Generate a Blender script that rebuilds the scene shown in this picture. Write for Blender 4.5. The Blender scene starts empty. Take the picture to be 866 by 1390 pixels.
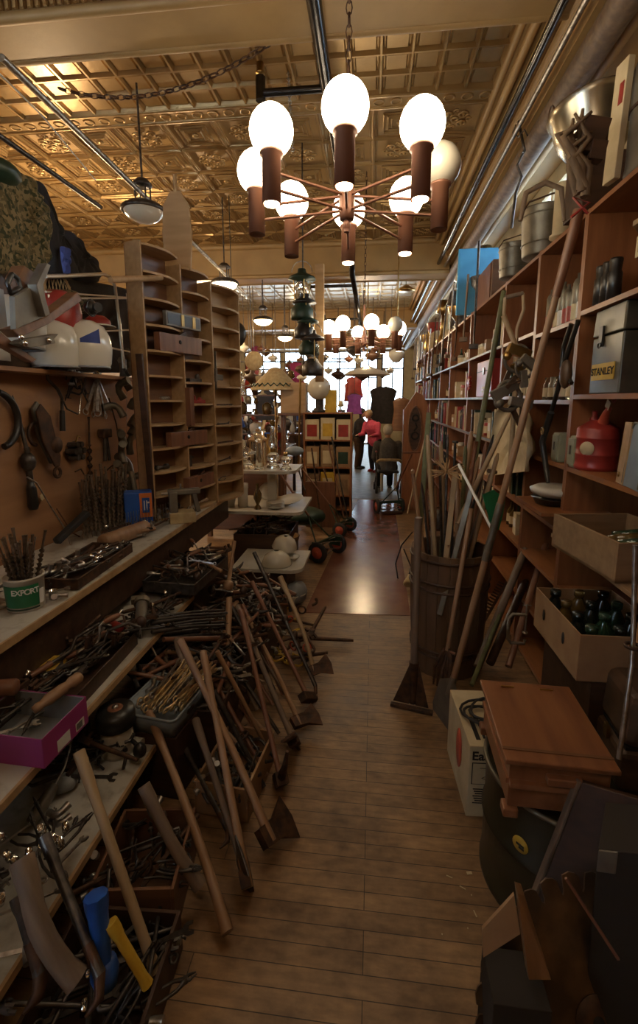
import bpy, math, random
from mathutils import Vector as V, Matrix, Euler
random.seed(7)
PI=math.pi; R=math.radians; U=random.uniform
S=bpy.context.scene; COL=S.collection
# ---------------- camera ----------------
F=640; CX,CY=433,650; VX,VY=507,543; EYE=1.9
pitch=math.atan2(CY-VY,F); yaw=math.atan2((VX-CX)*math.cos(pitch),F)
cam=bpy.data.cameras.new('camera'); co=bpy.data.objects.new('camera',cam); COL.objects.link(co); S.camera=co
cam.sensor_fit='VERTICAL'; cam.sensor_height=36; cam.lens=F/1390*36; cam.shift_y=-45/1390; cam.clip_start=.02
co.location=(0,0,EYE); co.rotation_euler=(PI/2-pitch,0,yaw)
fw=V((-math.sin(yaw)*math.cos(pitch),math.cos(yaw)*math.cos(pitch),-math.sin(pitch))); rt=V((math.cos(yaw),math.sin(yaw),0)); up=rt.cross(fw)
EY=V((0,0,EYE))
def ray(x,y): return fw+rt*((x-CX)/F)+up*((CY-y)/F)
def pX(x,y,v): d=ray(x,y); return EY+d*(v/d[0])
def pY(x,y,v): d=ray(x,y); return EY+d*(v/d[1])
def pZ(x,y,v): d=ray(x,y); return EY+d*((v-EYE)/d[2])
def lean(h,t,L):   # head point known; the top end lies on the sight line of t at distance L
    d=ray(*t); w=EY-h; a=d.dot(d); b=2*d.dot(w); c=w.dot(w)-L*L; D=b*b-4*a*c
    if D<0: return EY+d*(-b/(2*a))
    return EY+d*((-b+math.sqrt(D))/(2*a))
# ---------------- materials ----------------
def mat(name,c,c2=None,rough=.5,metal=0,sc=12,st=(1,1,1),bump=0,bsc=None,emit=0,trans=0,spec=None,thr=(.35,.65),coat=0,det=4):
    m=bpy.data.materials.new(name); m.use_nodes=True; n=m.node_tree.nodes; l=m.node_tree.links; b=n['Principled BSDF']
    b.inputs['Roughness'].default_value=rough; b.inputs['Metallic'].default_value=metal
    b.inputs['Base Color'].default_value=(*c,1)
    if trans: b.inputs['Transmission Weight'].default_value=trans
    if coat: b.inputs['Coat Weight'].default_value=coat
    if emit: b.inputs['Emission Color'].default_value=(*c,1); b.inputs['Emission Strength'].default_value=emit
    if c2 or bump:
        tc=n.new('ShaderNodeTexCoord'); mp=n.new('ShaderNodeMapping'); mp.inputs['Scale'].default_value=st
        l.new(tc.outputs['Object'],mp.inputs['Vector'])
        nz=n.new('ShaderNodeTexNoise'); nz.inputs['Scale'].default_value=sc; nz.inputs['Detail'].default_value=det; l.new(mp.outputs[0],nz.inputs['Vector'])
        if c2:
            cr=n.new('ShaderNodeValToRGB'); cr.color_ramp.elements[0].position=thr[0]; cr.color_ramp.elements[1].position=thr[1]
            cr.color_ramp.elements[0].color=(*c,1); cr.color_ramp.elements[1].color=(*c2,1)
            l.new(nz.outputs[0],cr.inputs[0]); l.new(cr.outputs[0],b.inputs['Base Color'])
        if bump:
            bp=n.new('ShaderNodeBump'); bp.inputs['Strength'].default_value=bump; bp.inputs['Distance'].default_value=.01
            src=nz
            if bsc:
                src=n.new('ShaderNodeTexNoise'); src.inputs['Scale'].default_value=bsc; src.inputs['Detail'].default_value=3; l.new(mp.outputs[0],src.inputs['Vector'])
            l.new(src.outputs[0],bp.inputs['Height']); l.new(bp.outputs[0],b.inputs['Normal'])
    return m
def wood(name,c,c2,ax='z',rough=.5,sc=9,bump=.15):
    st={'x':(.12,1,1),'y':(1,.12,1),'z':(1,1,.12)}[ax]
    return mat(name,c,c2,rough,0,sc*2.5,st,bump,thr=(.3,.7),det=6)
def planks(name,c,c2,wid=.068,length=2.7,rough=.42):
    m=bpy.data.materials.new(name); m.use_nodes=True; n=m.node_tree.nodes; l=m.node_tree.links; b=n['Principled BSDF']
    tc=n.new('ShaderNodeTexCoord'); br=n.new('ShaderNodeTexBrick'); l.new(tc.outputs['Object'],br.inputs['Vector'])
    br.inputs['Scale'].default_value=1; br.inputs['Brick Width'].default_value=length; br.inputs['Row Height'].default_value=wid
    br.inputs['Mortar Size'].default_value=.0016; br.inputs['Mortar Smooth'].default_value=.2; br.offset=.31; br.offset_frequency=3; br.squash=.7; br.squash_frequency=2
    br.inputs['Color1'].default_value=(*c,1); br.inputs['Color2'].default_value=(*c2,1); br.inputs['Mortar'].default_value=(.06,.036,.018,1)
    mp=n.new('ShaderNodeMapping'); mp.inputs['Scale'].default_value=(.3,1,1); l.new(tc.outputs['Object'],mp.inputs[0])
    nz=n.new('ShaderNodeTexNoise'); nz.inputs['Scale'].default_value=40; nz.inputs['Detail'].default_value=6; l.new(mp.outputs[0],nz.inputs['Vector'])
    n2=n.new('ShaderNodeTexNoise'); n2.inputs['Scale'].default_value=3.1; n2.inputs['Detail'].default_value=9; n2.inputs['Roughness'].default_value=.68; l.new(tc.outputs['Object'],n2.inputs['Vector'])
    mx=n.new('ShaderNodeMixRGB'); mx.blend_type='MULTIPLY'; mx.inputs[0].default_value=.5
    cr=n.new('ShaderNodeValToRGB'); cr.color_ramp.elements[0].color=(.35,.3,.27,1); cr.color_ramp.elements[1].color=(1.25,1.2,1.1,1); cr.color_ramp.elements[0].position=.3; cr.color_ramp.elements[1].position=.7
    l.new(nz.outputs[0],cr.inputs[0]); l.new(br.outputs[0],mx.inputs[1]); l.new(cr.outputs[0],mx.inputs[2])
    m2=n.new('ShaderNodeMixRGB'); m2.blend_type='MULTIPLY'; m2.inputs[0].default_value=.85
    c3=n.new('ShaderNodeValToRGB'); c3.color_ramp.elements[0].color=(.45,.4,.35,1); c3.color_ramp.elements[1].color=(1.1,1.1,1.1,1); c3.color_ramp.elements[0].position=.35; c3.color_ramp.elements[1].position=.6
    l.new(n2.outputs[0],c3.inputs[0]); l.new(mx.outputs[0],m2.inputs[1]); l.new(c3.outputs[0],m2.inputs[2]); l.new(m2.outputs[0],b.inputs['Base Color'])
    rr=n.new('ShaderNodeMapRange'); rr.inputs[3].default_value=rough-.1; rr.inputs[4].default_value=rough+.2; l.new(n2.outputs[0],rr.inputs[0]); l.new(rr.outputs[0],b.inputs['Roughness'])
    bp=n.new('ShaderNodeBump'); bp.inputs['Strength'].default_value=.6; bp.inputs['Distance'].default_value=.004; bp.invert=True
    l.new(br.outputs['Fac'],bp.inputs['Height']); 
    bq=n.new('ShaderNodeBump'); bq.inputs['Strength'].default_value=.2; bq.inputs['Distance'].default_value=.004; l.new(nz.outputs[0],bq.inputs['Height']); l.new(bp.outputs[0],bq.inputs['Normal']); l.new(bq.outputs[0],b.inputs['Normal'])
    return m
def camo(name):
    m=mat(name,(.2,.15,.075),(.1,.08,.035),.9,0,30,thr=(.48,.5),bump=.2)
    n=m.node_tree.nodes; l=m.node_tree.links; b=n['Principled BSDF']
    old=b.inputs['Base Color'].links[0].from_socket; tc=n['Texture Coordinate']
    v=n.new('ShaderNodeTexNoise'); v.inputs['Scale'].default_value=38; v.inputs['W' if False else 'Detail'].default_value=1; l.new(tc.outputs['Object'],v.inputs['Vector'])
    cr=n.new('ShaderNodeValToRGB'); cr.color_ramp.interpolation='CONSTANT'; cr.color_ramp.elements[1].position=.56; cr.color_ramp.elements[1].color=(1,1,1,1)
    l.new(v.outputs[0],cr.inputs[0]); mx=n.new('ShaderNodeMixRGB'); l.new(cr.outputs[0],mx.inputs[0]); l.new(old,mx.inputs[1]); mx.inputs[2].default_value=(.03,.035,.012,1); l.new(mx.outputs[0],b.inputs['Base Color'])
    return m
M={}
M['floor']=planks('oak_floor',(.36,.22,.11),(.27,.16,.078))
M['mat']=mat('red_brown_linoleum',(.2,.085,.055),(.15,.06,.04),.2,0,5,bump=.06,bsc=60)
M['tin']=mat('gold_painted_tin',(.42,.27,.11),(.3,.19,.075),.32,.5,3,bump=.15,bsc=25)
M['tinpl']=mat('gold_painted_plaster',(.42,.27,.11),(.35,.22,.09),.5,.05,3,bump=.1,bsc=20)
M['tin_sheen']=mat('silvered_painted_tin',(.45,.4,.3),(.34,.3,.22),.3,.4,3,bump=.15,bsc=25)  # far ceiling tin, silvery window reflection put into its colour
M['cream']=mat('cream_plaster',(.55,.46,.3),(.46,.38,.24),.8,0,4,bump=.1,bsc=30)
M['ply']=wood('brown_plywood',(.42,.22,.105),(.3,.15,.07),'y',.6,4)
M['pine']=wood('pale_pine',(.48,.31,.16),(.36,.22,.1),'x',.55)
M['piney']=wood('pale_pine_long',(.46,.3,.16),(.33,.2,.1),'y',.55)
M['shelf']=wood('red_stained_pine',(.33,.13,.045),(.22,.08,.028),'y',.42)
M['shelfz']=wood('red_stained_pine_upright',(.31,.12,.045),(.2,.075,.028),'z',.45)
M['hick']=wood('hickory_handle',(.36,.21,.115),(.22,.125,.065),'z',.42)
M['hick2']=wood('weathered_grey_handle',(.24,.17,.12),(.12,.085,.06),'z',.7)
M['hick3']=wood('pale_ash_handle',(.42,.3,.17),(.3,.2,.11),'z',.5)
M['hick4']=wood('red_brown_handle',(.24,.105,.055),(.14,.06,.034),'z',.4)
M['dwood']=wood('dark_wood',(.075,.035,.018),(.035,.017,.01),'x',.5)
M['mwood']=wood('walnut_wood',(.2,.095,.045),(.12,.055,.028),'x',.45)
M['cedar']=wood('red_cedar',(.33,.14,.06),(.17,.065,.03),'y',.33,5)
M['crate']=wood('crate_wood',(.3,.19,.1),(.2,.12,.06),'y',.7)
M['barrel']=wood('barrel_wood',(.16,.09,.045),(.09,.05,.026),'z',.55)
M['steel']=mat('worn_steel',(.55,.52,.48),(.28,.25,.22),.36,.9,30)
M['chrome']=mat('chrome',(.7,.68,.64),None,.14,1)
M['brassy']=mat('oiled_steel_brassy',(.85,.66,.38),(.55,.42,.24),.33,.85,25)
M['dsteel']=mat('dark_steel',(.12,.105,.095),(.055,.048,.044),.42,.7,25,bump=.1)
M['asteel']=mat('brown_steel',(.3,.24,.18),(.12,.09,.07),.4,.75,25)
M['rust']=mat('rusty_iron',(.13,.065,.035),(.05,.032,.025),.62,.55,22,bump=.25)
M['black']=mat('black_paint',(.02,.019,.018),None,.35)
M['blackm']=mat('black_rubber',(.022,.02,.02),None,.75)
M['pipe']=mat('dark_pipe',(.09,.085,.085),(.05,.05,.05),.22,.9,14)
M['pipeb']=mat('wrapped_brown_pipe',(.2,.13,.08),(.11,.07,.045),.6,0,20,bump=.5)
M['tinware']=mat('worn_bright_tinware',(.42,.38,.3),(.28,.25,.19),.27,.95,5,bump=.06)
M['nickel']=mat('yellowed_nickel_tube',(.62,.54,.42),None,.3,.6)
M['galv']=mat('galvanised_steel',(.24,.22,.175),(.15,.135,.1),.45,.6,9,bump=.1)
M['brass']=mat('brass',(.5,.33,.12),(.35,.22,.08),.28,1,12)
M['copper']=mat('brown_bronze_socket',(.27,.12,.07),(.22,.095,.055),.42,.3,6)
M['white']=mat('white_enamel',(.55,.51,.43),(.46,.42,.35),.3,0,6)
M['whitep']=mat('worn_white_board',(.5,.48,.43),(.3,.27,.23),.5,0,18,thr=(.5,.75))
M['cer']=mat('white_ceramic',(.66,.62,.54),None,.18)
M['milk']=mat('milk_glass',(.6,.55,.44),None,.2,coat=.4)
M['globe']=mat('lit_globe',(1,.84,.6),None,.3,emit=15)
M['glow']=mat('lit_socket_bottom',(1,.75,.45),None,.3,emit=14)
M['bowlglow']=mat('lit_glass_bowl',(1,.74,.42),None,.3,emit=7)
M['glass']=mat('clear_glass',(.93,.95,.9),None,.04,trans=.95)
M['gglass']=mat('green_glass',(.04,.1,.06),None,.08,trans=.5)
M['aglass']=mat('amber_glass',(.16,.1,.03),None,.1,trans=.4)
M['bglass']=mat('black_bottle_glass',(.012,.016,.014),None,.1)
M['red']=mat('red_paint',(.34,.035,.025),(.24,.025,.02),.4,0,12)
M['redo']=mat('orange_red_wheel',(.55,.1,.05),(.4,.07,.04),.5,0,12)
M['pink']=mat('magenta_card',(.33,.04,.19),(.28,.035,.16),.55,0,7)
M['green']=mat('green_paint',(.02,.17,.07),(.018,.13,.05),.35,0,12)
M['dgreen']=mat('dark_green_paint',(.02,.05,.027),(.012,.03,.018),.45,0,12)
M['olive']=mat('olive_drum_paint',(.05,.042,.022),(.03,.026,.014),.38,.2,6)
M['pole']=mat('green_brown_pole',(.14,.15,.06),(.09,.09,.04),.5,0,14)
M['blue']=mat('blue_paint',(.02,.1,.42),(.02,.07,.3),.4,0,10)
M['lblue']=mat('light_blue_enamel',(.1,.4,.68),(.07,.3,.55),.35,0,4)
M['bluef']=mat('blue_fabric',(.05,.08,.3),(.04,.06,.22),.8,0,14)
M['yellow']=mat('yellow_paint',(.6,.38,.04),(.48,.3,.03),.5,0,12)
M['orange']=mat('orange_print',(.6,.16,.03),None,.5)
M['card']=mat('cardboard',(.36,.22,.11),(.28,.16,.08),.8,0,8)
M['paper']=mat('cream_paper',(.6,.5,.32),(.5,.4,.24),.8,0,10)
M['wpaper']=mat('white_paper',(.68,.66,.62),None,.7)
M['ink']=mat('black_ink',(.015,.013,.012),None,.8)
M['grey']=mat('grey_plastic',(.26,.27,.28),(.2,.21,.22),.45,0,8)
M['bgrey']=mat('blue_grey_plastic',(.22,.26,.3),(.17,.2,.23),.4,0,8)
M['sand']=mat('grey_brown_metal',(.2,.18,.14),(.13,.11,.09),.5,.4,8)
M['gbox']=mat('grey_green_paint',(.3,.3,.2),(.22,.22,.15),.5,0,8)
M['toolbox']=mat('olive_grey_toolbox',(.11,.1,.07),(.07,.062,.045),.36,.3,8)
M['dbag']=mat('brown_leather',(.1,.055,.03),(.06,.035,.02),.5,0,14,bump=.2)
M['mag']=mat('magenta_fabric',(.3,.03,.12),(.22,.02,.09),.85,0,9)
M['pur']=mat('purple_fabric',(.25,.06,.3),(.16,.04,.2),.85,0,9)
M['cloth']=mat('dark_cloth',(.025,.02,.02),(.014,.012,.012),.9,0,12,bump=.3)
M['pinkf']=mat('pink_sweater',(.7,.1,.18),(.55,.08,.14),.9,0,30)
M['greyf']=mat('grey_sweater',(.13,.12,.11),(.09,.085,.08),.9,0,30)
M['navy']=mat('navy_trousers',(.015,.016,.025),None,.85)
M['skin']=mat('skin',(.5,.27,.17),(.45,.23,.14),.5,0,20)
M['hair']=mat('blonde_grey_hair',(.4,.3,.18),(.28,.2,.12),.7,0,40)
M['whair']=mat('white_hair',(.65,.6,.5),(.5,.45,.36),.7,0,40)
M['dhair']=mat('dark_hair',(.02,.014,.01),None,.6)
M['camo']=camo('camouflage_cloth')
M['saw']=mat('rusty_saw_blade',(.26,.16,.09),(.1,.07,.05),.42,.7,9,bump=.15,thr=(.3,.6))
M['bark']=mat('weathered_root_wood',(.2,.13,.07),(.08,.05,.03),.8,0,16,(1,1,.3),bump=.5)
M['dark']=mat('dark_card',(.02,.014,.01),None,.8)  # one even near-black for the case and the torn carton
M['straw']=mat('straw_shade',(.5,.38,.2),(.38,.27,.13),.8,0,20)
# ---------------- mesh builder ----------------
class MB:
    def __init__(s): s.v=[];s.f=[];s.mi=[];s.sm=[]
    def add(s,vs,fs,m=0,smooth=False,T=None):
        o=len(s.v)
        for p in vs:
            p=V(p); s.v.append(T@p if T else p)
        for f in fs: s.f.append([i+o for i in f]); s.mi.append(m); s.sm.append(smooth)
        return s
    def box(s,c,d,m=0,T=None,rot=None,taper=1):
        x,y,z=d[0]/2,d[1]/2,d[2]/2; t=taper
        vs=[V((-x,-y,-z)),V((x,-y,-z)),V((x,y,-z)),V((-x,y,-z)),V((-x*t,-y*t,z)),V((x*t,-y*t,z)),V((x*t,y*t,z)),V((-x*t,y*t,z))]
        if rot: E=Euler([R(a) for a in rot]).to_matrix(); vs=[E@p for p in vs]
        vs=[p+V(c) for p in vs]
        return s.add(vs,[(0,3,2,1),(4,5,6,7),(0,1,5,4),(1,2,6,5),(2,3,7,6),(3,0,4,7)],m,False,T)
    def tube(s,pts,r,n=8,m=0,T=None,cap=True,sx=1,smooth=True):
        pts=[V(p) for p in pts]; k=len(pts); rs=r if isinstance(r,(list,tuple)) else [r]*k
        vs=[];fs=[]; prev=None
        for i,p in enumerate(pts):
            t=(pts[min(i+1,k-1)]-pts[max(i-1,0)])
            t=t.normalized() if t.length>1e-9 else V((0,0,1))
            if prev is None:
                a=V((1,0,0)) if abs(t.x)<.9 else V((0,1,0)); nx=(a-t*a.dot(t)).normalized()
            else: nx=(prev-t*prev.dot(t)).normalized()
            prev=nx; ny=t.cross(nx)
            for j in range(n):
                a=2*PI*j/n; vs.append(p+nx*math.cos(a)*rs[i]*sx+ny*math.sin(a)*rs[i])
        for i in range(k-1):
            for j in range(n):
                a=i*n+j;b=i*n+(j+1)%n; fs.append((a,b,b+n,a+n))
        s.add(vs,fs,m,smooth,T)
        if cap: s.add(vs[:n],[tuple(range(n))[::-1]],m,False,T); s.add(vs[-n:],[tuple(range(n))],m,False,T)
        return s
    def lathe(s,prof,n=20,m=0,T=None,smooth=True,a0=0,a1=2*PI):
        full=abs(a1-a0-2*PI)<1e-6; vs=[];fs=[];q=n if full else n+1
        for (r,z) in prof:
            for j in range(q):
                a=a0+(a1-a0)*j/n; vs.append((r*math.cos(a),r*math.sin(a),z))
        for i in range(len(prof)-1):
            for j in range(n):
                a=i*q+j;b=i*q+(j+1)%q; fs.append((a,b,b+q,a+q))
        return s.add(vs,fs,m,smooth,T)
    def prism(s,poly,t,m=0,T=None,z0=0):
        k=len(poly); vs=[(x,y,z0) for x,y in poly]+[(x,y,z0+t) for x,y in poly]
        return s.add(vs,[tuple(range(k))[::-1],tuple(range(k,2*k))]+[(i,(i+1)%k,(i+1)%k+k,i+k) for i in range(k)],m,False,T)
    def ell(s,c,r,n=14,m=0,T=None):
        if not isinstance(r,(list,tuple)): r=(r,r,r)
        k=max(5,n//2); pr=[(math.sin(PI*i/k),-math.cos(PI*i/k)) for i in range(k+1)]
        Q=Matrix.Translation(V(c))@Matrix.Diagonal((*r,1)); return s.lathe(pr,n,m,(T@Q) if T else Q)
    def tor(s,c,Rr,r,n=20,k=7,m=0,ax='z',T=None,a0=0,a1=2*PI):
        pts=[]
        full=abs(a1-a0-2*PI)<1e-6
        for i in range(n+1):
            a=a0+(a1-a0)*i/n; x,y=Rr*math.cos(a),Rr*math.sin(a)
            pts.append(V(c)+V({'z':(x,y,0),'x':(0,x,y),'y':(x,0,y)}[ax]))
        return s.tube(pts,r,k,m,T,cap=not full)
    def chain(s,a,b,sag,link=.05,r=.006,m=0):
        a=V(a);b=V(b);L=(b-a).length;n=max(2,int(L/link))
        pp=[a.lerp(b,i/n)+V((0,0,-sag*4*(i/n)*(1-i/n))) for i in range(n+1)]
        for i in range(n):
            d=(pp[i+1]-pp[i]); q=d.to_track_quat('Z','Y').to_matrix().to_4x4()
            T=Matrix.Translation((pp[i]+pp[i+1])/2)@q@Matrix.Rotation(PI/2*(i%2),4,'Z')@Matrix.Diagonal((.45,1,1,1))
            h=d.length*.62
            s.tor((0,0,0),h,r,8,4,m,'y',T)
        return s
def link(o,parent=None):
    COL.objects.link(o)
    if parent: o.parent=parent
    return o
def obj(name,mb,m,parent=None,bev=0,loc=None,rot=None,rem=0):
    me=bpy.data.meshes.new(name); me.from_pydata([tuple(p) for p in mb.v],[],mb.f)
    for x in (m if isinstance(m,(list,tuple)) else [m]): me.materials.append(M[x] if isinstance(x,str) else x)
    me.polygons.foreach_set('material_index',mb.mi); me.polygons.foreach_set('use_smooth',mb.sm); me.update()
    o=bpy.data.objects.new(name,me); link(o,parent)
    if loc is not None: o.location=loc
    if rot is not None: o.rotation_euler=rot
    if rem:
        q=o.modifiers.new('remesh','REMESH'); q.mode='VOXEL'; q.voxel_size=rem; q.use_smooth_shade=True
        q=o.modifiers.new('smooth','SMOOTH'); q.factor=.5; q.iterations=4
    if bev: q=o.modifiers.new('bevel','BEVEL'); q.width=bev; q.segments=2; q.limit_method='ANGLE'
    return o
def tag(o,label,cat,group=None):
    o['label']=label;o['category']=cat
    if group:o['group']=group
    return o
def thing(name,label,cat,loc=(0,0,0),rot=0,group=None):
    o=bpy.data.objects.new(name,None); o.empty_display_size=.05; link(o); o.location=loc
    o.rotation_euler=(0,0,rot) if isinstance(rot,(int,float)) else rot
    return tag(o,label,cat,group)
def pxslab(name,pts,W,th,m,parent=None,bev=.002):
    P=[pX(x,y,W) for x,y in pts]; k=len(P); Q=[p+V((-th,0,0)) for p in P]
    return obj(name,MB().add(P+Q,[tuple(range(k)),tuple(range(k,2*k))[::-1]]+[(i,i+k,(i+1)%k+k,(i+1)%k) for i in range(k)]),m,parent,bev)
def struct(name,mb,m,parent=None,bev=0):
    o=obj(name,mb,m,parent,bev)
    if not parent:o['kind']='structure'
    return o
KIDS={}
def dup(o,label=None,group=None,parent=None,T=None,loc=None,rot=None):
    c=o.copy(); COL.objects.link(c)
    if parent:c.parent=parent
    if o.name not in KIDS: KIDS[o.name]=[x for x in COL.objects if x.parent==o]
    for ch in KIDS[o.name]: dup(ch,parent=c)
    if label:c['label']=label
    if group:c['group']=group
    if T is not None:c.matrix_world=T
    if loc is not None:c.location=loc
    if rot is not None:c.rotation_euler=rot
    return c
def along(a,b,roll=0,sc=1):
    a=V(a);b=V(b); q=(b-a).to_track_quat('Z','Y').to_matrix().to_4x4()
    return Matrix.Translation(a)@q@Matrix.Rotation(R(roll),4,'Z')@Matrix.Diagonal((sc,sc,sc,1))
def put(o,a,b,roll=0,sc=1): o.matrix_world=along(a,b,roll,sc); return o
class Stock:   # a prototype used first itself and then copied
    def __init__(s,o): s.o=o; s.first=True
    def get(s,T,label=None,group=None):
        if s.first: s.first=False; o=s.o
        else: o=dup(s.o)
        o.matrix_world=T
        if label:o['label']=label
        if group:o['group']=group
        elif 'group' in o.keys() and label: del o['group']
        return o
def TR(loc,rx=0,ry=0,rz=0,sc=1): return Matrix.Translation(V(loc))@Euler((R(rx),R(ry),R(rz))).to_matrix().to_4x4()@Matrix.Diagonal((sc,sc,sc,1))
def text(s,size,m,parent,T,name='lettering',ext=.0006,align='CENTER',bold=0,sx=1):
    c=bpy.data.curves.new(name,'FONT'); c.body=s; c.size=size; c.extrude=ext; c.align_x=align; c.align_y='CENTER'; c.offset=bold
    t=bpy.data.objects.new(name+'_tmp',c); COL.objects.link(t); bpy.context.view_layer.update()
    me=bpy.data.meshes.new_from_object(t.evaluated_get(bpy.context.evaluated_depsgraph_get())); bpy.data.objects.remove(t)
    me.materials.clear(); me.materials.append(M[m]); o=bpy.data.objects.new(name,me); link(o,parent); o.matrix_basis=T@Matrix.Diagonal((sx,1,1,1)); return o
# ---------------- setting ----------------
XL,XR,YB,ZC=-6.0,1.72,20.6,4.5
b=MB().box(((XL+XR)/2,9.8,-.05),(XR-XL,22.0,.1)); struct('floor',b,'floor')
# red-brown linoleum strip laid on the planks
a_,b_,c_,d_=pZ(413,832,0),pZ(557,836,0),pZ(545,705,0),pZ(487,680,0)
b=MB().prism([(a_.x,a_.y),(b_.x,b_.y),(.42,8.9),(-.26,8.95)],.004); o=struct('trim_1',b,'mat'); o.location.z=.001
o=struct('trim_2',MB().box((-.1,14.8,.003),(2.2,11.5,.004)),'sand')
def ceil_part():
    b=MB()
    # backing slab
    b.box(((XL+XR)/2,9.8,ZC+.06),(XR-XL,22,.08),1)
    # beams
    for (y0,y1,zb) in ((3.15,3.5,4.24),(8.4,8.85,3.97),(14.3,14.8,3.97),(19.6,20.2,3.97)):
        b.box(((XL+1.2)/2,(y0+y1)/2,(ZC+zb)/2),(1.2-XL,y1-y0,ZC-zb),1)
        for yy in (y0,y1):
            b.tube([(XL,yy,zb+.02),(1.2,yy,zb+.02)],.035,8,1)
            b.tube([(XL,yy-.04*(1 if yy==y0 else -1),ZC-.03),(1.2,yy-.04*(1 if yy==y0 else -1),ZC-.03)],.05,8,1)
    # ribs on the near beam face
    x=-3.2
    while x<1.1: b.box((x,3.13,4.37),(.02,.03,.16),1); x+=.05
    def coffer(x,y,s,dp,m=0):
        q=s*.13; w=s/2
        rings=[(w,0),(w*.93,0),(w*.82,dp*.7),(w*.74,dp*.7),(w*.66,dp*.35),(0.001,dp*.35)]
        vs=[];fs=[]
        for (h,z) in rings: vs+=[(x-h,y-h,ZC-.03+z),(x+h,y-h,ZC-.03+z),(x+h,y+h,ZC-.03+z),(x-h,y+h,ZC-.03+z)]
        for i in range(len(rings)-1):
            for j in range(4): a=i*4+j;c=i*4+(j+1)%4; fs.append((a,a+4,c+4,c))
        b.add(vs,fs,m)
    s=.235
    for i in range(26):
        for j in range(4): coffer(.95-s/2-i*s,3.6+s/2+j*s,s,.05)
    y0=3.6+4*s
    # stamped border strip
    b.box(((XL+.95)/2,y0+.09,ZC-.02),(.95-XL,.18,.02))
    b.tube([(XL,y0+.01,ZC-.03),(.95,y0+.01,ZC-.03)],.018,6); b.tube([(XL,y0+.18,ZC-.03),(.95,y0+.18,ZC-.03)],.018,6)
    for i in range(46): b.tor((.9-.15*i,y0+.1,ZC-.032),.045,.009,10,5)
    s=.5; y0+=.2
    for i in range(13):
        for j in range(7):
            x=.95-s/2-i*s; y=y0+s/2+j*s
            if y+s/2>8.42: continue
            for h,r_ in ((.49,.016),(.43,.007)):
                w=s*h; z=ZC-.02
                b.tube([(x-w,y-w,z),(x+w,y-w,z),(x+w,y+w,z),(x-w,y+w,z),(x-w,y-w,z)],r_,4,0,smooth=False)
            if (i+j)%2:
                for w in (.15,.11,.075): b.tube([(x-w,y-w,z),(x+w,y-w,z),(x+w,y+w,z),(x-w,y+w,z),(x-w,y-w,z)],.012,4,0,smooth=False)
                b.ell((x,y,z),(.035,.035,.02),8)
            else:
                for k in range(4):
                    a=PI/4+k*PI/2; cx,cy=x+.1*math.cos(a),y+.1*math.sin(a)
                    b.tor((cx,cy,z),.04,.012,8,4); b.ell((cx,cy,z),(.018,.018,.015),6)
                    b.tor((x+.125*math.cos(a+PI/4),y+.125*math.sin(a+PI/4),z),.022,.009,6,4)
                b.tor((x,y,z),.03,.012,8,4)
    for (ya,yb) in ((8.95,14.2),(14.9,19.5)):
        s=.42; j=0
        while ya+s*(j+1)<yb:
            for i in range(12): coffer(.95-s/2-i*s,ya+s/2+j*s,s,.045,2)
            j+=1
    # near bay
    for i in range(16):
        for j in range(4): coffer(.95-.2-i*.4,1.5+j*.4,.4,.05)
    # right cove moulding running along the aisle
    b.box((1.07,9.8,ZC-.02),(.26,22,.04),1); 
    for x_,z_,r_ in ((.97,4.46,.03),(1.05,4.43,.035),(1.14,4.36,.05),(1.2,4.26,.06),(1.26,4.17,.04)): b.tube([(x_,0,z_),(x_,YB,z_)],r_,8,1)
    b.box((1.46,9.8,4.3),(.5,22,.4),1)
    return b
o=struct('ceiling',ceil_part(),['tin','tinpl','tin_sheen'])
# walls
WZ0,WZ1=3.15,3.95   # clerestory in right wall
def wall_holes(L0,L1,z0,z1,holes,fn):
    b=MB(); xs=sorted({L0,L1}|{h[0] for h in holes}|{h[1] for h in holes}); zs=sorted({z0,z1}|{h[2] for h in holes}|{h[3] for h in holes})
    for i in range(len(xs)-1):
        for j in range(len(zs)-1):
            cx,cz=(xs[i]+xs[i+1])/2,(zs[j]+zs[j+1])/2
            if any(h[0]<cx<h[1] and h[2]<cz<h[3] for h in holes): continue
            fn(b,cx,cz,xs[i+1]-xs[i],zs[j+1]-zs[j])
    return b
rh=[(4.4,6.2,3.3,4.0),(6.9,8.6,3.3,4.0),(9.4,11.1,3.3,4.0),(11.9,13.6,3.3,4.0)]
struct('wall_right',wall_holes(-1.2,YB,0,ZC,rh,lambda b,c,z,w,h:b.box((XR+.06,c,z),(.12,w,h))),'cream')
bh=[(-5.6,-4.0,1.3,3.95),(-3.85,-2.35,1.3,3.95),(-2.2,-.75,1.3,3.95),(-.6,.15,0.02,3.95),(.3,1.25,1.3,3.95)]
struct('wall_back',wall_holes(XL,XR,0,ZC,bh,lambda b,c,z,w,h:b.box((c,YB+.06,z),(w,.12,h))),'cream')
struct('wall_left',MB().box((XL-.06,9.8,ZC/2),(.12,22,ZC)),'tinpl')
fh=[(-5.0,-2.2,1.4,3.2)]  # unseen front window, added to bring cool daylight to the lower left
struct('wall_front',wall_holes(XL,XR,0,ZC,fh,lambda b,c,z,w,h:b.box((c,-1.26,z),(w,.12,h))),'tinpl')
for k,(x0,x1,z0,z1) in enumerate([(-5.0,-2.2,1.4,3.2)]):
    b=MB(); y=-1.24
    for xx in (x0+.03,x1-.03,(x0+x1)/2): b.box((xx,y,(z0+z1)/2),(.06,.06,z1-z0))
    for zz in (z0+.03,z1-.03): b.box(((x0+x1)/2,y,zz),(x1-x0,.06,.06))
    o=struct('window_12',b,'cream'); obj('pane',MB().box(((x0+x1)/2,y,(z0+z1)/2),(x1-x0-.1,.006,z1-z0-.1)),'glass',o)  # frame and pane of the added front window
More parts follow.
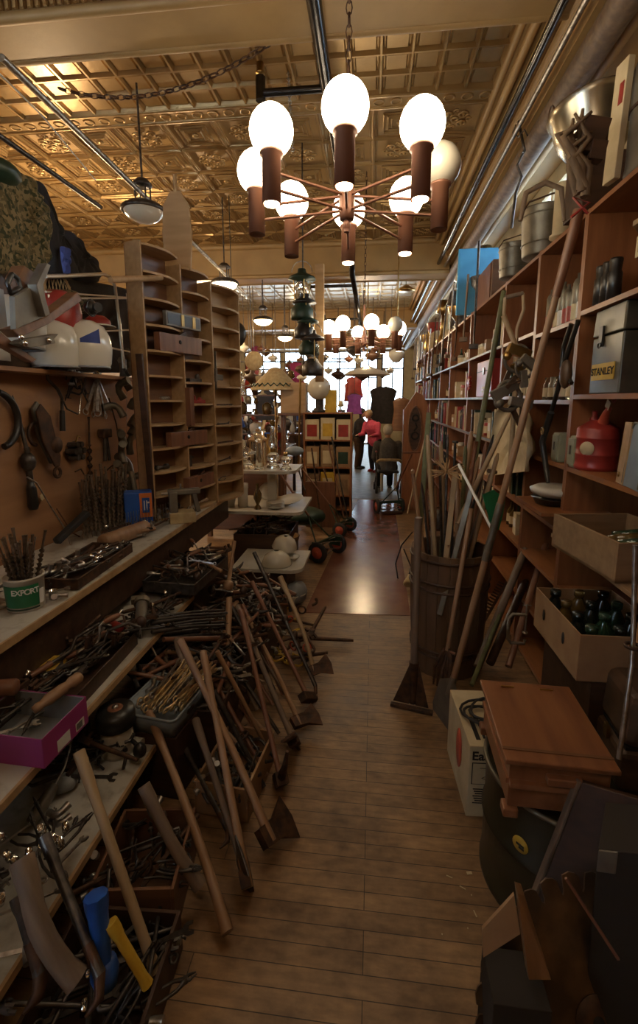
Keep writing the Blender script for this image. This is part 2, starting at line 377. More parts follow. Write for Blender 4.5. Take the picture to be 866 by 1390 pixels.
for k,(x0,x1,z0,z1) in enumerate(bh):
    b=MB(); t=.05; y=YB+.02
    for xx in (x0+t/2,x1-t/2,(x0+x1)/2): b.box((xx,y,(z0+z1)/2),(t,.06,z1-z0))
    for zz in (z0+t/2,z1-t/2,z0+(z1-z0)*.72): b.box(((x0+x1)/2,y,zz),(x1-x0,.06,t))
    o=struct('window_%d'%(k+1) if k!=3 else 'door_1',b,'dwood'); g=MB().box(((x0+x1)/2,y,(z0+z1)/2),(x1-x0-.06,.006,z1-z0-.06)); obj('pane',g,'glass',o)
for k,(y0,y1,z0,z1) in enumerate(rh):
    b=MB(); x=XR+.03
    for yy in (y0+.02,y1-.02,(y0+y1)/2): b.box((x,yy,(z0+z1)/2),(.06,.05,z1-z0))
    for zz in (z0+.02,z1-.02): b.box((x,(y0+y1)/2,zz),(.06,y1-y0,.05))
    o=struct('window_%d'%(k+6),b,'cream'); g=MB().box((x,(y0+y1)/2,(z0+z1)/2),(.006,y1-y0-.06,z1-z0-.06)); obj('pane',g,'glass',o)
# partition on the left behind the tool bench
struct('wall_partition',MB().box((-2.24,2.2,1.03),(.06,4.6,2.06)).box((-2.2,2.2,1.3),(.02,4.0,1.56),1),['dwood','ply'])
# ---------------- pipes and chains ----------------
def pipe(name,pts,r,m,label,cat='pipe'):
    return tag(obj(name,MB().tube(pts,r,10),m),label,cat)
t=thing('sprinkler_pipe','dark sprinkler pipe running down the middle of the tin ceiling with side branches','pipe',(0,0,0))
q=pZ(434,55,4.17); PXX=q.x; obj('main_pipe',MB().tube([(PXX,2.2,4.17),(PXX,3.4,4.17),(PXX,8.0,4.17),(PXX,8.1,3.93),(PXX,19.5,3.93)],.046,12),'pipe',t)
for k,(yy,x1,zz) in enumerate(((pZ(390,124,4.17).y,pZ(352,122,4.17).x,4.17),(8.95,-1.2,3.93),(12.5,-1.3,3.93))):
    obj('branch_pipe',MB().tube([(PXX,yy,zz),(x1,yy,zz)],.028,8).tube([(x1,yy,zz-.05),(x1,yy,zz+.11)],.038,8),'pipe',t)
    obj('sprinkler_head',MB().lathe([(.0,.1),(.03,.1),(.02,.05),(.035,.04),(.035,.03),(.01,.03),(.012,0),(.03,-.01),(0,-.01)],10),'brass',t,loc=(x1,yy,zz+.1))
pipe('conduit',[(1.02,2.2,4.12),(1.02,20,4.12)],.03,'pipe','black glossy conduit running beside the right ceiling moulding')
pipe('conduit',[(1.12,2.2,4.07),(1.12,20,4.07)],.018,'steel','thin bright steel conduit just below the black one')
pipe('heating_pipe',[(1.28,2.0,3.98),(1.28,20,3.98)],.085,'pipeb','thick brown wrapped pipe along the upper right wall')
pipe('heating_pipe',[(1.42,2.0,4.04),(1.42,20,4.04)],.055,'tinpl','cream painted pipe above the thick brown wrapped pipe')
a=pX(0,75,-2.0); 
pipe('track_rail',[pX(2,78,-2.0),pX(332,398,-2.0)],.02,'steel','thin grey rail running along the left side above the bowl pendants','rail')
tag(obj('cord',MB().tube([pX(0,100,-2.1),pX(60,160,-2.1),pX(130,245,-2.1)],.005,5),'wpaper'),'thin white cord slanting below the grey rail at upper left','cord')
b=MB().chain(pZ(80,120,4.3),pZ(440,0,4.42),.25,.06,.007); tag(obj('swag_chain',b,'rust'),'long rusty chain swagged across the tin ceiling','chain')
# ---------------- chandeliers ----------------
def chandelier(lab,c,Rr,zb,tilt,unlit,group=None,hang=4.4):
    t=thing('chandelier',lab,'chandelier',(c[0],c[1],zb)); t.rotation_euler=tilt
    h=.17   # hub height above socket bottoms
    obj('stem',MB().tube([(0,0,.0),(0,0,.52)],.013,8).lathe([(0,.05),(.03,.05),(.034,.08),(.034,.17),(.02,.19),(.014,.24)],14).ell((0,0,.03),(.018,.018,.03),10),'copper',t)
    for k in range(8):
        a=-PI/2+k*PI/4+R(2); x,y=Rr*math.cos(a),Rr*math.sin(a)
        obj('arm',MB().tube([(0,0,.09),(x*.93,y*.93,.06)],.0062,6).tube([(0,0,.15),(x*.93,y*.93,.12)],.0062,6),'copper',t)
        s=obj('socket',MB().lathe([(.0,.004),(.03,.004),(.034,0),(.036,0),(.036,.17),(.045,.175),(.045,.185),(.0,.185)],18),'copper',t,loc=(x,y,0))
        lit=k not in unlit
        if lit and k not in unlit+[5,6]: obj('downlight',MB().lathe([(0,-.002),(.029,-.002),(.03,.003)],16),'glow',s)
        obj('globe',MB().ell((0,0,.26),(.083,.083,.09),24),'globe' if lit else 'milk',t,loc=(x,y,0))
    obj('hanging_chain',MB().chain((0,0,.5),(0,0,hang-zb+.02),0,.045,.005),'rust',t)
    return t
chandelier('large near bronze chandelier with egg shaped globes, one unlit',(-.13,2.2),.395,2.62,(R(-3),R(0),0),[2],hang=4.45)
c2=pY(494,474,5.8)
chandelier('smaller looking far globe chandelier hanging beyond the near one',(c2.x,5.8),.42,c2.z-.02,(0,0,R(10)),[1],hang=4.4)
b=MB().chain(pY(397,205,3.4),pY(389,60,4.6),0,.05,.004); tag(obj('hanging_chain',b,'steel'),'thin light chain hanging left of the near chandelier','chain')
def pendant(p,lab,hang,lit=True,s=1):
    t=thing('bowl_pendant',lab,'lamp',p); t['group']='bronze bowl pendants'
    t.scale=(s,s,s)
    obj('rod',MB().tube([(0,0,.22),(0,0,(hang-p[2])/s)],.01,8),'dsteel',t)
    obj('canopy',MB().lathe([(0,.27),(.05,.26),(.085,.22),(.085,.2),(.0,.2)],18),'dsteel',t)
    for k in range(4):
        a=PI/4+k*PI/2; obj('strut',MB().tube([(.07*math.cos(a),.07*math.sin(a),.2),(.07*math.cos(a),.07*math.sin(a),.04)],.008,6),'dsteel',t)
    obj('rim',MB().lathe([(.06,.06),(.14,.05),(.19,.02),(.205,-.005),(.2,-.02),(.18,-.015),(.1,.03),(.06,.04)],28),'dsteel',t)
    obj('glass_bowl',MB().lathe([(.178,-.016),(.16,-.05),(.12,-.085),(.06,-.105),(0,-.112)],28),'bowlglow' if lit else 'milk',t)
    return t
names=['unlit bronze bowl pendant nearest on the left, above the bin shelves','lit bowl pendant at the top right corner of the bin shelves','lit bowl pendant left of the hanging lanterns, upper of the far pair','lit bowl pendant farthest down the room']
for k,(x,y,Y) in enumerate(((195,285,4.13),(305,384,6.34),(357,434,8.52),(387,457,10.65))):
    p=pX(x,y,-1.97 if k<3 else -1.97); p=pY(x,y,Y)
    pendant(p,names[k],4.45,k>0,.92)
# ceiling cup lamps row
# ---------------- tool prototypes (local +Z runs from head to handle end) ----------------
def handle_tube(L,r0,r1,bend=0,n=8,z0=0):
    pts=[];rs=[]
    for i in range(9):
        f=i/8; pts.append((bend*math.sin(f*PI*1.3),0,z0+f*L)); rs.append(r0+(r1-r0)*f+(.004 if i in(7,8) else 0)+(.003 if i==0 else 0))
    return MB().tube(pts,rs,n)
def wear(mb,amp=.0015):
    for p in mb.v: p.x+=U(-amp,amp);p.y+=U(-amp,amp)
    return mb
def axe_head(double=False,sc=1):
    prof=[(-.035,-.03),(-.04,.03),(.0,.032),(.05,.034),(.12,.075),(.135,0),(.125,-.07),(.05,-.034),(0,-.032)]
    if double: prof=[(-.12,.07),(-.05,.03),(.05,.03),(.12,.07),(.135,0),(.12,-.07),(.05,-.03),(-.05,-.03),(-.12,-.07),(-.135,0)]
    b=MB(); k=len(prof)
    def th(x): return max(.0025,.02*(1-abs(x)/.14)) if (x>0 or double) else .018
    vs=[(x*sc,-th(x),z*sc) for x,z in prof]+[(x*sc,th(x),z*sc) for x,z in prof]
    return b.add(vs,[tuple(range(k)),tuple(range(k,2*k))[::-1]]+[(i,i+k,(i+1)%k+k,(i+1)%k) for i in range(k)])
def long_tool(kind,lab,cat,hd,zh,tp,L,m='hick',r0=.017,r1=.015,bend=0,roll=0,hm='rust',sc=1,wearr=0,zt=None):
    h=pZ(hd[0],hd[1],zh); t=lean(h,tp,L) if zt is None else pZ(tp[0],tp[1],zt); L=(t-h).length
    o=thing(kind,lab,cat)
    hb=handle_tube(L-.02,r0,r1,bend,z0=.02)
    if wearr: wear(hb,wearr)
    obj('handle',hb,m,o)
    if kind in('axe',): obj('head',axe_head(False,sc),hm,o,loc=(0,0,.05))
    elif kind=='double_bit_axe': obj('head',axe_head(True,sc),hm,o,loc=(0,0,.05))
    elif kind=='sledgehammer': obj('head',MB().box((0,0,0),(.15,.055,.055)).lathe([(.03,-.085),(.032,-.07)],8,0,Matrix.Rotation(PI/2,4,'Y')),hm,o,loc=(0,0,.04),bev=.006)
    elif kind=='pickaxe':
        obj('head',MB().tube([(-.24,0,.07),(-.12,0,.025),(0,0,0),(.12,0,.025),(.24,0,.07)],[.004,.016,.026,.016,.008],6).box((0,0,.0),(.07,.06,.06)),hm,o,loc=(0,0,.04))
    elif kind=='mattock':
        obj('head',MB().box((.1,0,-.01),(.16,.07,.014),rot=(0,12,0)).box((-.09,0,-.01),(.13,.016,.06),rot=(0,-8,0)).box((0,0,0),(.06,.06,.06)),hm,o,loc=(0,0,.04),bev=.004)
    elif kind=='spade': obj('blade',MB().tube([(0,0,.1),(0,0,.0)],.02,8).prism([(-.08,0),(.08,0),(.085,-.12),(.05,-.2),(0,-.23),(-.05,-.2),(-.085,-.12)],.004,0,Matrix.Rotation(PI/2,4,'X')),hm,o)
    elif kind=='pry_bar': obj('claw',MB().tube([(0,0,.1),(0,0,.02),(.02,0,-.02),(.06,0,-.03)],[r0*1.1,r0*1.1,r0,.004],7),hm,o)
    elif kind=='mallet': obj('head',MB().lathe([(0,-.04),(.03,-.036),(.04,0),(.034,.03),(0,.034)],14),m,o,loc=(0,0,.03))
    put(o,h,t,roll); return o
def spanner_mb(L=.2,w=.011):
    b=MB()
    pts=[(-.3*w,.0),(.3*w,0)]
    b.box((0,0,L/2),(w,.005,L*.8))
    T=Matrix.Translation((0,-.0035,L))@Matrix.Rotation(-PI/2,4,'X')
    T=Matrix.Translation((0,.0035,L*.97))@Matrix.Rotation(PI/2,4,'X')
    q=w*1.15; b.prism([(-q*.6,-q),(q*.6,-q),(q*1.1,-q*.2),(q*1.0,q*1.2),(q*.5,q*1.0),(q*.45,q*.1),(-q*.45,q*.1),(-q*.5,q*1.3),(-q*1.1,q*1.1),(-q*1.1,-q*.2)],.007,0,T)
    b.tor((0,0,L*.06),q*.8,.0042,12,5,0,'y'); return b
def auger_mb(L=.28,r=.011):
    b=MB(); n=26; vs=[];fs=[]
    for i in range(n+1):
        f=i/n; a=f*PI*9; z=.03+f*L*.72
        for s in (0,PI/2,PI,3*PI/2):
            rr=r if s in (0,PI) else r*.28
            vs.append((rr*math.cos(a+s),rr*math.sin(a+s),z))
    for i in range(n):
        for j in range(4): fs.append((i*4+j,i*4+(j+1)%4,(i+1)*4+(j+1)%4,(i+1)*4+j))
    b.add(vs,fs,0,True); b.tube([(0,0,0),(0,0,.03)],[.001,r*.5],5); b.tube([(0,0,.03+L*.7),(0,0,L),(0,0,L+.04)],[r*.45,r*.4,r*.6],6); return b
def hammer(): 
    o=thing('hammer','claw hammer','hammer'); obj('handle',handle_tube(.3,.009,.013),'hick4',o)
    obj('head',MB().tube([(-.055,0,0),(-.03,0,0),(.02,0,0),(.05,0,-.012),(.075,0,-.03)],[.015,.012,.014,.01,.004],7),'dsteel',o,loc=(0,0,.01)); return o
def pliers_mb():
    b=MB()
    for s in (-1,1): b.tube([(s*.004,0,-.035),(s*.009,0,-.012),(-s*.002,0,0),(-s*.018,0,.03),(-s*.022,0,.08),(-s*.014,0,.13)],[.002,.005,.008,.0055,.0045,.005],6)
    b.tube([(0,-.008,0),(0,.008,0)],.008,10); return b
def brace():
    o=thing('brace_drill','crank brace','brace')
    obj('crank',MB().tube([(0,0,.06),(0,0,.1),(.02,0,.115),(.085,0,.125),(.095,0,.14),(.095,0,.24),(.085,0,.255),(.02,0,.265),(0,0,.28),(0,0,.33)],.0065,7),'steel',o)
    obj('chuck',MB().lathe([(0,0),(.008,0),(.013,.02),(.016,.05),(.01,.075),(0,.08)],12),'steel',o)
    obj('grip',MB().lathe([(.007,0),(.013,.01),(.015,.045),(.013,.08),(.007,.09)],12),'hick4',o,loc=(.095,0,.145))
    obj('knob',MB().lathe([(0,.33),(.012,.33),(.03,.345),(.034,.36),(.022,.375),(0,.378)],14),'dwood',o); return o
def chisel():
    o=thing('chisel','chisel','chisel'); obj('handle',MB().lathe([(0,.14),(.009,.14),(.013,.17),(.012,.21),(.015,.25),(.01,.262),(0,.263)],10),'hick',o)
    obj('blade',MB().box((0,0,.07),(.016,.004,.14)),'steel',o); return o
def clamp_mb():
    return MB().tube([(0,0,0),(0,0,-.02),(-.06,0,-.02),(-.075,0,0),(-.075,0,.1),(-.06,0,.12),(0,0,.12)],.008,6).tube([(0,0,.03),(0,0,.17)],.005,6).tube([(-.02,0,.165),(.02,0,.165)],.003,5).lathe([(.012,.03),(.012,.036),(0,.037)],8)
def elbow_mb(): return MB().tube([(0,0,0),(0,0,.03),(.008,0,.045),(.022,0,.052),(.05,0,.052)],[.014,.012,.012,.012,.014],8)
def pwrench_mb():
    return MB().tube([(0,0,0),(0,0,.2),(0,0,.24)],[.012,.01,.008],7).box((0,0,-.02),(.03,.018,.06)).box((.02,0,-.045),(.045,.018,.014)).box((.022,0,-.012),(.04,.016,.012)).tube([(.0,-.013,-.01),(0,.013,-.01)],.012,8)
def socket_mb(): return MB().lathe([(0,0),(.013,0),(.013,.02),(.011,.022),(.011,.034),(.0085,.034),(.0085,.01),(0,.01)],12)
def ring_mb(): return MB().tor((0,0,0),.028,.006,14,6)
def bar_mb(): return MB().tube([(0,0,0),(0,0,.36)],.007,6).tor((0,0,.37),.012,.005,10,5,0,'y')
def file_mb(): return MB().box((0,0,.1),(.018,.005,.2)).tube([(0,0,.2),(0,0,.31)],[.009,.011],8)
SP=obj('spanner',spanner_mb(),'steel'); SPB=obj('spanner',spanner_mb(.22,.013),'brassy'); SPD=obj('spanner',spanner_mb(.24,.014),'dsteel')
AU=obj('auger_bit',auger_mb(.28,.0135),'asteel'); AUS=obj('auger_bit',auger_mb(.22,.008),'steel')
PL=obj('pliers',pliers_mb(),'dsteel'); CL=obj('c_clamp',clamp_mb(),'dsteel'); EL=obj('pipe_elbow',elbow_mb(),'steel'); PW=obj('pipe_wrench',pwrench_mb(),'rust')
SO=obj('drive_socket',socket_mb(),'chrome'); RG=obj('iron_ring',ring_mb(),'rust'); BA=obj('steel_bar',bar_mb(),'dsteel'); FI=obj('file',file_mb(),'rust')
PROT={'spanner':SP,'oily spanner':SPB,'dark spanner':SPD,'auger bit':AU,'bright auger bit':AUS,'pliers':PL,'c clamp':CL,'pipe elbow':EL,'pipe wrench':PW,'drive socket':SO,'iron ring':RG,'steel bar':BA,'file':FI,'hammer':hammer(),'brace drill':brace(),'chisel':chisel()}
CAT={'oily spanner':'spanner','dark spanner':'spanner','auger bit':'drill bit','bright auger bit':'drill bit','c clamp':'clamp','pipe elbow':'pipe fitting','drive socket':'socket','iron ring':'ring','steel bar':'bar','brace drill':'brace','pipe wrench':'wrench'}
ADJ={'spanner':'worn steel','oily spanner':'brassy oiled','dark spanner':'dark','auger bit':'dark twisted','bright auger bit':'bright twisted','pliers':'dark steel','c clamp':'black iron','pipe elbow':'grey steel','pipe wrench':'rusty adjustable','drive socket':'chrome','iron ring':'rusty','steel bar':'blackened ring-ended','file':'rusty flat','hammer':'red-brown handled claw','brace drill':'crank handled','chisel':'wooden handled'}
NOUN={'oily spanner':'spanner','dark spanner':'spanner','bright auger bit':'auger bit','hammer':'hammer','auger bit':'auger bit'}
STK={k:Stock(o) for k,o in PROT.items()}
def setk(kind,T,place):
    n=NOUN.get(kind,kind); lab='%s %s %s'%(ADJ[kind],n,place); o=STK[kind].get(T,lab,'%s %ss %s'%(ADJ[kind],n,place)); o['category']=CAT.get(kind,n); return o
def scatter(quad,zf,kinds,n,place,tilt=14,dirn=None,spread=180,up=(0,.06)):
    """quad: four ground corners (x,y); zf(u,v): surface height"""
    for i in range(n):
        u,v=random.random(),random.random()
        a=V(quad[0]).lerp(V(quad[1]),u); c=V(quad[3]).lerp(V(quad[2]),u); p=a.lerp(c,v)
        k=random.choice(kinds); L={'hammer':.3,'brace drill':.36,'steel bar':.38,'file':.3}.get(k,.2)
        th=R((dirn if dirn is not None else 0)+U(-spread,spread)); ti=R(U(-tilt,tilt)); z=zf(u,v)+U(*up)+.012+abs(math.sin(ti))*L*.5
        d=V((math.cos(th)*math.cos(ti),math.sin(th)*math.cos(ti),math.sin(ti)))
        if k in('drive socket','iron ring'): T=TR((p.x,p.y,z),U(-40,40),U(-40,40),U(0,90))
        else: T=along(V((p.x,p.y,z))-d*L/2,V((p.x,p.y,z))+d*L/2,U(0,30)+random.choice((0,90)))
        setk(k,T,place)
def open_box(name,lab,cat,loc,sz,m,rot=0,t=.012,fl=None,group=None):
    x,y,z=sz; b=MB().box((0,0,t/2),(x,y,t)); 
    b.box((-x/2+t/2,0,z/2),(t,y,z)).box((x/2-t/2,0,z/2),(t,y,z)).box((0,-y/2+t/2,z/2+.0005),(x-2*t,t,z)).box((0,y/2-t/2,z/2+.0005),(x-2*t,t,z))
    o=obj(name,b,m,None,.0015,loc,rot if isinstance(rot,tuple) else (0,0,R(rot))); return tag(o,lab,cat,group)
# ---------------- left benches ----------------
t=thing('work_bench','long upper tool bench along the plywood wall with worn white top','bench',(-1.68,2.7,0))
obj('top',MB().box((-.15,0,.915),(.7,4.2,.03)),'whitep',t,.003); obj('edge_strip',MB().box((.205,0,.912),(.012,4.2,.036)),'pine',t)
for y in (-2.0,-.6,.7,2.0): obj('leg',MB().box((-.3,y,.45),(.05,.05,.9)),'dwood',t)
obj('front_panel',MB().box((.16,0,.78),(.015,4.1,.22)),'dwood',t)
t=thing('bench_shelf','middle stepped shelf below the upper tool bench','shelf',(-1.42,1.75,0))
obj('top',MB().box((0,0,.588),(.46,2.3,.024)),'whitep',t,.002); obj('edge_strip',MB().box((.234,0,.586),(.012,2.3,.03)),'pine',t)
for y in (-1.0,.1,1.0): obj('leg',MB().box((.1,y,.29),(.04,.04,.575)),'dwood',t)
t=thing('bench_shelf','lowest stepped white board shelf near the floor on the left','shelf',(-1.23,1.25,0))
obj('top',MB().box((0,0,.265),(.44,1.32,.022)),'whitep',t,.002); obj('edge_strip',MB().box((.224,0,.263),(.012,1.32,.028)),'pine',t)
for y in (-.5,.55): obj('leg',MB().box((.12,y,.127),(.04,.04,.254)),'dwood',t)
# crates that fill the terrace
open_box('crate','dark wooden crate of tools under the metal tray','crate',(-1.42,3.35,.36),(.42,.8,.26),'dwood')
open_box('crate','dark crate on the floor behind the leaning handles','crate',(-1.0,2.5,.0),(.5,.8,.33),'dwood')
open_box('crate','dark crate on the floor at the far end of the tool pile','crate',(-.95,3.35,.0),(.5,.75,.3),'dwood')
open_box('crate','support crate under the far tool crate','crate',(-1.45,3.35,.0),(.42,.8,.34),'dwood')
open_box('cardboard_box','open cardboard box of metal scraps between the leaning axes','box',(-.64,2.02,0),(.26,.4,.17),'card',-6)
open_box('crate','brown wooden box with knobbed corner on the floor at the front left','crate',(-.84,1.48,0),(.3,.34,.2),'mwood',8)
open_box('crate','black box of scraps at the bottom left corner','crate',(-.8,1.12,0),(.36,.34,.16),'dwood',3)
ALL=['spanner','dark spanner','auger bit','pliers','c clamp','pipe elbow','pipe wrench','hammer','steel bar','file','chisel','iron ring','brace drill']
scatter([(-.95,.98),(-.62,.98),(-.62,1.28),(-.95,1.28)],lambda u,v:.06,['dark spanner','pliers','pipe elbow','c clamp','drive socket','steel bar'],34,'heaped in the black box at the bottom left',30)
scatter([(-.96,1.34),(-.72,1.34),(-.72,1.62),(-.96,1.62)],lambda u,v:.1,['dark spanner','pliers','pipe elbow','c clamp','iron ring','file'],26,'heaped in the brown wooden floor box',30)
scatter([(-.74,1.85),(-.54,1.85),(-.54,2.2),(-.74,2.2)],lambda u,v:.07,['dark spanner','pliers','pipe elbow','c clamp','iron ring','spanner'],26,'in the open cardboard scrap box',30)
scatter([(-1.2,2.15),(-.75,2.15),(-.75,2.9),(-1.2,2.9)],lambda u,v:.3+.1*(1-u),ALL,95,'heaped in the crate behind the leaning handles',22)
scatter([(-1.15,3.0),(-.68,3.0),(-.68,3.7),(-1.15,3.7)],lambda u,v:.24+.14*(1-u),ALL,70,'heaped in the crate at the far end of the tool pile',22)
scatter([(-1.6,3.0),(-1.25,3.0),(-1.25,3.72),(-1.6,3.72)],lambda u,v:.58,ALL,40,'heaped in the crate under the metal tray',20)
scatter([(-1.42,.8),(-1.02,.8),(-1.02,1.36),(-1.42,1.36)],lambda u,v:.28+.09*random.random(),['drive socket','drive socket','drive socket','spanner','pliers','dark spanner','bright auger bit','pipe elbow'],110,'heaped on the near end of the lowest white board',20)
scatter([(-1.42,1.62),(-1.15,1.62),(-1.1,1.88),(-1.42,1.88)],lambda u,v:.28,['dark spanner','pliers','pipe wrench','c clamp','drive socket'],22,'at the far end of the lowest white board',14)
scatter([(-1.62,1.45),(-1.3,1.45),(-1.3,2.2),(-1.62,2.2)],lambda u,v:.615,['dark spanner','auger bit','pliers','file','pipe wrench','steel bar','spanner','drive socket'],60,'in the jumble on the middle shelf',14,70,40)
scatter([(-1.45,2.2),(-1.22,2.2),(-1.22,2.75),(-1.45,2.75)],lambda u,v:.605,['dark spanner','pliers','pipe wrench','c clamp','steel bar','drive socket'],34,'at the far end of the middle shelf',12)
scatter([(-2.1,1.6),(-1.5,1.6),(-1.55,2.05),(-2.1,2.05)],lambda u,v:.935,['drive socket','spanner','pliers','pipe elbow'],22,'on the upper bench near the painted bucket',6,None,180,(0,.02))
# metal tray on upper level beyond the bench mid shelf (px 150-310,745-815)
def tray(lab,c,sz,rot,m='dsteel'):
    x,y,z=sz; b=MB(); t=.004
    b.box((0,0,t/2),(x,y,t)).box((-x/2,0,z/2),(t,y,z)).box((x/2,0,z/2),(t,y,z)).box((0,-y/2,z/2),(x,t,z)).box((0,y/2,z/2),(x,t,z))
    b.tube([(-x/2,-y/2,z),(x/2,-y/2,z),(x/2,y/2,z),(-x/2,y/2,z),(-x/2,-y/2,z)],.005,6)
    return tag(obj('tool_tray',b,m,None,0,c,(0,0,R(rot))),lab,'tray')
tray('dark metal tray of braces and spanners beside the vertical wooden handle',(-1.28,3.05,.66),(.36,.56,.07),-4)
scatter([(-1.42,2.82),(-1.14,2.82),(-1.14,3.28),(-1.42,3.28)],lambda u,v:.69,['spanner','pipe wrench','chisel','brace drill','c clamp','steel bar','iron ring'],24,'in the dark metal tray',14)
tray('long rusty tray of bolts and bars in front of the twist bits',(-1.64,2.45,.935),(.26,.62,.055),3,'rust')
scatter([(-1.73,2.22),(-1.55,2.22),(-1.55,2.68),(-1.73,2.68)],lambda u,v:.95,['pipe elbow','steel bar','spanner','drive socket','file','pliers'],40,'in the long rusty tray on the upper bench',5,85,25,(0,.03))
tray('black tray of hand drills on the middle shelf behind the magenta box',(-1.36,1.95,.602),(.26,.56,.07),2,'dwood')
scatter([(-1.46,1.75),(-1.28,1.75),(-1.28,2.15),(-1.46,2.15)],lambda u,v:.64,['brace drill','dark spanner','pliers','pipe wrench'],12,'in the black tray behind the magenta box',10,80,30)
scatter([(-1.95,2.9),(-1.52,2.9),(-1.52,4.1),(-1.85,4.1)],lambda u,v:.94,['spanner','pipe elbow','drive socket','chisel','file','pliers'],60,'on the far part of the upper bench before the bin shelves',6,80,50,(0,.03))
# blue-grey plastic bin with oily spanners
bp=pZ(222,985,.34)
t=thing('plastic_bin','blue grey plastic tub full of brassy spanners','tub',(bp.x-.03,bp.y+.1,.33),R(-8))
def tubmb(x,y,z,t=.006):
    b=MB(); r=.03; out=[]
    for k in range(16):
        a=2*PI*(k+.5)/16; cx=(x/2-r)*(1 if math.cos(a)>0 else -1); cy=(y/2-r)*(1 if math.sin(a)>0 else -1); out.append((cx+r*math.cos(a),cy+r*math.sin(a)))
    vs=[(p[0]*.88,p[1]*.88,0) for p in out]+[(p[0],p[1],z) for p in out]+[(p[0]*.95,p[1]*.95,z) for p in out]+[(p[0]*.84,p[1]*.84,t) for p in out]
    fs=[(i+k*16,(i+1)%16+k*16,(i+1)%16+k*16+16,i+k*16+16) for k in range(3) for i in range(16)]+[tuple(range(16))[::-1],tuple(range(48,64))]
    b.add(vs,fs,0,True); b.tube([(p[0],p[1],z) for p in out]+[(out[0][0],out[0][1],z)],.007,6); return b
obj('tub',tubmb(.3,.34,.1),'bgrey',t)
open_box('crate','dark box propping up the tub of brassy spanners','crate',(bp.x-.03,bp.y+.1,.0),(.28,.3,.325),'dwood',-8)
for k in range(20):
    x=bp.x-.14+.22*(k%10)/9; y=bp.y+.0+U(-.02,.03)+(.03 if k>9 else 0); z=.41+.02*(k>9)+U(0,.015)
    an=R(72+U(-16,8)); d=V((math.cos(an),math.sin(an),U(.1,.25))).normalized()
    setk('oily spanner' if k%4 else 'spanner',along(V((x,y,z)),V((x,y,z))+d*.2,90+U(-25,25),1.25),'fanned in the blue grey tub')
# magenta box
q1=pZ(60,1037,.62); q2=pZ(119,975,.62)
d=(q2-q1); L=V((d.x,d.y)).length; an=math.atan2(d.y,d.x)
t=thing('shoe_box','open magenta cardboard box holding a turned wooden handle','box',(q1.x,q1.y,.602),an)
w=.33; h=.115
b=MB().box((L/2,0,h/2),(L,.003,h)).box((0,w/2,h/2),(.003,w,h)).box((L,w/2,h/2),(.003,w,h)).box((L/2,w,h/2),(L,.003,h)).box((L/2,w/2,.002),(L,w,.003)); obj('box_shell',b,'pink',t)
b=MB().box((L/2,w/2,.006),(L-.01,w-.01,.003)).box((L/2,.004,h/2),(L-.01,.003,h-.004)).box((.004,w/2,h/2),(.003,w-.01,h-.004)).box((L-.004,w/2,h/2),(.003,w-.01,h-.004)).box((L/2,w-.004,h/2),(L-.01,.003,h-.004)); obj('lining',b,'grey',t)
lb=obj('shipping_label',MB().box((L*.8,-.002,.028),(.05,.001,.035)),'wpaper',t); obj('shipping_label',MB().box((L*.42,-.002,.03),(.07,.001,.045)),'wpaper',t)
for k in range(9): obj('bar_code' if k==0 else 'bar_code',MB().box((L*.72+k*.004,-.003,.028),(.0018 if k%2 else .001,.0008,.028)),'ink',lb)
def turned(L,s=1): return MB().lathe([(0,0),(.012*s,0),(.015*s,.02),(.012*s,.035),(.019*s,.06),(.018*s,L*.6),(.014*s,L*.7),(.02*s,L*.78),(.018*s,L*.95),(.01*s,L),(0,L)],14)
c=pZ(45,965,.72); d=pZ(95,928,.76); o=tag(obj('turned_handle',turned(.2,1.25),'hick'),'turned wooden tool handle with collar lying in the magenta box','handle'); put(o,c,c+(d-c).normalized()*.19)  # a loose turned tool handle
c=pZ(5,905,.86); o=thing('mallet','cut off brown wooden mallet head at the left edge above the magenta box','mallet'); obj('head',MB().lathe([(0,-.09),(.028,-.09),(.033,-.08),(.033,.08),(.028,.09),(0,.09)],16),'hick4',o); put(o,(c.x-.06,c.y,.78),(c.x+.12,c.y+.05,.78)); o.location.z=.76
open_box('crate','dark box at the left edge beneath the brown mallet head','crate',(c.x-.12,c.y+.05,.602),(.2,.2,.11),'dwood')
# router / sander
p=pZ(148,1035,.28)
t=thing('bench_grinder','black round machine with copper centre and grey body on the low board','power tool',(p.x,p.y+.08,.276),R(20))
obj('body',MB().lathe([(0,0),(.07,0),(.075,.02),(.07,.12),(.05,.14)],20).tube([(.06,0,.03),(.11,-.02,.03)],[.03,.025],10),'white',t)
obj('motor_cap',MB().lathe([(.06,.13),(.085,.14),(.088,.19),(.08,.215),(.03,.222),(0,.222)],24),'black',t)
obj('centre_plate',MB().lathe([(0,.2235),(.03,.2235),(.034,.222)],16),'copper',t); obj('hub',MB().lathe([(0,.235),(.012,.233),(.014,.222)],10),'steel',t)
obj('side_knob',MB().ell((.11,-.1,.06),(.03,.03,.036),14).tube([(.07,-.05,.08),(.1,-.08,.07)],.01,8),'black',t)
obj('cord',MB().tube([(-.05,-.05,.1),(-.07,-.09,.08),(-.065,-.1,.02),(-.04,-.12,.01)],.006,6),'blackm',t)
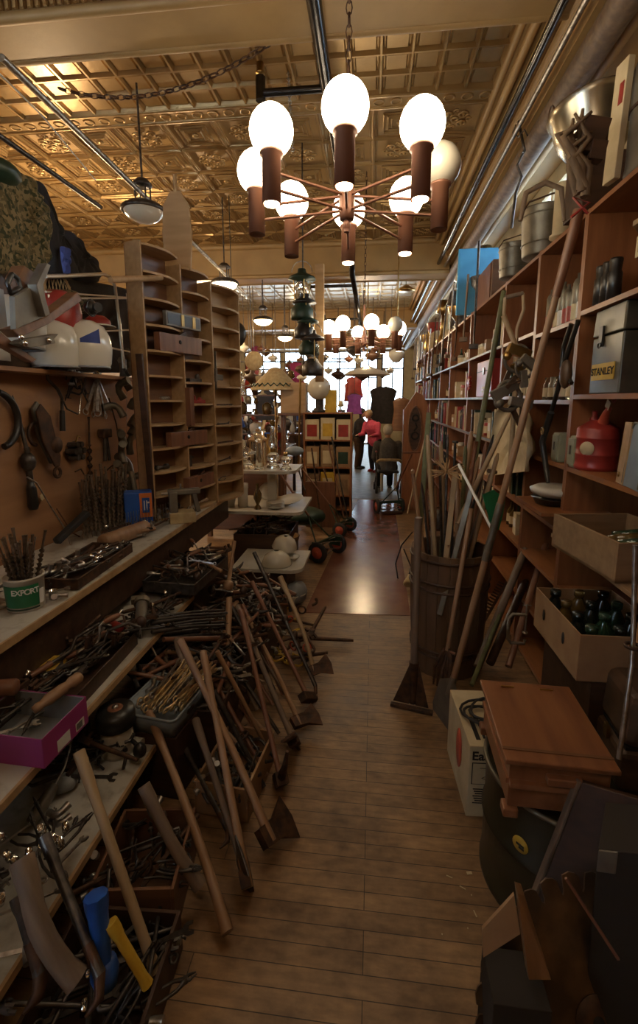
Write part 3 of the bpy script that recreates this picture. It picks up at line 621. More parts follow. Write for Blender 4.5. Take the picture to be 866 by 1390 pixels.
# hand drill with twisted cord wire under magenta box
a=pZ(40,1120,.31);b2=pZ(75,1065,.35)
t=thing('drain_auger','grey drum hand auger with bright cable on the low white board','auger'); obj('body',MB().lathe([(0,0),(.02,.01),(.026,.05),(.024,.12),(.016,.15),(0,.152)],12),'sand',t); obj('cable',MB().tube([(0,0,.15),(.0,.01,.22),(.02,.03,.3)],.0045,6),'steel',t); put(t,a,b2)
tag(obj('plastic_bag',wear(MB().ell((0,0,0),(.07,.05,.03),14),.005),'grey',None,0,pZ(83,1062,.31)),'crumpled clear grey bag on the low white board','bag')
tag(obj('spark_plug',MB().lathe([(0,0),(.004,0),(.005,.015),(.009,.018),(.009,.03),(.006,.034),(.006,.05),(.003,.052),(0,.06)],8),'dsteel',None,0,pZ(105,1108,.282),(R(75),0,R(20))),'small dark spark plug alone on the white board','spark plug')
# yellow manual and drill bits around
tag(obj('yellow_notebook',MB().box((0,0,.01),(.1,.14,.018)),'yellow',None,.002,pZ(72,905,.66),(0,R(6),R(20))),'yellow packet under the crank handles on the middle shelf','packet')
for k,(x,y,x2,y2,l) in enumerate(((70,900,150,850,'long bent crank handle nearest the magenta box'),(120,880,190,852,'second bent crank handle behind the first'))):
    a=pZ(x,y,.7);c=pZ(x2,y2,.74); t=thing('crank_handle',l,'crank'); d=(c-a).length
    obj('rod',MB().tube([(0,0,0),(0,0,d*.3),(.05,0,d*.42),(.05,0,d*.8),(0,0,d)],.009,8),'dsteel',t); obj('grip',MB().tube([(0,0,-.1),(0,0,0)],[.013,.015],8),'hick4',t); put(t,a,c,90)
a=pZ(172,880,.66)
tag(obj('angle_grinder',MB().tube([(0,0,0),(.0,0,.16)],[.03,.033],12).tube([(0,0,.16),(0,0,.19)],[.045,.045],14).box((.02,0,.2),(.08,.04,.03)),'sand'),'plastic wrapped grey and red power tool on the tray','power tool'); put(bpy.data.objects['angle_grinder'],pZ(190,850,.68),pZ(195,795,.8))
tag(obj('red_roller',MB().lathe([(0,-.05),(.022,-.05),(.024,0),(.022,.05),(0,.05)],14),'red',None,0,pZ(158,850,.72),(R(80),0,R(50))),'red brown roller knob in the black tray','roller')
# bucket EXPORT
p=pZ(30,826,.935)
t=thing('paint_bucket','white plastic bucket with green label crammed with twist drills','bucket',(p.x,p.y+.03,.931),0)
obj('pail',MB().lathe([(0,0),(.073,0),(.078,.003),(.084,.15),(.088,.152),(.088,.16),(.08,.16),(.074,.02),(0,.015)],28),'white',t)
obj('green_label',MB().lathe([(.0795,.025),(.0845,.13)],28,0,None,True,-PI*.95,-PI*.05),'green',t)
obj('label_band',MB().lathe([(.0805,.012),(.081,.02)],28,0,None,True,-PI*.95,-PI*.05),'dgreen',t)
base=V((p.x,p.y+.03,.931)); fa=math.atan2(-base.y,-base.x)
for k,ch in enumerate('EXPORT'):
    a=fa-.6+k*.235; r=.0855; T=Matrix.Translation((r*math.cos(a),r*math.sin(a),.1))@Matrix.Rotation(a+PI/2,4,'Z')@Matrix.Rotation(PI/2-.04,4,'X')
    text(ch,.036,'wpaper',t,T,'lettering',.0008,bold=.0006)
a=fa+.85; obj('white_panel',MB().lathe([(.0835,.03),(.0865,.1)],6,0,None,True,a-.14,a+.18),'wpaper',t)
for k in range(26):
    a=U(0,2*PI);r=U(0,.055); p0=base+V((r*math.cos(a)*.6,r*math.sin(a)*.6,.02)); p1=base+V((r*math.cos(a)*1.6+U(-.02,.02),r*math.sin(a)*1.6,.25))
    setk('auger bit' if k%2 else 'bright auger bit',along(p0+V((0,0,U(0,.05))),p1),'standing in the green labelled bucket')
p=pZ(73,812,.935); tag(obj('metal_cup',MB().lathe([(0,0),(.02,0),(.02,.045),(.022,.046),(.018,.045),(.018,.004),(0,.004)],18),'chrome',None,0,(p.x,p.y,.932)),'small bright metal cup right of the green labelled bucket','cup')
# wood tray with big augers
p=pZ(172,737,.935)
t=thing('wooden_trough','rounded orange wood trough in front of the standing auger bits','trough',(p.x-.02,p.y+.02,.93),R(76))
obj('trough',MB().lathe([(.001,-.2),(.045,-.2),(.05,-.19),(.05,.2),(.045,.21),(.001,.21)],18,0,TR((0,0,.06),0,90,0)),'hick',t)
obj('board',MB().box((0,.09,.012),(.42,.1,.02)),'pine',t)
for k in range(30):
    u=(k%10)/9; v=k//10; q=pZ(114+u*52+v*2,733-u*17-v*6,.945)
    setk('auger bit',along(q,q+V((U(-.03,.03),.02+U(-.03,.03),.3)),U(0,90),1.15+.35*random.random()),'standing upright behind the rounded trough')
# long single augers and hooks on the wall
def onwall(x,y): return pX(x,y,-2.18)
tag(put(obj('ship_auger',auger_mb(.72,.02),'rust'),onwall(119,700)+V((.03,0,0)),onwall(114,520)+V((.03,0,0)),0),'very long rusty auger hanging against the plywood','drill bit')
# plier bunch etc
def hang_spans(x,y,xs,y2,lab,group,m='steel'):
    a=onwall(x,y)
    for k,xx in enumerate(xs):
        c=onwall(xx,y2+U(-4,6)); o=tag(obj('hanging_spanner',spanner_mb((c-a).length,.026),m),lab,'spanner',group); put(o,c+V((.02,0,0)),a+V((.03,0,0)),90+U(-20,20))
hang_spans(127,510,(112,123,129,135,141,149),562,'long spanner hanging in the bunch on a ring on the plywood wall','spanners bunched on a ring')
t=tag(obj('key_ring',MB().tor((0,0,0),.02,.005,14,6,0,'x'),'brass',None,0,onwall(127,508)+V((.03,0,0))),'brass ring from which the bunch of spanners hangs','ring')
# tin snip / pulley block at (45-70,560-650)
t=thing('pulley_block','rusty grey triangular block and tackle hung on the plywood','pulley',onwall(52,588)+V((.02,0,0))); t.scale=(1.6,1.6,1.6)
T=Matrix.Rotation(PI/2,4,'Z')@Matrix.Rotation(PI/2,4,'X')
obj('cheek_plate',MB().prism([(-.05,.1),(-.02,.13),(.03,.08),(.07,-.09),(.06,-.13),(.03,-.13),(-.03,-.02)],.012,0,T),'sand',t,.003); obj('cheek_plate',MB().prism([(-.05,.1),(-.02,.13),(.03,.08),(.07,-.09),(.06,-.13),(.03,-.13),(-.03,-.02)],.008,0,T@Matrix.Translation((-.02,-.01,.035))),'rust',t,.003)
obj('wheel',MB().lathe([(0,-.02),(.035,-.02),(.028,0),(.035,.02),(0,.02)],18,0,TR((.025,.03,-.05),0,90,0)),'rust',t)
obj('hook',MB().tor((.02,.05,-.17),.02,.007,14,6,0,'x').tor((.01,-.04,.0),.045,.007,12,6,0,'x',None,R(60),R(260)),'rust',t)
# black handled drill hanging (px 15-45, 520-690)
t=thing('hand_drill','black egg beater hand drill with long grip hanging on the plywood','hand drill')
obj('grip',MB().lathe([(0,0),(.016,.003),(.021,.02),(.019,.09),(.012,.12),(0,.125)],12),'black',t)
obj('frame',MB().tube([(0,0,.12),(0,0,.18),(0,.0,.26)],[.013,.012,.01],8).ell((0,0,.2),(.03,.03,.04),12),'dsteel',t)
obj('rod',MB().tube([(0,0,.25),(-.02,0,.4),(-.05,0,.5)],.008,6),'dsteel',t); put(t,onwall(38,692)+V((.04,0,0)),onwall(22,560)+V((.04,0,0)),0,1.55)
tag(obj('hose_loop',MB().tor((0,0,0),.16,.02,20,8,0,'x',None,R(-80),R(80)),'black',None,0,onwall(-10,570)+V((.03,0,0))),'black curved hose at the left edge on the plywood','hose')
# bit brace with black grip (60-80,500-585) and bright hooks (85-105)
t=thing('brace_drill','black handled crank brace hanging high on the plywood','brace')
obj('grip',MB().tube([(0,0,0),(0,0,.1)],[.014,.012],10),'black',t); obj('crank',MB().tube([(0,0,.1),(0,0,.16),(0,.03,.2),(0,.1,.24),(0,.1,.3),(0,.0,.34)],.008,8),'dsteel',t); put(t,onwall(76,585)+V((.05,0,0)),onwall(74,510)+V((.05,0,0)),0,1.4)
for k,(pp,l) in enumerate(((((82,492),(97,515),(101,525),(97,562)),'bright bent rod hanging from the wall hook'),(((72,540),(80,555),(95,562)),'thin dark rod beside the bright bent rod'))):
    tag(obj('bent_rod',MB().tube([onwall(*q)+V((.06,0,0)) for q in pp],.006,6),'chrome' if k==0 else 'dsteel'),l,'rod')
p=onwall(90,505)
for k in range(12): setk(['pliers','pipe elbow','c clamp'][k%3],TR((p.x+.05+U(0,.03),p.y+U(-.04,.04),p.z+U(-.08,.06)),U(-30,30),180+U(-30,30),U(0,180)),'in the shiny bunch hanging above the black grip')
# hexagonal chuck at (95,610)
p=onwall(95,612)+V((.04,0,0))
t=thing('socket_cluster','black iron lobed wheel hung on the plywood','wheel',p); t.scale=(1.5,1.5,1.5); b=MB()
for k in range(6): a=k*PI/3; b.tube([(-.02,.035*math.cos(a),.035*math.sin(a)),(.03,.035*math.cos(a),.035*math.sin(a))],.014,8)
b.tube([(-.02,0,0),(.02,0,0)],.03,12); obj('wheel',b,'dsteel',t); obj('hook',MB().tube([(0,.01,.04),(0,.03,.07),(0,.05,.06)],.004,6),'brass',t)
# hammer heads on wall (138,580-620)
t=thing('hanging_hammer','dark mallet hanging head up beside the curved cord','hammer',onwall(138,588)+V((.03,0,0))); t.scale=(1.4,1.4,1.4); obj('head',MB().box((0,0,0),(.04,.085,.05)),'rust',t,.005); obj('handle',MB().tube([(0,-.01,-.02),(0,-.02,-.16)],.01,7).tube([(0,.01,-.02),(0,.025,-.16)],.01,7),'dsteel',t)
tag(obj('hooked_rod',MB().tube([onwall(140,540)+V((.05,0,0)),onwall(150,575)+V((.05,0,0)),onwall(155,605)+V((.05,0,0)),onwall(150,628)+V((.05,0,0)),onwall(137,638)+V((.05,0,0))],.006,6),'rust'),'brown curved cord hanging around the dark mallet','cord')
for k,(pp,l,m) in enumerate(((((16,647),(30,655),(45,680),(60,720),(68,745)),'long curved hook rod reaching to the plywood at left','steel'),(((84,640),(92,636),(107,660),(120,700),(128,745)),'second curved hook rod in the middle of the plywood','rust'),(((58,690),(80,722),(120,745)),'reddish bent rod lying against the bench','hick4'))):
    tag(obj('hook_rod',MB().tube([onwall(*q)+V((.1 if i<3 else .16,0,0)) for i,q in enumerate(pp)],.005,6),m),l,'rod')
# strings of grey pipe links (170,500-680)
for k,(x,y0,y1,l) in enumerate(((172,505,590,'upper string of grey steel elbows hanging at the wall end'),(172,590,680,'lower string of grey steel elbows hanging at the wall end'))):
    t=thing('elbow_string',l,'pipe fitting'); t.location=(0,0,0)
    n=7
    for i in range(n):
        q=pX(x+(-4 if i%2 else 5),y0+(y1-y0)*i/n,-2.05); e=obj('elbow',elbow_mb(),'galv',t); e.matrix_world=TR(q,U(-35,35),U(-35,35),U(0,360),2.4)
    obj('wire',MB().tube([pX(x,y0-14,-2.06),pX(x,y1-6,-2.06)],.002,4),'steel',t)
tag(obj('steel_pipe',MB().tube([pX(188,690,-1.85),pX(178,640,-1.9)],.022,10),'galv'),'short grey pipe standing right of the elbow strings','pipe')
tag(obj('angled_plank',MB().box((0,0,0),(.3,.05,.04)),'blackm',None,.008,pX(98,715,-1.95),(0,R(-25),R(80))),'black rubber block on the bench behind the trough','block')
tag(obj('wall_tag',MB().box((0,0,0),(.002,.04,.04)),'paper',None,0,onwall(54,674)+V((.02,0,0)),(R(20),0,0)),'small cream tag on the curved hook rod','tag')
# blue and orange oil jug
p=pZ(188,713,.935)
t=thing('oil_can','blue container with orange label square on the upper bench','can',(p.x,p.y+.02,.932),R(28)); t.scale=(1.2,1.2,2.1)
obj('body',MB().box((0,0,.065),(.17,.1,.13)),'blue',t,.006); lb=obj('label_panel',MB().box((.045,-.051,.08),(.075,.003,.09)),'orange',t); obj('label_centre',MB().box((.045,-.054,.08),(.045,.003,.055)),'blue',lb); lb2=obj('lettering_bars',MB().box((.035,-.057,.08),(.006,.002,.035)).box((.05,-.057,.08),(.006,.002,.035)).box((.06,-.057,.09),(.012,.002,.006)),'wpaper',lb)
for k in range(16):
    q=pZ(172+k*3.6,722-k*1.0,.94); setk('bright auger bit',along(q,q+V((0,.0,.13)),0,.55),'in the row standing before the blue container')
# jig saw like machine
p=pZ(246,708,.935)
t=thing('clamp_machine','grey arched machine on a yellowed base at the right end of the bench','machine',(p.x,p.y+.02,.932),R(30)); t.scale=(1.25,1.25,1.4)
obj('base',MB().box((0,0,.03),(.16,.12,.06)),'straw',t,.004)
obj('frame',MB().box((-.05,0,.12),(.05,.07,.12)).box((.02,0,.175),(.2,.06,.03)).box((.09,0,.12),(.03,.05,.14),rot=(0,-12,0)),'sand',t,.006); obj('screw',MB().tube([(-.12,0,.17),(-.05,0,.17)],.008,6).tube([(.0,0,.19),(0,0,.22)],.006,6),'steel',t)
# ---------------- bin shelf unit ----------------
far=V((-1.45,4.75,.935)); ang=R(18.6); dr=V((math.sin(ang),math.cos(ang),0)); Lu=1.27; near=far-dr*Lu
# local frame: +X runs along the face towards the far end, -Y faces the aisle
UT=Matrix.Translation(near)@Matrix.Rotation(PI/2-ang,4,'Z')
t=thing('bin_shelf_unit','tall pale wooden unit of three columns of curved bin shelves','shelf'); t.matrix_world=UT
cols=[(0,.42),(.42,.81),(.81,Lu)]; HT=[2.12,2.05,2.0]; DP=.19; rows=11
def sh_pts(x0,x1):  # shelf outline with a curved front edge
    n=8; f=[(x0+(x1-x0)*i/n,-DP*(.62+.38*math.sin(PI*(.15+.8*i/n))) if True else 0) for i in range(n+1)]
    return f+[(x1,0),(x0,0)]
for ci,(x0,x1) in enumerate(cols):
    obj('divider',MB().box((x0+.006,-DP*.38+.0,HT[ci]/2),(.014,DP*.8,HT[ci])),'pine',t,.001)
    for r in range(rows+1):
        z=HT[ci]*r/rows*.985; obj('shelf_board',MB().prism(sh_pts(x0+.014,x1),.017,0,Matrix.Translation((0,0,z))),'pine',t)
    obj('back_panel',MB().box(((x0+x1)/2,.006,HT[ci]/2),(x1-x0,.01,HT[ci])),'mwood' if ci<2 else 'pine',t)
obj('divider',MB().box((Lu,-DP*.3,1.0),(.016,DP*.75,2.0)),'pine',t,.001)
def on_unit(c,r,fx=.5,y=-.08): x0,x1=cols[c]; return UT@V((x0+(x1-x0)*fx,y,HT[c]*r/rows*.985+.014))
uz=math.degrees(PI/2-ang)
def uobj(name,mb,m,lab,cat,c,r,fx=.5,y=-.08,rot=0,bev=0): return tag(obj(name,mb,m,None,bev,on_unit(c,r,fx,y),(0,0,R(uz+rot))),lab,cat)
t=thing('spirit_level','dark wooden spirit level with brass windows across the bin shelves','level',on_unit(0,8,.95,-.17),(0,0,R(uz))); t.scale=(1.15,1.2,1.5)
obj('body',MB().box((0,0,.045),(.36,.03,.075)),'sand',t,.002); obj('side_face',MB().box((0,-.016,.045),(.33,.003,.055)),'black',t)
for x in (-.02,.1): obj('brass_window',MB().box((x,-.019,.045),(.03,.004,.06)),'brass',t)
def plane_block(lab,c,r,fx,L,h,y=-.16,rot=0):
    t=thing('wooden_block_plane',lab,'hand plane',on_unit(c,r,fx,y),(0,0,R(uz+rot)))
    obj('body',MB().box((0,0,h/2),(L,.06,h)),'hick4',t,.003); obj('throat',MB().lathe([(0,-.002),(.016,-.002),(.016,.002),(0,.002)],14,0,TR((-.02,-.031,h*.6),90,0,0)),'ink',t)
    obj('wedge',MB().box((.04,0,h+.01),(.07,.03,.03),rot=(0,-25,0)),'dwood',t); return t
plane_block('long red brown wooden plane crossing the two left bin columns high up',0,7,.85,.5,.14)
plane_block('red brown wooden plane crossing the two left bin columns low down',0,3,1.0,.46,.12,-.15)
plane_block('tilted brown wooden block low in the bins behind the grey machine',1,1,.3,.42,.11,-.16,8)
uobj('wooden_post',MB().box((0,0,.16),(.05,.05,.32)),'hick4','upright red wooden block on the middle of the bin unit','block',1,4,.06,-.17)
uobj('brass_plane',MB().box((0,0,.02),(.16,.05,.03)).ell((.05,0,.05),(.025,.02,.03),8),'dsteel','black iron plane on a middle bin shelf above the red post','hand plane',1,6,.5)
uobj('red_plane',MB().box((0,0,.02),(.16,.05,.03)).ell((-.05,0,.05),(.02,.02,.03),8).ell((.03,0,.04),(.03,.02,.02),8),'red','small red plane on the bin shelf right of the upright red block','hand plane',1,5-.45*0,.6)
uobj('coil_spring',MB().tube([(-.05+.1*i/50,.013*math.cos(i*.9),.018+.013*math.sin(i*.9)) for i in range(51)],.003,4),'steel','steel coil spring on a left bin shelf','spring',0,5,.6)
uobj('steel_spool',MB().lathe([(0,-.06),(.02,-.06),(.02,-.04),(.012,-.03),(.012,.03),(.024,.04),(.024,.07),(0,.07)],12,0,TR((0,0,.025),0,90,0)),'dsteel','dark turned steel arbor lying on a low left bin shelf','arbor',0,2,.4)
uobj('small_vice',MB().box((0,0,.05),(.05,.04,.1)).tube([(.02,0,.08),(.06,0,.08)],.012,8),'dsteel','small dark upright clamp head on a low middle bin shelf','clamp',1,2,.2)
for k in range(5):
    x0,x1=cols[2]
    o=[FI,SPD,FI,SPD,PL][k]; lab=['thin tool lying on the fifth bin shelf of the right column','dark spanner on the fourth bin shelf of the right column','flat file on the third bin shelf of the right column','dark spanner leaning on the second bin shelf of the right column','black pliers on the lowest bin shelf of the right column'][k]
    a=on_unit(2,[5,4,3,2,1][k],.15,-.12); c=on_unit(2,[5,4,3,2,1][k],.85,-.1)+V((0,0,.03*(k>2))); d=dup(o,lab,None); d.matrix_world=along(a+V((0,0,.012)),c+V((0,0,.012)),90,.85); d['category']=['file','spanner','file','spanner','pliers'][k]
    if 'group' in d.keys(): del d['group']
t=thing('hanging_saw','old hand saw with grey blade fixed to the right bin divider','saw',UT@V((.815,-.17,1.25)),(0,0,R(uz)))
obj('blade',MB().box((0,0,-.02),(.006,.02,.34)),'galv',t); obj('grip',MB().box((.05,0,-.08),(.1,.02,.05)).box((0,0,-.06),(.03,.02,.12)),'sand',t,.005)
# dark plank leaning left of the unit
o=tag(obj('dark_plank',MB().box((0,0,.6),(.05,.03,1.2)),'dwood',None,.003),'dark brown plank standing at the left end of the bin unit','plank'); put(o,pX(208,690,-1.74),pX(188,470,-1.74))
# rolled blueprints sticking out
o=tag(obj('wooden_rod',MB().tube([(0,0,0),(0,0,.55)],.022,10),'pine'),'pale round rod resting at the top left of the bin unit','rod'); put(o,pX(150,380,-1.75),on_unit(0,10,.9,-.16)+V((0,0,.03)))
# tall pale paddle
t=thing('wooden_paddle','pale rounded wooden paddle standing on top of the bin unit','paddle',(0,0,0))
pa=pX(240,372,-1.6)
pts=[(-.075,0),(.075,0),(.09,.2),(.075,.36),(.03,.43),(-.03,.43),(-.075,.36),(-.09,.2)]
obj('blade',MB().prism(pts,.02,0,Matrix.Rotation(PI/2,4,'X')),'pine',t,.004); obj('grip',MB().tube([(0,-.01,.42),(0,-.01,.52)],.012,8),'pine',t); t.matrix_world=TR(on_unit(1,11,.2,-.08)+V((0,0,-.01)),0,0,0,1.4)
# ---------------- wall top: helmets, rack, jackets ----------------
WT=MB().box((0,0,0),(.2,3.2,.025)); tag(obj('wall_shelf',WT,'ply',None,0,(-2.12,2.35,2.075)),'brown board shelf along the top of the plywood holding the helmets','shelf')
def helmet(lab,p,m,r=.125,stripe=None,rz=0):
    t=thing('safety_helmet',lab,'helmet',p,(0,0,R(rz)))
    b=MB().lathe([(r*.9,-.13),(r*.98,-.1),(r*1.03,-.03),(r*1.04,0),(r*.98,r*.45),(r*.8,r*.8),(r*.45,r*1.02),(0,r*1.1)],28); obj('shell',b,m,t)
    obj('rim',MB().tor((0,0,-.13),r*.9,.008,28,6),'grey' if m!='grey' else m,t)
    if stripe:
        s=MB(); k=6
        vs=[];
        for i in range(k+1):
            a=-PI/2+.1+i*.12; zz=r*(.25+.4*(i/k)); rr=r*1.03*math.cos(max(0,zz/r-.35)*.9); 
            vs.append((rr*math.cos(a),rr*math.sin(a),zz))
        lo=[(r*1.035*math.cos(-PI/2+.1+i*.12),r*1.035*math.sin(-PI/2+.1+i*.12),r*.1+.0*i) for i in range(k+1)]
        s.add(vs+lo,[(i,i+1,i+k+2,i+k+1) for i in range(k)],0,True); obj('flash_mark',s,stripe,t)
    return t
p=pX(114,472,-1.93); helmet('white helmet with dark blue flash hanging at the right end of the wall shelf',p,'cer',.168,'bluef',20)
p=pX(74,470,-2.02); helmet('white helmet tucked behind the one with the blue flash',p,'cer',.15)
p=pX(22,440,-1.95); helmet('yellowed white helmet at the far left of the wall shelf',p,'white',.14)
p=pX(80,425,-2.02); helmet('glossy red helmet upside behind the grey plane',p,'red',.13)
p=pX(133,447,-1.95); t=thing('peaked_cap','red cap with pale peak on top of the white helmet','cap',p+V((0,0,.03))); obj('crown',MB().lathe([(.09,0),(.085,.03),(.05,.06),(0,.065)],20),'red',t); obj('peak',MB().lathe([(.08,-.005),(.12,-.015),(.12,-.008),(.08,.003)],20),'white',t)
p=pX(124,418,-1.8); tag(obj('head_lamp',MB().ell((0,0,0),(.045,.05,.045),12).tube([(.02,0,0),(.06,-.02,0)],.03,10).tor((0,0,0),.05,.006,12,5,0,'x'),'black',None,0,p),'black cap lamp lump at the end of the wooden plank stock','lamp')
# big wood/grey thing: shelf bracket block (px 20-110, 370-450)
t=thing('wooden_jig','large brown wooden jig with grey curved face above the helmets','jig')
pxslab('grey_face',[(20,402),(54,384),(60,405),(64,428),(22,447)],-1.66,.03,'sand',t); pxslab('curved_lip',[(50,386),(64,357),(69,360),(59,386),(62,405),(68,426),(62,430),(55,405)],-1.62,.05,'sand',t)
pxslab('rail',[(16,447),(62,430),(106,396),(112,408),(66,440),(28,458)],-1.68,.07,'mwood',t,.004); pxslab('wooden_block',[(24,378),(33,360),(50,372),(52,384),(30,396)],-1.7,.07,'mwood',t,.004)
pxslab('angled_block',[(24,466),(32,461),(80,453),(74,460),(76,466),(40,472)],-1.64,.05,'sand',t,.003); obj('strap',MB().tube([pX(x,y,-1.66) for x,y in((16,372),(24,378),(28,390),(14,398),(10,385),(16,372))],.012,6),'black',t)
pxslab('lower_brace',[(0,450),(30,475),(50,488),(44,492),(0,466)],-1.7,.04,'mwood',t)
for x,y in ((66,462),(34,466),(29,458)): obj('chrome_stud',MB().ell(pX(x,y,-1.635),(.012,.016,.016),10),'chrome',t)
o=tag(obj('bead_frame',MB().box((0,0,0),(.006,.11,.35)),'white',None,.002,pX(-2,440,-1.85)),'edge of a white framed panel at the left border','frame')
# chrome rack
t=thing('chrome_rack','chrome tube rack with rounded top rising behind the white helmets','rack',(0,0,0)); W=-2.08
def rk(pp,r=.009): return MB().tube([pX(x,y,W+.08) for x,y in pp],r*1.4,8)
obj('frame',rk([(62,375),(100,374),(140,372),(150,376),(156,388),(162,440),(168,500)]),'nickel',t)
for k,pp in enumerate((((62,396),(172,404)),((70,405),(172,405)),((130,450),(176,448)),((140,470),(178,478)),((172,398),(180,500)),((66,400),(74,480)))): obj('rack_bar',rk(pp,.005),'nickel',t)
# snowshoe like netting
t=thing('racket','oval frame with crossed webbing leaning behind the red helmet','racket',pX(80,403,-2.12)); pts=[(0,.12*math.cos(2*PI*i/20),.13*math.sin(2*PI*i/20)) for i in range(21)]
t.scale=(1.2,)*3; obj('frame',MB().tube(pts,.008,6),'pine',t); b=MB()
for k in range(-3,4):
    h=.12*math.sqrt(1-(k/4)**2); b.tube([(0,k*.03-h*.3,-h),(0,k*.03+h*.3,h)],.0025,4).tube([(0,k*.03+h*.3,-h),(0,k*.03-h*.3,h)],.0025,4)
obj('webbing',b,'straw',t)
# jackets
def cloth_blob(pp,W,th,seed=0,n=7):
    """hanging garment: outline in px at plane X=W, thickness th, folded surface"""
    random.seed(seed); P=[pX(x,y,W) for x,y in pp]; c=sum(P,V())/len(P); b=MB(); k=len(P); vs=[];fs=[]
    rings=[(1,0),(1.0,th*.5),(.93,th*.95),(.7,th*.9),(.45,th*1.05),(.25,th*.9),(0.02,th)]
    for ri,(s,x) in enumerate(rings):
        for i,p in enumerate(P): q=c+(p-c)*s; vs.append((q.x+x+(.018*math.sin(i*2.1)+U(-.012,.012))*(ri>0),q.y,q.z))
    for r in range(len(rings)-1):
        for i in range(k): a=r*k+i;e=r*k+(i+1)%k; fs.append((a,e,e+k,a+k))
    b.add(vs,fs,0,True); return b
def dens(pp,m=3):
    o=[]
    for i in range(len(pp)):
        a=pp[i];c=pp[(i+1)%len(pp)]
        for j in range(m): o.append((a[0]+(c[0]-a[0])*j/m,a[1]+(c[1]-a[1])*j/m))
    return o
for nm,pp,W,m,lab,s in (('camouflage_jacket',[(-30,215),(10,232),(30,238),(42,262),(52,275),(58,300),(58,350),(50,368),(20,372),(-30,372)],-2.0,'camo','camouflage jacket hanging at the top left',1),
    ('dark_jacket',[(40,240),(54,272),(66,300),(80,330),(92,350),(100,378),(60,380),(56,300)],-2.12,'cloth','black jacket hanging just behind the camouflage one',2),
    ('dark_jacket',[(78,310),(96,322),(104,340),(118,350),(130,372),(126,385),(96,380),(84,340)],-2.2,'cloth','second black jacket nearest the chrome rack',3),
    ('khaki_coat',[(50,372),(110,380),(172,392),(176,440),(180,506),(100,506),(40,500)],-2.3,'cloth','dark bundle of clothes piled behind the chrome rack and helmets',6),
    ('green_coat',[(-40,365),(40,368),(60,400),(60,506),(-40,506)],-2.2,'dbag','brown leather clothing behind the helmets at the far left',7),
    ('blue_tie',[(81,334),(91,336),(93,350),(92,372),(86,372),(82,350)],-2.0,'bluef','blue strip of cloth showing between the black jackets',4)):
    o=tag(obj(nm,cloth_blob(dens(pp),W,.08 if nm!='blue_tie' else .02,s),m),lab,'tie' if nm=='blue_tie' else 'jacket')
    q=o.modifiers.new('s','SUBSURF'); q.levels=1;q.render_levels=2
random.seed(11)
tag(obj('cloth_hat',MB().ell((0,0,0),(.1,.13,.06),14),'dgreen',None,0,pX(-4,232,-1.95)),'green cloth cap on top of the camouflage jacket','cap')
tag(obj('clothes_rail',MB().tube([(-2.05,1.2,3.32),(-2.05,3.6,3.32)],.015,8),'dsteel'),'dark rail that the camouflage and black jackets hang from','rail')
tag(obj('khaki_bundle',wear(MB().ell((0,0,0),(.12,.25,.07),16),.012),'camo',None,0,pX(100,410,-2.14)),'folded camouflage bundle behind the chrome rack','clothes')
# ---------------- white display shelves ----------------
t=thing('display_shelf','white stepped display shelves with rounded corners holding glass and crockery','shelf')
def rshelf(x0,x1,y0,y1,z,th=.035,r=.12):
    pts=[(x0,y0)]+[(x1-r+r*math.cos(a),y0+r+r*math.sin(a)) for a in [(-PI/2)+PI/2*i/8 for i in range(9)]]+[(x1,y1),(x0,y1)]
    return MB().prism(pts,th,0,None,z)
s1=pY(400,640,5.0); s2=pY(409,697,4.75); s3=pY(410,775,4.1)
zs=[s1.z-.035,s2.z-.035,s3.z-.035]; print('SHELVES',s1,s2,s3)
obj('upper_shelf',rshelf(-1.55,s1.x,5.0,5.6,zs[0]),'white',t,.004); obj('middle_shelf',rshelf(-1.64,s2.x,4.78,5.62,zs[1]),'white',t,.004); obj('lower_shelf',rshelf(-1.3,s3.x,4.1,4.7,zs[2]),'white',t,.004)
for x,y,z0,z1 in ((-1.15,5.3,0,zs[0]),(-1.0,4.5,0,zs[2]),(-1.1,5.2,0,zs[1])): obj('post',MB().box((x,y,(z0+z1)/2),(.1,.08,z1-z0)),'white',t)
Z1,Z2,Z3=zs[0]+.036,zs[1]+.036,zs[2]+.036
def gl(name,prof,lab,px,Y,z,m='glass',cat='glassware',n=20,s=1):
    p=pY(px[0],px[1],Y); return tag(obj(name,MB().lathe([(r*s,h*s) for r,h in prof],n),m,None,0,(p.x,Y,z)),lab,cat)
chim=[(.028,0),(.03,.02),(.055,.07),(.05,.11),(.032,.16),(.027,.25),(.03,.27)]
def oil_lamp(lab,x,Y,z,s=1,ch=True):
    p=pY(x,640,Y); t=thing('oil_lamp',lab,'lamp',(p.x,Y,z)); t.scale=(s,s,s)
    obj('font',MB().lathe([(0,0),(.08,0),(.07,.02),(.035,.06),(.075,.1),(.08,.13),(.05,.165),(.022,.18),(0,.18)],22),'glass',t)
    obj('burner',MB().lathe([(.022,.18),(.03,.19),(.03,.21),(.02,.23),(0,.23)],14),'brass',t)
    if ch: obj('chimney',MB().lathe([(r,.2+h) for r,h in chim],20),'glass',t)
oil_lamp('clear glass oil lamp with tall chimney at the middle of the upper white shelf',371,5.25,Z1,1.0)
oil_lamp('clear glass oil lamp without chimney in front on the upper white shelf',388,5.12,Z1,.85,False)
gl('glass_cake_stand',[(0,0),(.12,.0),(.1,.02),(.03,.1),(.03,.12),(.12,.16),(.13,.17),(.1,.2),(.03,.24),(0,.25)],'wide clear glass bowl on foot at the left of the upper white shelf',(333,640),5.2,Z1,'glass','cake stand',24,1.0)
gl('glass_vase',[(0,0),(.06,0),(.05,.01),(.035,.1),(.04,.25),(.035,.3),(.07,.42),(.072,.42)],'tall flared glass vase on the upper white shelf before the brown lantern','' or (352,640),5.1,Z1,'glass','vase')
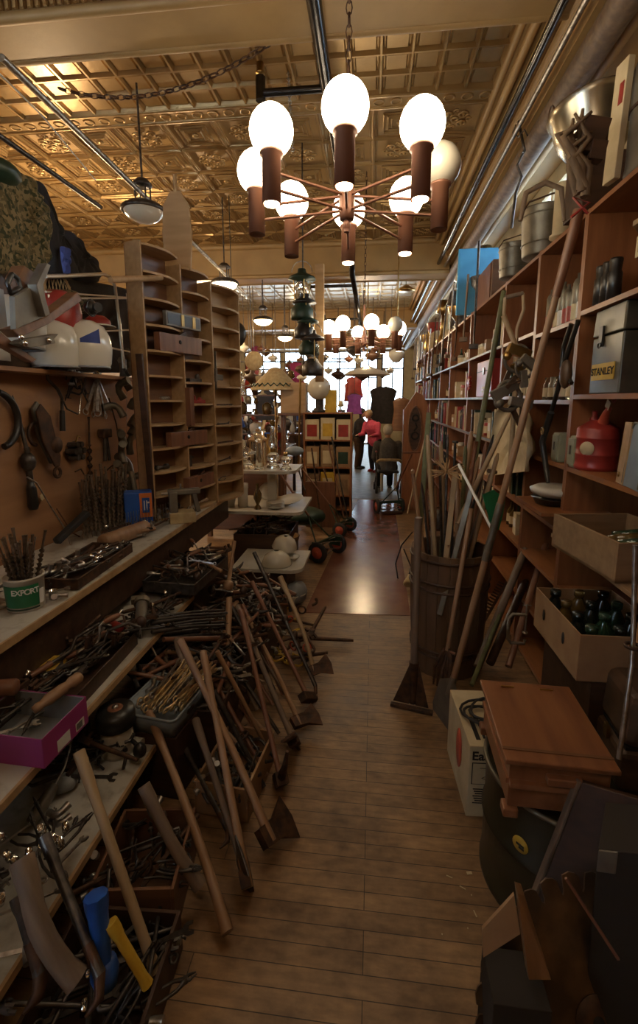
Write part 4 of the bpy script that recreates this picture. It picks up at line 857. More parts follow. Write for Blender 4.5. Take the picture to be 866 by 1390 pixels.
p=pY(350,620,5.4); t=thing('wooden_lantern','pale wooden candle lantern with pitched roof behind the glass vase','lantern',(p.x,5.42,Z1))
b=MB().box((0,0,.01),(.17,.17,.02)).box((0,0,.3),(.18,.18,.02))
for sx in(-1,1):
    for sy in(-1,1): b.box((sx*.075,sy*.075,.15),(.018,.018,.3))
b.lathe([(.13,.31),(.03,.4),(.03,.43),(0,.44)],4,0,TR((0,0,0),0,0,45),False); obj('frame',b,'pine',t); obj('glass_panes',MB().box((0,0,.16),(.145,.145,.27)),'glass',t)
for k,(x,l) in enumerate(((310,'left of two stacked white flower pots on the middle white shelf'),(330,'right hand tall white jar on the middle white shelf'))):
    gl('white_pot',[(0,0),(.07,0),(.09,.12),(.1,.125),(.1,.14),(.085,.14),(.065,.01),(0,.01)] if k==0 else [(0,0),(.055,0),(.06,.2),(.064,.21),(.064,.26),(.055,.26),(.05,.01),(0,.01)],l,(x,690),5.0,Z2,'cer','pot')
gl('brown_finial_vase',[(0,0),(.04,0),(.035,.02),(.015,.05),(.045,.12),(.045,.17),(.02,.22),(.015,.26),(.02,.28),(0,.28)],'brown ribbed glass lamp base on the middle white shelf','' or (350,690),4.9,Z2,'aglass','lamp base')
for k in range(5): tag(obj('white_plate',MB().lathe([(0,.004),(.06,.004),(.1,.02),(.1,.024),(.06,.01),(0,.01)],26),'cer',None,0,(pY(374,690,4.95).x,4.95,Z2+.013*k)),'white plate in the stack on the middle white shelf','plate','stacked white plates')
p=pY(393,690,5.1); o=tag(obj('serving_platter',MB().lathe([(0,.004),(.1,.004),(.16,.03),(.163,.035),(.1,.012),(0,.012)],30),'cer',None,0,(p.x-.02,5.22,Z2+.02),(R(10),R(-8),0)),'large white shell platter right of the plate stack','platter')
p=pY(363,690,5.35); tag(obj('serving_platter',MB().lathe([(0,.004),(.07,.004),(.11,.03),(.07,.012),(0,.012)],26),'cer',None,0,(p.x,5.42,Z2+.09),(R(70),0,0)),'white bowl stood on edge behind the plate stack','bowl')
# milk glass shades on lower shelf
def shade(lab,p,s,rx,m='milk'): return tag(obj('glass_dome',MB().lathe([(.02,.09),(.05,.085),(.1,.055),(.13,.0),(.128,-.004),(.1,.045),(.05,.075),(.02,.08)],28),m,None,0,p,(R(rx[0]),R(rx[1]),0)),lab,'lamp shade')
p=pY(374,760,4.2); o=shade('large frosted dome shade at the front of the lower white shelf',(p.x,4.25,Z3+.01),1,(0,0)); o.scale=(1.15,1.15,1.4)
p=pY(385,735,4.45); o=shade('tilted frosted dome shade on the back of the lower white shelf',(p.x,4.5,Z3+.1),1,(10,8)); o.scale=(1,1,1.3)
p=pY(398,755,4.45); tag(obj('white_bowl',MB().lathe([(0,0),(.04,0),(.075,.04),(.078,.045),(.04,.012),(0,.01)],24),'cer',None,0,(p.x,4.38,Z3)),'small white bowl at the right corner of the lower white shelf','bowl')
p=pZ(392,815,.08); o=shade('white glass shade on the floor under the lower white shelf',(p.x,p.y+.12,.12),1,(180,0),'white'); o.scale=(1.2,1.2,1.4)
p=pZ(405,825,.0); tag(obj('plastic_sack',wear(MB().ell((0,0,0),(.1,.14,.1),16),.012),'grey',None,0,(p.x-.03,p.y+.1,.11)),'crumpled pale plastic sack beside the linoleum edge','sack')
open_box('crate','low crate beneath the lower white shelf','crate',(-.98,4.4,0),(.4,.5,max(.1,zs[2]-.02)),'dwood')
# orange rusty parts pile
random.seed(5)
for k in range(26):
    p=pZ(U(372,425),U(835,905),.03); 
    if p.x>-.42: p.x=-.44-U(0,.1)
    kind=random.choice(('pipe wrench','c clamp','iron ring','pipe elbow')); m=['rust','yellow','redo','sand'][k%4]
    d=obj('iron_fitting',[pwrench_mb,clamp_mb,ring_mb,elbow_mb][k%4](),m if k%3 else 'rust',None); d.matrix_world=TR((p.x,p.y,.03+U(0,.1)),U(60,120),U(-30,30),U(0,360),U(.9,1.4)); tag(d,'rusty orange painted iron fitting piled on the floor by the linoleum','fitting','rusty painted fittings by the linoleum')
# ---------------- leaning long tools (left) ----------------
LT=long_tool  # entries without a head are loose tool handles
LT('axe','big headed axe leaning closest to the aisle with broad dark blade','axe',(372,1150),.07,(246,868),.98,'hick',.019,.015,.01,roll=200,sc=1.25)
LT('axe','long pale handled axe crossing the big headed axe','axe',(338,1215),.05,(276,885),.98,'hick',.019,.014,.008,roll=250,sc=.9)
LT('wooden_stave','loose hickory handle with flared foot left of the crossing hammer','handle',(312,1275),.04,(205,966),.95,'hick',.02,.016,-.01)
LT('axe','weathered dark grey handled axe among the front tools','axe',(336,1195),.06,(265,975),.7,'hick2',.014,.016,.015,80,'dsteel')
LT('wooden_stave','long pale ash handle crossing the white board at front left','handle',(215,1330),.1,(107,1020),.95,'hick3',.017,.018,zt=.62)
LT('wooden_stave','short thick weathered handle standing in the brown floor box','handle',(275,1210),.1,(193,1068),.55,'hick2',.024,.022,.008,wearr=.001,zt=.42)
LT('wooden_stave','thick curved weathered handle in the bottom left corner','handle',(110,1340),.33,(22,1172),.5,'hick2',.03,.03,.02,wearr=.001,zt=.58)
LT('pry_bar','dark steel bar right of the curved weathered handle','pry bar',(140,1335),.33,(60,1135),.6,'dsteel',.014,.015,zt=.55)
LT('pry_bar','black bar at the extreme bottom left corner','pry bar',(60,1330),.34,(25,1215),.4,'dsteel',.02,.02,zt=.5)
LT('mallet','blue handled mallet at the bottom of the pile','mallet',(144,1335),.25,(130,1215),.36,'blue',.022,.03,zt=.48)
LT('wooden_stave','yellow fibreglass handle beside the blue handled mallet','handle',(205,1345),.2,(150,1252),.4,'yellow',.015,.016,zt=.4)
LT('mallet','upside down wooden maul standing between the pile and the display shelves','maul',(309,800),.5,(318,735),.42,'hick',.018,.013)
LT('wooden_stave','upright banded wooden handle under the maul','handle',(308,990),.05,(311,812),.8,'hick',.02,.017)
LT('pickaxe','slim red brown handled pick with dark spike on the floor','pickaxe',(384,1070),.04,(327,828),.95,'hick4',.014,.013,0,90)
LT('mattock','grey handled mattock next to the slim pick','mattock',(402,1015),.06,(322,822),.95,'hick2',.016,.015,.01,60)
LT('axe','orange brown handled axe with rusty blade beside the mattock','axe',(410,990),.08,(338,838),.85,'hick',.016,.014,.01,180)
LT('sledgehammer','red brown handled sledge at the far end of the leaning row','hammer',(422,955),.06,(342,790),.95,'hick4',.016,.014,0,40)
LT('pry_bar','long black bar between the sledge and the curved axe','bar',(430,935),.05,(345,750),1.05,'dsteel',.012,.012)
LT('axe','curved handled axe nearest the frosted shades','axe',(428,920),.06,(383,782),.75,'hick3',.014,.017,.02,160)
LT('wooden_stave','short grey handle standing behind the hickory handle','handle',(262,960),.35,(240,868),.4,'hick2',.017,.016)
LT('pry_bar','dark pipe with bright steel end leaning in the scrap boxes','pipe',(312,1132),.12,(245,1005),.55,'dsteel',.011,.012)
LT('wooden_stave','thin handle in the shadow behind the slim pick','handle',(350,1000),.1,(300,900),.6,'hick4',.012,.012)
for k,(x,y,x2,y2,m,l) in enumerate(((222,868,312,866,'hick4','upper of two wooden handles lying flat beside the upright banded one'),(225,885,312,886,'hick','lower of two wooden handles lying flat beside the upright banded one'),(290,915,345,918,'hick3','pale stick lying across the dark scrap behind the leaning row'))):
    a=pX(x,y,-1.15);c=pX(x2,y2,-.85); c=lean(a,(x2,y2),.5); o=tag(obj('lying_handle',MB().tube([(0,0,0),(0,0,(c-a).length)],[.014,.018],8),m),l,'handle'); put(o,a,c)  # loose handles lying flat
random.seed(9)
for k in range(10):
    a=pX(205+U(0,20),838+k*4,-1.2); c=lean(a,(300+U(0,10),828+k*4),.48); d=obj('black_plier_bar',MB().tube([(0,0,0),(0,.01,(c-a).length*.5),(0,0,(c-a).length)],[.012,.009,.007],6),'dsteel'); put(d,a,c); tag(d,'black steel bar lying in the bundle above the two flat wooden handles','bar','bundle of black bars')
for k in range(14):
    zz=[.1,.2][k%2]; kinds=('hick4','hick','hick2','dsteel'); h=pZ(U(330,400),U(930,1090),.02)
    h.x=min(h.x,-.5); tp=V((h.x-U(.25,.5),h.y+U(-.1,.35),U(.35,.6))); o=tag(obj('short_handle',MB().tube([(0,0,0),(0,0,(tp-h).length)],[.011,.014],7),kinds[k%4]),'one of the short handles jumbled behind the leaning row','handle','short handles behind the leaning row'); put(o,h,tp)  # short loose tool handles
random.seed(21)
# ---------------- middle of the shop ----------------
# bookcase with boxed goods
def atY(x,y,Y): return pY(x,y,Y)
Yb=7.6; A=atY(413,640,Yb);B=atY(476,640,Yb); wb=B.x-A.x; zt=atY(445,560,Yb).z
t=thing('bookcase','wooden bookcase of cream and red boxed books facing down the aisle','bookcase',(A.x,Yb,0))
zsh=[atY(445,y,Yb).z for y in (597,634,672)]
for x in (0,wb): obj('side_panel',MB().box((x,.15,zt/2),(.03,.3,zt)),'shelfz',t)
for z in [zt]+zsh+[.12]: obj('shelf_board',MB().box((wb/2,.15,z-.012),(wb-.03,.3,.024)),'shelf',t)
obj('back_panel',MB().box((wb/2,.3,zt/2),(wb,.01,zt)),'dwood',t)
def slab(name,m,w,h,d,cover=None):
    b=MB().box((0,0,h/2),(w,d,h)); ms=[m]
    if cover: b.box((0,-d/2-.001,h*.45),(w*.72,.003,h*.6),1); ms.append(cover)
    return obj(name,b,ms,None,.002)
for r,(z,cc) in enumerate(((zsh[0],[('paper','red'),('paper','yellow'),('paper','red')]),(zsh[1],[('card','paper'),('crate','paper'),('card','dgreen')]),(zsh[2],[('crate','paper'),('yellow','paper'),('card','crate')]))):
    top=(zt if r==0 else zsh[r-1]); h=(top-z)*.8
    for k,(m,c) in enumerate(cc):
        o=slab('boxed_book',m,wb/3*.88,h*(.92+.08*(k%2)),.14,c); o.location=(A.x+wb*(k+.5)/3,Yb+.09,z+.001)
        tag(o,['left','middle','right'][k]+' boxed book on the '+['top','second','third'][r]+' shelf of the bookcase in the aisle','book')
# globe lamp and boxes on top
p=atY(432,527,Yb); t=thing('globe_lamp','big white globe lamp standing on top of the bookcase','lamp',(p.x,Yb+.12,zt+.001)); rg=.19
obj('base',MB().lathe([(0,0),(.12,0),(.12,.03),(.06,.06),(.06,p.z-zt-rg+.02),(0,p.z-zt-rg+.02)],20),'dsteel',t); obj('globe',MB().ell((0,0,p.z-zt),rg,28),'milk',t)
p=atY(400,540,8.0); o=slab('wooden_cabinet','pine',.42,.5,.3); o.location=(p.x,8.0,p.z-.25); tag(o,'square tan wooden box left of the white globe lamp','box')
o2=tag(obj('side_table',MB().box((0,0,p.z-.27),(.5,.4,.03)).box((-.2,.1,(p.z-.28)/2),(.04,.04,p.z-.285)).box((.2,.1,(p.z-.28)/2),(.04,.04,p.z-.285)).box((.2,-.1,(p.z-.28)/2),(.04,.04,p.z-.285)).box((-.2,-.1,(p.z-.28)/2),(.04,.04,p.z-.285)),'mwood',None,0,(p.x,8.0,0)),'tall brown stand under the tan wooden box','table')
p=atY(449,540,7.9); o=slab('yellow_box','yellow',.18,.36,.14); o.location=(p.x+.02,7.72,zt+.001); tag(o,'yellow box right of the white globe lamp','box')
# lampshade zigzag
p=atY(374,520,8.1)
t=thing('table_lamp','straw cone lampshade with green zigzag band left of the hanging lanterns','lamp',(p.x,8.1,p.z))
obj('shade',MB().lathe([(.44,-.12),(.42,-.08),(.1,.24),(.05,.26)],32),'straw',t)
zz=MB(); pts=[]
for i in range(49): a=2*PI*i/48; r=.41-(.03 if i%2 else 0); pts.append((r*math.cos(a),r*math.sin(a),-.06+(.05 if i%2 else 0)))
obj('zigzag_band',zz.tube(pts,.012,5),'dgreen',t); obj('stem',MB().lathe([(.0,-p.z),(.13,-p.z),(.12,-p.z+.04),(.02,-p.z+.08),(.02,.0),(0,.0)],16),'brass',t)
# hanging lanterns column
def hang_lantern(lab,x,y,Y,s,m='dgreen'):
    p=atY(x,y,Y); t=thing('camping_lantern',lab,'lantern',p); t.scale=(s,s,s)
    obj('cap',MB().lathe([(0,.3),(.03,.3),(.035,.27),(.1,.24),(.11,.22),(.04,.21),(.04,.2)],18),m,t)
    obj('glass_chimney',MB().lathe([(.045,.06),(.06,.1),(.06,.17),(.045,.2)],18),'glass',t)
    obj('tank',MB().lathe([(0,-.08),(.085,-.08),(.09,-.06),(.09,.0),(.06,.03),(.05,.06),(0,.06)],20),m,t)
    b=MB()
    for k in range(4): a=k*PI/2+.4; b.tube([(.06*math.cos(a),.06*math.sin(a),.04),(.065*math.cos(a),.065*math.sin(a),.22)],.004,5)
    obj('cage',b,'brass',t); obj('bail',MB().tor((0,0,.28),.08,.004,14,5,0,'y',None,0,PI),'steel',t); return t
for k,(x,y,l) in enumerate(((410,420,'uppermost green lantern in the hanging column'),(413,447,'second green lantern in the hanging column'),(418,470,'third lantern in the hanging column'),(424,497,'lowest dark lantern in the hanging column'))):
    hang_lantern(l,x,y,5.2,[1.35,1.2,1.1,1.25][k],['dgreen','black','dgreen','dsteel'][k])
q=atY(411,384,5.2); tag(obj('lantern_cord',MB().tube([(q.x,q.y,atY(424,505,5.2).z),(q.x,q.y,4.46)],.008,5),'dsteel'),'dark cord from the ceiling carrying the green lanterns','cord')
tag(obj('hanging_plank',MB().box((0,0,0),(.1,.04,1.3)),'pine',None,.004,atY(434,440,5.6)),'narrow pale board hanging right of the lantern column','board')
# hanging clothes near back window
def garment(lab,x,y0,y1,w,Y,m,cat='dress'):
    a=atY(x,y0,Y);c=atY(x,y1,Y); h=a.z-c.z; b=MB(); n=20; vs=[];fs=[]
    t=thing('hanging_garment',lab,cat,a)
    prof=[(0,.3),(.05,.75),(.12,.95),(.35,.8),(.6,.9),(1,1.1)]
    for f,s in prof:
        for i in range(n): an=2*PI*i/n; rr=w/2*s*(1+.1*math.cos(7*an+f*2)); vs.append((rr*math.cos(an),rr*math.sin(an)*.25,-h*f))
    for r in range(len(prof)-1):
        for i in range(n): q=r*n+i;e=r*n+(i+1)%n; fs.append((q,q+n,e+n,e))
    b.add(vs,fs,0,True); obj('cloth',b,m,t); obj('hanger',MB().tube([(-w*.4,0,-h*.07),(0,0,.03),(w*.4,0,-h*.07)],.01,5).tube([(0,0,.03),(0,0,4.42-a.z)],.006,4),'dsteel',t)
for a in (('red garment hanging at the far left window',342,482,528,.45,14,'red'),('magenta dress hanging left of the lantern column',402,492,524,.45,13.5,'mag'),('purple skirt hanging left of the far doorway',481,535,562,.4,13,'pur'),('dark red blouse hanging over the purple skirt',481,512,540,.45,13.2,'red'),('crimson garment hanging between the windows',347,470,500,.35,16,'mag'),('black coat hanging above the people',520,525,575,.75,13.6,'cloth'),('brown coat hanging beside the black one',545,540,585,.45,12.6,'mwood'),('dark cloth hanging behind the straw lampshade',360,530,570,.5,12,'navy'),('red striped cloth hanging at the far doorway',473,520,545,.25,15,'redo')): garment(*a)
p=atY(497,560,12.9); 
# hanging hooks & clocks: misc hanging things along far windows
for k,(x,y,m,l) in enumerate(((345,490,'straw','pale round clock hanging at the far left'),(316,432+22,'black','black round wheel hanging beside the bin shelves'),)):
    Y=(9,6.2)[k]; p=atY(x,y,Y); t=thing('hanging_disc',l,'clock' if k==0 else 'wheel',p); obj('disc',MB().lathe([(0,-.03),(.16,-.03),(.18,0),(.16,.03),(0,.03)],24,0,TR((0,0,0),90,0,0)),m,t); obj('cord',MB().tube([(0,0,0),(0,0,4.42-p.z)],.006,4),'dsteel',t)
for k in range(34):
    x=318+k*6.6+U(-5,5); Y=U(9.6,15.5); y=U(472,512); p=atY(x,y,Y); m=['dsteel','brass','milk','rust','dwood','copper'][k%6]; s=U(.7,1.4)
    t=thing('hanging_light',['dark iron','brass','white glass','rusty','dark wooden','bronze'][k%6]+' lamp fitting number'.replace(' number','')+' dangling before the far windows','lamp',p,0); t['group']=['iron','brass','white','rusty','wooden','bronze'][k%6]+' fittings before the far windows'
    t.scale=(s,s,s); obj('body',MB().lathe([(0,-.12),(.03,-.1),(.14,-.02),(.12,.03),(.04,.06),(.02,.12),(0,.13)],14),m,t); obj('chain',MB().tube([(0,0,.1),(0,0,(4.42-p.z)/s)],.008,4),'dsteel',t)
p=atY(551,393,9.6); t=thing('cup_lamp','round brass disc lamp hanging under the far right ceiling','lamp',p); obj('shade',MB().lathe([(0,.08),(.05,.07),(.16,.0),(.18,-.03),(0,-.03)],22),'brass',t); obj('wire',MB().tube([(0,0,.06),(0,0,4.45-p.z)],.006,4),'dsteel',t)
p=atY(538,480,7.2); t=thing('glass_pendant','small ribbed white pendant right of the far chandelier','lamp',p); obj('shade',MB().lathe([(.0,-.13),(.05,-.12),(.11,-.05),(.12,.02),(.05,.06),(.02,.1)],20),'milk',t); obj('rod',MB().tube([(0,0,.1),(0,0,4.4-p.z)],.01,6),'brass',t)
p=atY(498,503,10.5); t=thing('dome_pendant','wide cream dome lampshade hanging below the far chandelier','lamp',p); obj('shade',MB().lathe([(.52,-.1),(.4,-.02),(.15,.06),(.05,.1)],30),'milk',t); obj('rod',MB().tube([(0,0,.08),(0,0,4.42-p.z)],.012,6),'brass',t)
for k,(x0,x1,y,Y) in enumerate(((318,470,491,12),(450,520,487,12.5),(330,420,478,11))):
    a=atY(x0,y,Y);c=atY(x1,y,Y); tag(obj('display_rail',MB().tube([a,c],.02,6),'dsteel'),['left','right','upper'][k]+' dark display rail in front of the far windows','rail')
# counters and clutter mid left
def counter(lab,x0,x1,y0,y1,h,m='mwood'):
    t=thing('display_table',lab,'table',((x0+x1)/2,(y0+y1)/2,0)); w,d=x1-x0,y1-y0
    obj('top',MB().box((0,0,h-.02),(w,d,.04)),m,t)
    for sx in(-1,1):
        for sy in(-1,1): obj('leg',MB().box((sx*(w/2-.04),sy*(d/2-.04),(h-.04)/2),(.06,.06,h-.04)),m,t)
    obj('apron',MB().box((0,-d/2+.03,h*.5),(w-.1,.02,h*.8)),m,t)
counter('brown display table behind the white stepped shelves',-2.3,-1.35,6.2,7.2,1.05); counter('second display table farther left in the shop',-3.4,-1.6,8.4,9.8,1.0,'dwood'); counter('far display table by the aisle',-1.35,-.75,10,12,.95,'mwood'); counter('far left display table below the windows',-4.5,-2.2,12,14,1.1,'dwood'); counter('long display table under the back windows',-3.4,-1.0,16,18,1.2,'dwood')
gm=['glass','brass','cer','dsteel','aglass','milk','galv','red','dwood','blue','paper']
gn=['clear glass','brass','white china','dark iron','amber glass','milk glass','grey metal','red','dark wooden','blue','cream']
pf=[[(0,0),(.05,0),(.08,.1),(.05,.2),(.025,.26),(.035,.3)],[(0,0),(.07,0),(.02,.03),(.02,.12),(.09,.2),(.1,.26)],[(0,0),(.06,0),(.07,.03),(.03,.1),(.02,.3),(.08,.32),(.04,.45),(0,.45)],[(0,0),(.09,0),(.11,.12),(.1,.2),(.04,.24),(0,.25)]]
pfn=['vase','goblet','lamp','jar']
PRO={}
def knick(loc,i,j,place,s=1):
    if (i,j) not in PRO: PRO[(i,j)]=Stock(tag(obj(pfn[j],MB().lathe(pf[j],14),gm[i]),'',pfn[j]))
    PRO[(i,j)].get(TR(loc,0,0,0,s),'%s %s %s'%(gn[i],pfn[j],place),'%s %ss %s'%(gn[i],pfn[j],place))
for (x0,x1,y0,y1,h,n,pl) in ((-2.25,-1.4,6.25,7.1,1.05,16,'on the brown table behind the white shelves'),(-3.3,-1.7,8.5,9.7,1.0,26,'on the second table at left'),(-1.3,-.8,10.1,11.9,.95,14,'on the far table by the aisle'),(-4.4,-2.3,12.1,13.9,1.1,24,'on the far left table below the windows'),(-3.3,-1.1,16.1,17.9,1.2,24,'on the long table under the back windows')):
    for k in range(n): knick((U(x0,x1),U(y0,y1),h+.001),random.randrange(len(gm)),random.randrange(4),pl,U(.8,1.6))
# tall open rack of lamps and china in front of the far windows
for (x0,x1,Y,zs_,lab,pl) in ((320,412,9.2,(1.25,1.62,2.0),'tall open brown rack of glass and china left of the bookcase','on the tall open rack left of the bookcase'),(322,400,13.0,(1.3,1.8,2.3),'far open rack standing before the windows','on the far rack before the windows')):
    a=atY(x0,560,Y).x;c=atY(x1,560,Y).x; t=thing('open_rack',lab,'rack',((a+c)/2,Y,0)); w=c-a
    for sx in(-1,1):
        for sy in (-.15,.15): obj('post',MB().box((sx*w/2,sy,(zs_[-1]+.1)/2),(.04,.04,zs_[-1]+.1)),'dwood',t)
    for z in zs_: obj('rack_shelf',MB().box((0,0,z-.012),(w-.04,.34,.024)),'mwood',t)
    for z in zs_:
        x=a+.12
        while x<c-.1: knick((x,Y+U(-.06,.06),z+.001),random.randrange(len(gm)),random.randrange(4),pl,U(.7,1.1)*(1 if z<zs_[-1] else 1.3)); x+=U(.16,.3)
p=atY(443,690,6.9)
# brown crates & orange panel below bookcase side
tag(obj('terracotta_panel',MB().box((0,0,.35),(.45,.05,.7)),'hick4',None,.01,(atY(432,690,6.6).x,6.9,0)),'orange brown panel standing behind the reel mower','panel')
# push mowers
def mower(lab,loc,rz,s=1,hm='dgreen'):
    t=thing('reel_mower',lab,'lawn mower',loc,(0,0,R(rz))); t.scale=(s,s,s)
    for k,x in enumerate((-.22,.22)):
        w=obj('wheel',MB().lathe([(.075,-.02),(.12,-.022),(.125,0),(.12,.022),(.075,.02),(.075,-.02)],26,0,TR((x,0,.125),0,90,0)),'blackm',t)
        obj('wheel_disc',MB().lathe([(0,-.018),(.09,-.016),(.09,.016),(0,.018)],24,0,TR((x,0,.125),0,90,0)).lathe([(0,-.03),(.02,-.03),(.02,.03),(0,.03)],10,0,TR((x,0,.125),0,90,0)),'redo',w)
    b=MB()
    for j in range(5):
        a=j*2*PI/5; b.tube([(x/10*.4-.2+.0,.075*math.cos(a+x*.15),.14+.075*math.sin(a+x*.15)) for x in range(11)],.006,5)
    obj('reel',b,'steel',t); obj('side_frame',MB().box((0,.05,.2),(.4,.03,.05)).box((-.19,.02,.17),(.02,.16,.12)).box((.19,.02,.17),(.02,.16,.12)),hm,t,.005)
    obj('roller',MB().tube([(-.18,.14,.03),(.18,.14,.03)],.03,10),'dwood',t)
    obj('fork',MB().tube([(-.16,.06,.2),(0,.3,.5)],.01,6).tube([(.16,.06,.2),(0,.3,.5)],.01,6),hm,t); obj('shaft',MB().tube([(0,.28,.48),(0,.85,1.1)],.014,8).tube([(-.16,.87,1.13),(.16,.87,1.13)],.014,8),'hick4',t)
    return t
p=pZ(420,758,.0); mower('green reel mower with orange red wheels beside the brown crock',(p.x+.22,p.y+.05,.0),62)
p=pZ(468,735,0); mower('smaller reel mower with orange wheels behind the first one',(p.x-.02,p.y+.35,0),70,.85)
p=pZ(528,698,0); mower('reel mower with a red wheel at the right edge of the linoleum',(p.x,p.y+.1,0),200,1)
# crock
p=pZ(383,778,0); t=thing('wire_reel','brown banded crock with shiny lid beside the reel mower','crock',(p.x,p.y+.12,0))
obj('body',MB().lathe([(0,0),(.17,0),(.18,.03),(.14,.06),(.14,.15),(.17,.18),(.17,.21),(.14,.24),(.14,.33),(.17,.36),(.18,.4),(0,.4)],26),'dbag',t); obj('lid',MB().lathe([(.17,.401),(.12,.43),(.03,.45),(0,.45)],24),'brass',t)
tag(obj('rusty_wheel',MB().tor((0,0,0),.11,.02,20,8).lathe([(0,-.02),(.04,-.02),(.04,.02),(0,.02)],12).tube([(-.1,0,0),(.1,0,0)],.01,6).tube([(0,-.1,0),(0,.1,0)],.01,6),'rust',None,0,pY(357,745,4.85),(R(70),0,R(10))),'rusty spoked wheel left of the frosted shades','wheel')
open_box('crate','dark crate holding rusty iron left of the frosted shades','crate',(-1.15,5.0,0),(.6,.6,.5),'dwood')
scatter([(-1.4,4.75),(-.9,4.75),(-.9,5.25),(-1.4,5.25)],lambda u,v:.5,['file','steel bar','pipe wrench','iron ring','c clamp'],34,'in the iron pile behind the frosted shades',15)
for k in range(9):
    x=425+k*6; Y=5.6+U(0,1.5); p=pZ(x,700+U(-5,20),0.02); q=pY(x-20+U(-6,8),610+U(-20,30),p.y+.3)
    tag(put(obj('long_stick',MB().tube([(0,0,0),(0,0,(q-p).length)],[.012,.014],6),['dsteel','hick','rust','hick4'][k%4]),p,q),'one of the thin handles standing beside the bookcase','handle','handles standing beside the bookcase')
p=pY(404,640,6.2); tag(put(obj('brass_rod',MB().tube([(0,0,0),(0,0,1.3)],.014,8),'brass'),pY(405,640,6.6),pY(407,545,6.6)),'shiny tan rod upright behind the glass lamps','rod')
# dark green ride on object
tag(obj('blue_glass_dome',MB().ell((0,0,0),(.12,.12,.06),18),'bgrey',None,0,pY(400,612,5.9)),'small blue glass dome behind the oil lamps','lamp shade')
tag(obj('green_mound',wear(MB().ell((0,0,0),(.3,.25,.12),18),.01),'dgreen',None,0,pY(412,700,6.0)),'dark green cloth bundle behind the white middle shelf','cloth')
# ---------------- people ----------------
def limb(b,pts,rs): b.tube(pts,rs,10); [b.ell(p,r*1.0,10) for p,r in zip(pts,rs)]
def person(lab,loc,rz,h,top,legs,hair,pose='stand',long_hair=False,shoe='black'):
    t=thing('person',lab,'person',loc,(0,0,R(rz))); s=h/1.7; t.scale=(s,s,s)   # faces -Y locally
    seat=pose=='sit'; hp=V((0,0,.52 if seat else .9)); ln=.14 if pose=='lean' else .04
    ch=hp+V((0,-ln,.38)); nk=hp+V((0,-ln*1.5,.56)); hd=hp+V((0,-ln*2-.03,.72))
    body=MB(); top_b=MB(); leg_b=MB()
    limb(top_b,[hp+V((0,0,.0)),hp+V((0,-.01,.15)),ch,nk+V((0,0,-.06))],[.2,.19,.2,.11])
    body.box(hp+V((0,-.02,.2)),(.2,.14,.4)); body.tube([ch,nk,nk+V((0,-.01,.06))],[.07,.055,.052],10)
    body.ell(hd,(.085,.1,.122),16); body.ell(hd+V((0,-.03,-.06)),(.05,.06,.055),12); body.ell(hd+V((0,-.095,-.01)),(.012,.018,.02),8)
    for sx in(-1,1): body.ell(hd+V((sx*.076,0,0)),(.012,.02,.03),8)
    for sx in(-1,1):
        sh=ch+V((sx*.22,0,.07)); 
        el=sh+V((sx*.05,-.06,-.27)); wr=el+V((-sx*.04,-.2,-.02 if pose!='sit' else -.08))
        limb(top_b,[sh,el,wr],[.085,.07,.05]); body.tube([el,wr,wr+V((0,-.03,0))],[.035,.026,.026],8)
        body.ell(wr+V((0,-.07,0)),(.035,.045,.02),10)
        for f in range(4): body.tube([wr+V(((f-1.5)*.017,-.1,0)),wr+V(((f-1.5)*.018,-.135-.01*(f in(1,2)),-.008)),wr+V(((f-1.5)*.018,-.15-.012*(f in(1,2)),-.03))],[.009,.008,.007],6)
        body.tube([wr+V((-sx*.03,-.05,0)),wr+V((-sx*.05,-.085,-.01))],[.011,.009],6)
        hj=hp+V((sx*.09,0,-.02)); kn=hp+V((sx*.12,-.42,0)) if seat else hp+V((sx*.1,-.02,-.43)); an=V((kn.x,kn.y+.02 if seat else .03,.08))
        limb(leg_b,[hj,kn,an],[.13,.09,.065]); body.tube([kn,an],[.05,.035],8); body.tube([hj,kn],[.06,.05],8)
        obj('shoe',MB().ell((an.x,an.y-.07,.045),(.045,.125,.044),12).box((an.x,an.y-.06,.012),(.08,.22,.022)),shoe,t)
    obj('body',body,'skin',t,rem=.014); obj('sweater',top_b,top,t,rem=.02); obj('trousers',leg_b,legs,t,rem=.02)
    hb=MB().ell(hd+V((0,.03,.035)),(.105,.115,.12),16)
    if long_hair: hb.ell(hd+V((0,.05,-.06)),(.085,.06,.12),14)
    obj('hair',hb,hair,t,rem=.012)
    for sx in(-1,1): e=obj('eye',MB().ell(hd+V((sx*.03,-.083,.01)),(.012,.008,.008),8),'wpaper',t); obj('pupil',MB().ell(hd+V((sx*.03,-.09,.01)),(.005,.003,.005),6),'ink',e)
    obj('mouth',MB().ell(hd+V((0,-.088,-.055)),(.022,.006,.006),8),'red',t); return t
p=pZ(502,636,0); person('person in a pink sweater and dark trousers standing at left of the far aisle',(p.x+.12,p.y-.6,0),-40,1.6,'pinkf','navy','hair','lean',shoe='red')
p2=pZ(486,640,0); person('person in dark clothes facing the one in the pink sweater',(p2.x+.0,p.y-.1,0),70,1.62,'cloth','dwood','dhair','stand',True)
ws=pZ(526,670,0); person('white haired person in a grey cardigan seated with back to the camera',(ws.x,ws.y+.3,0),188,1.72,'greyf','navy','whair','sit')
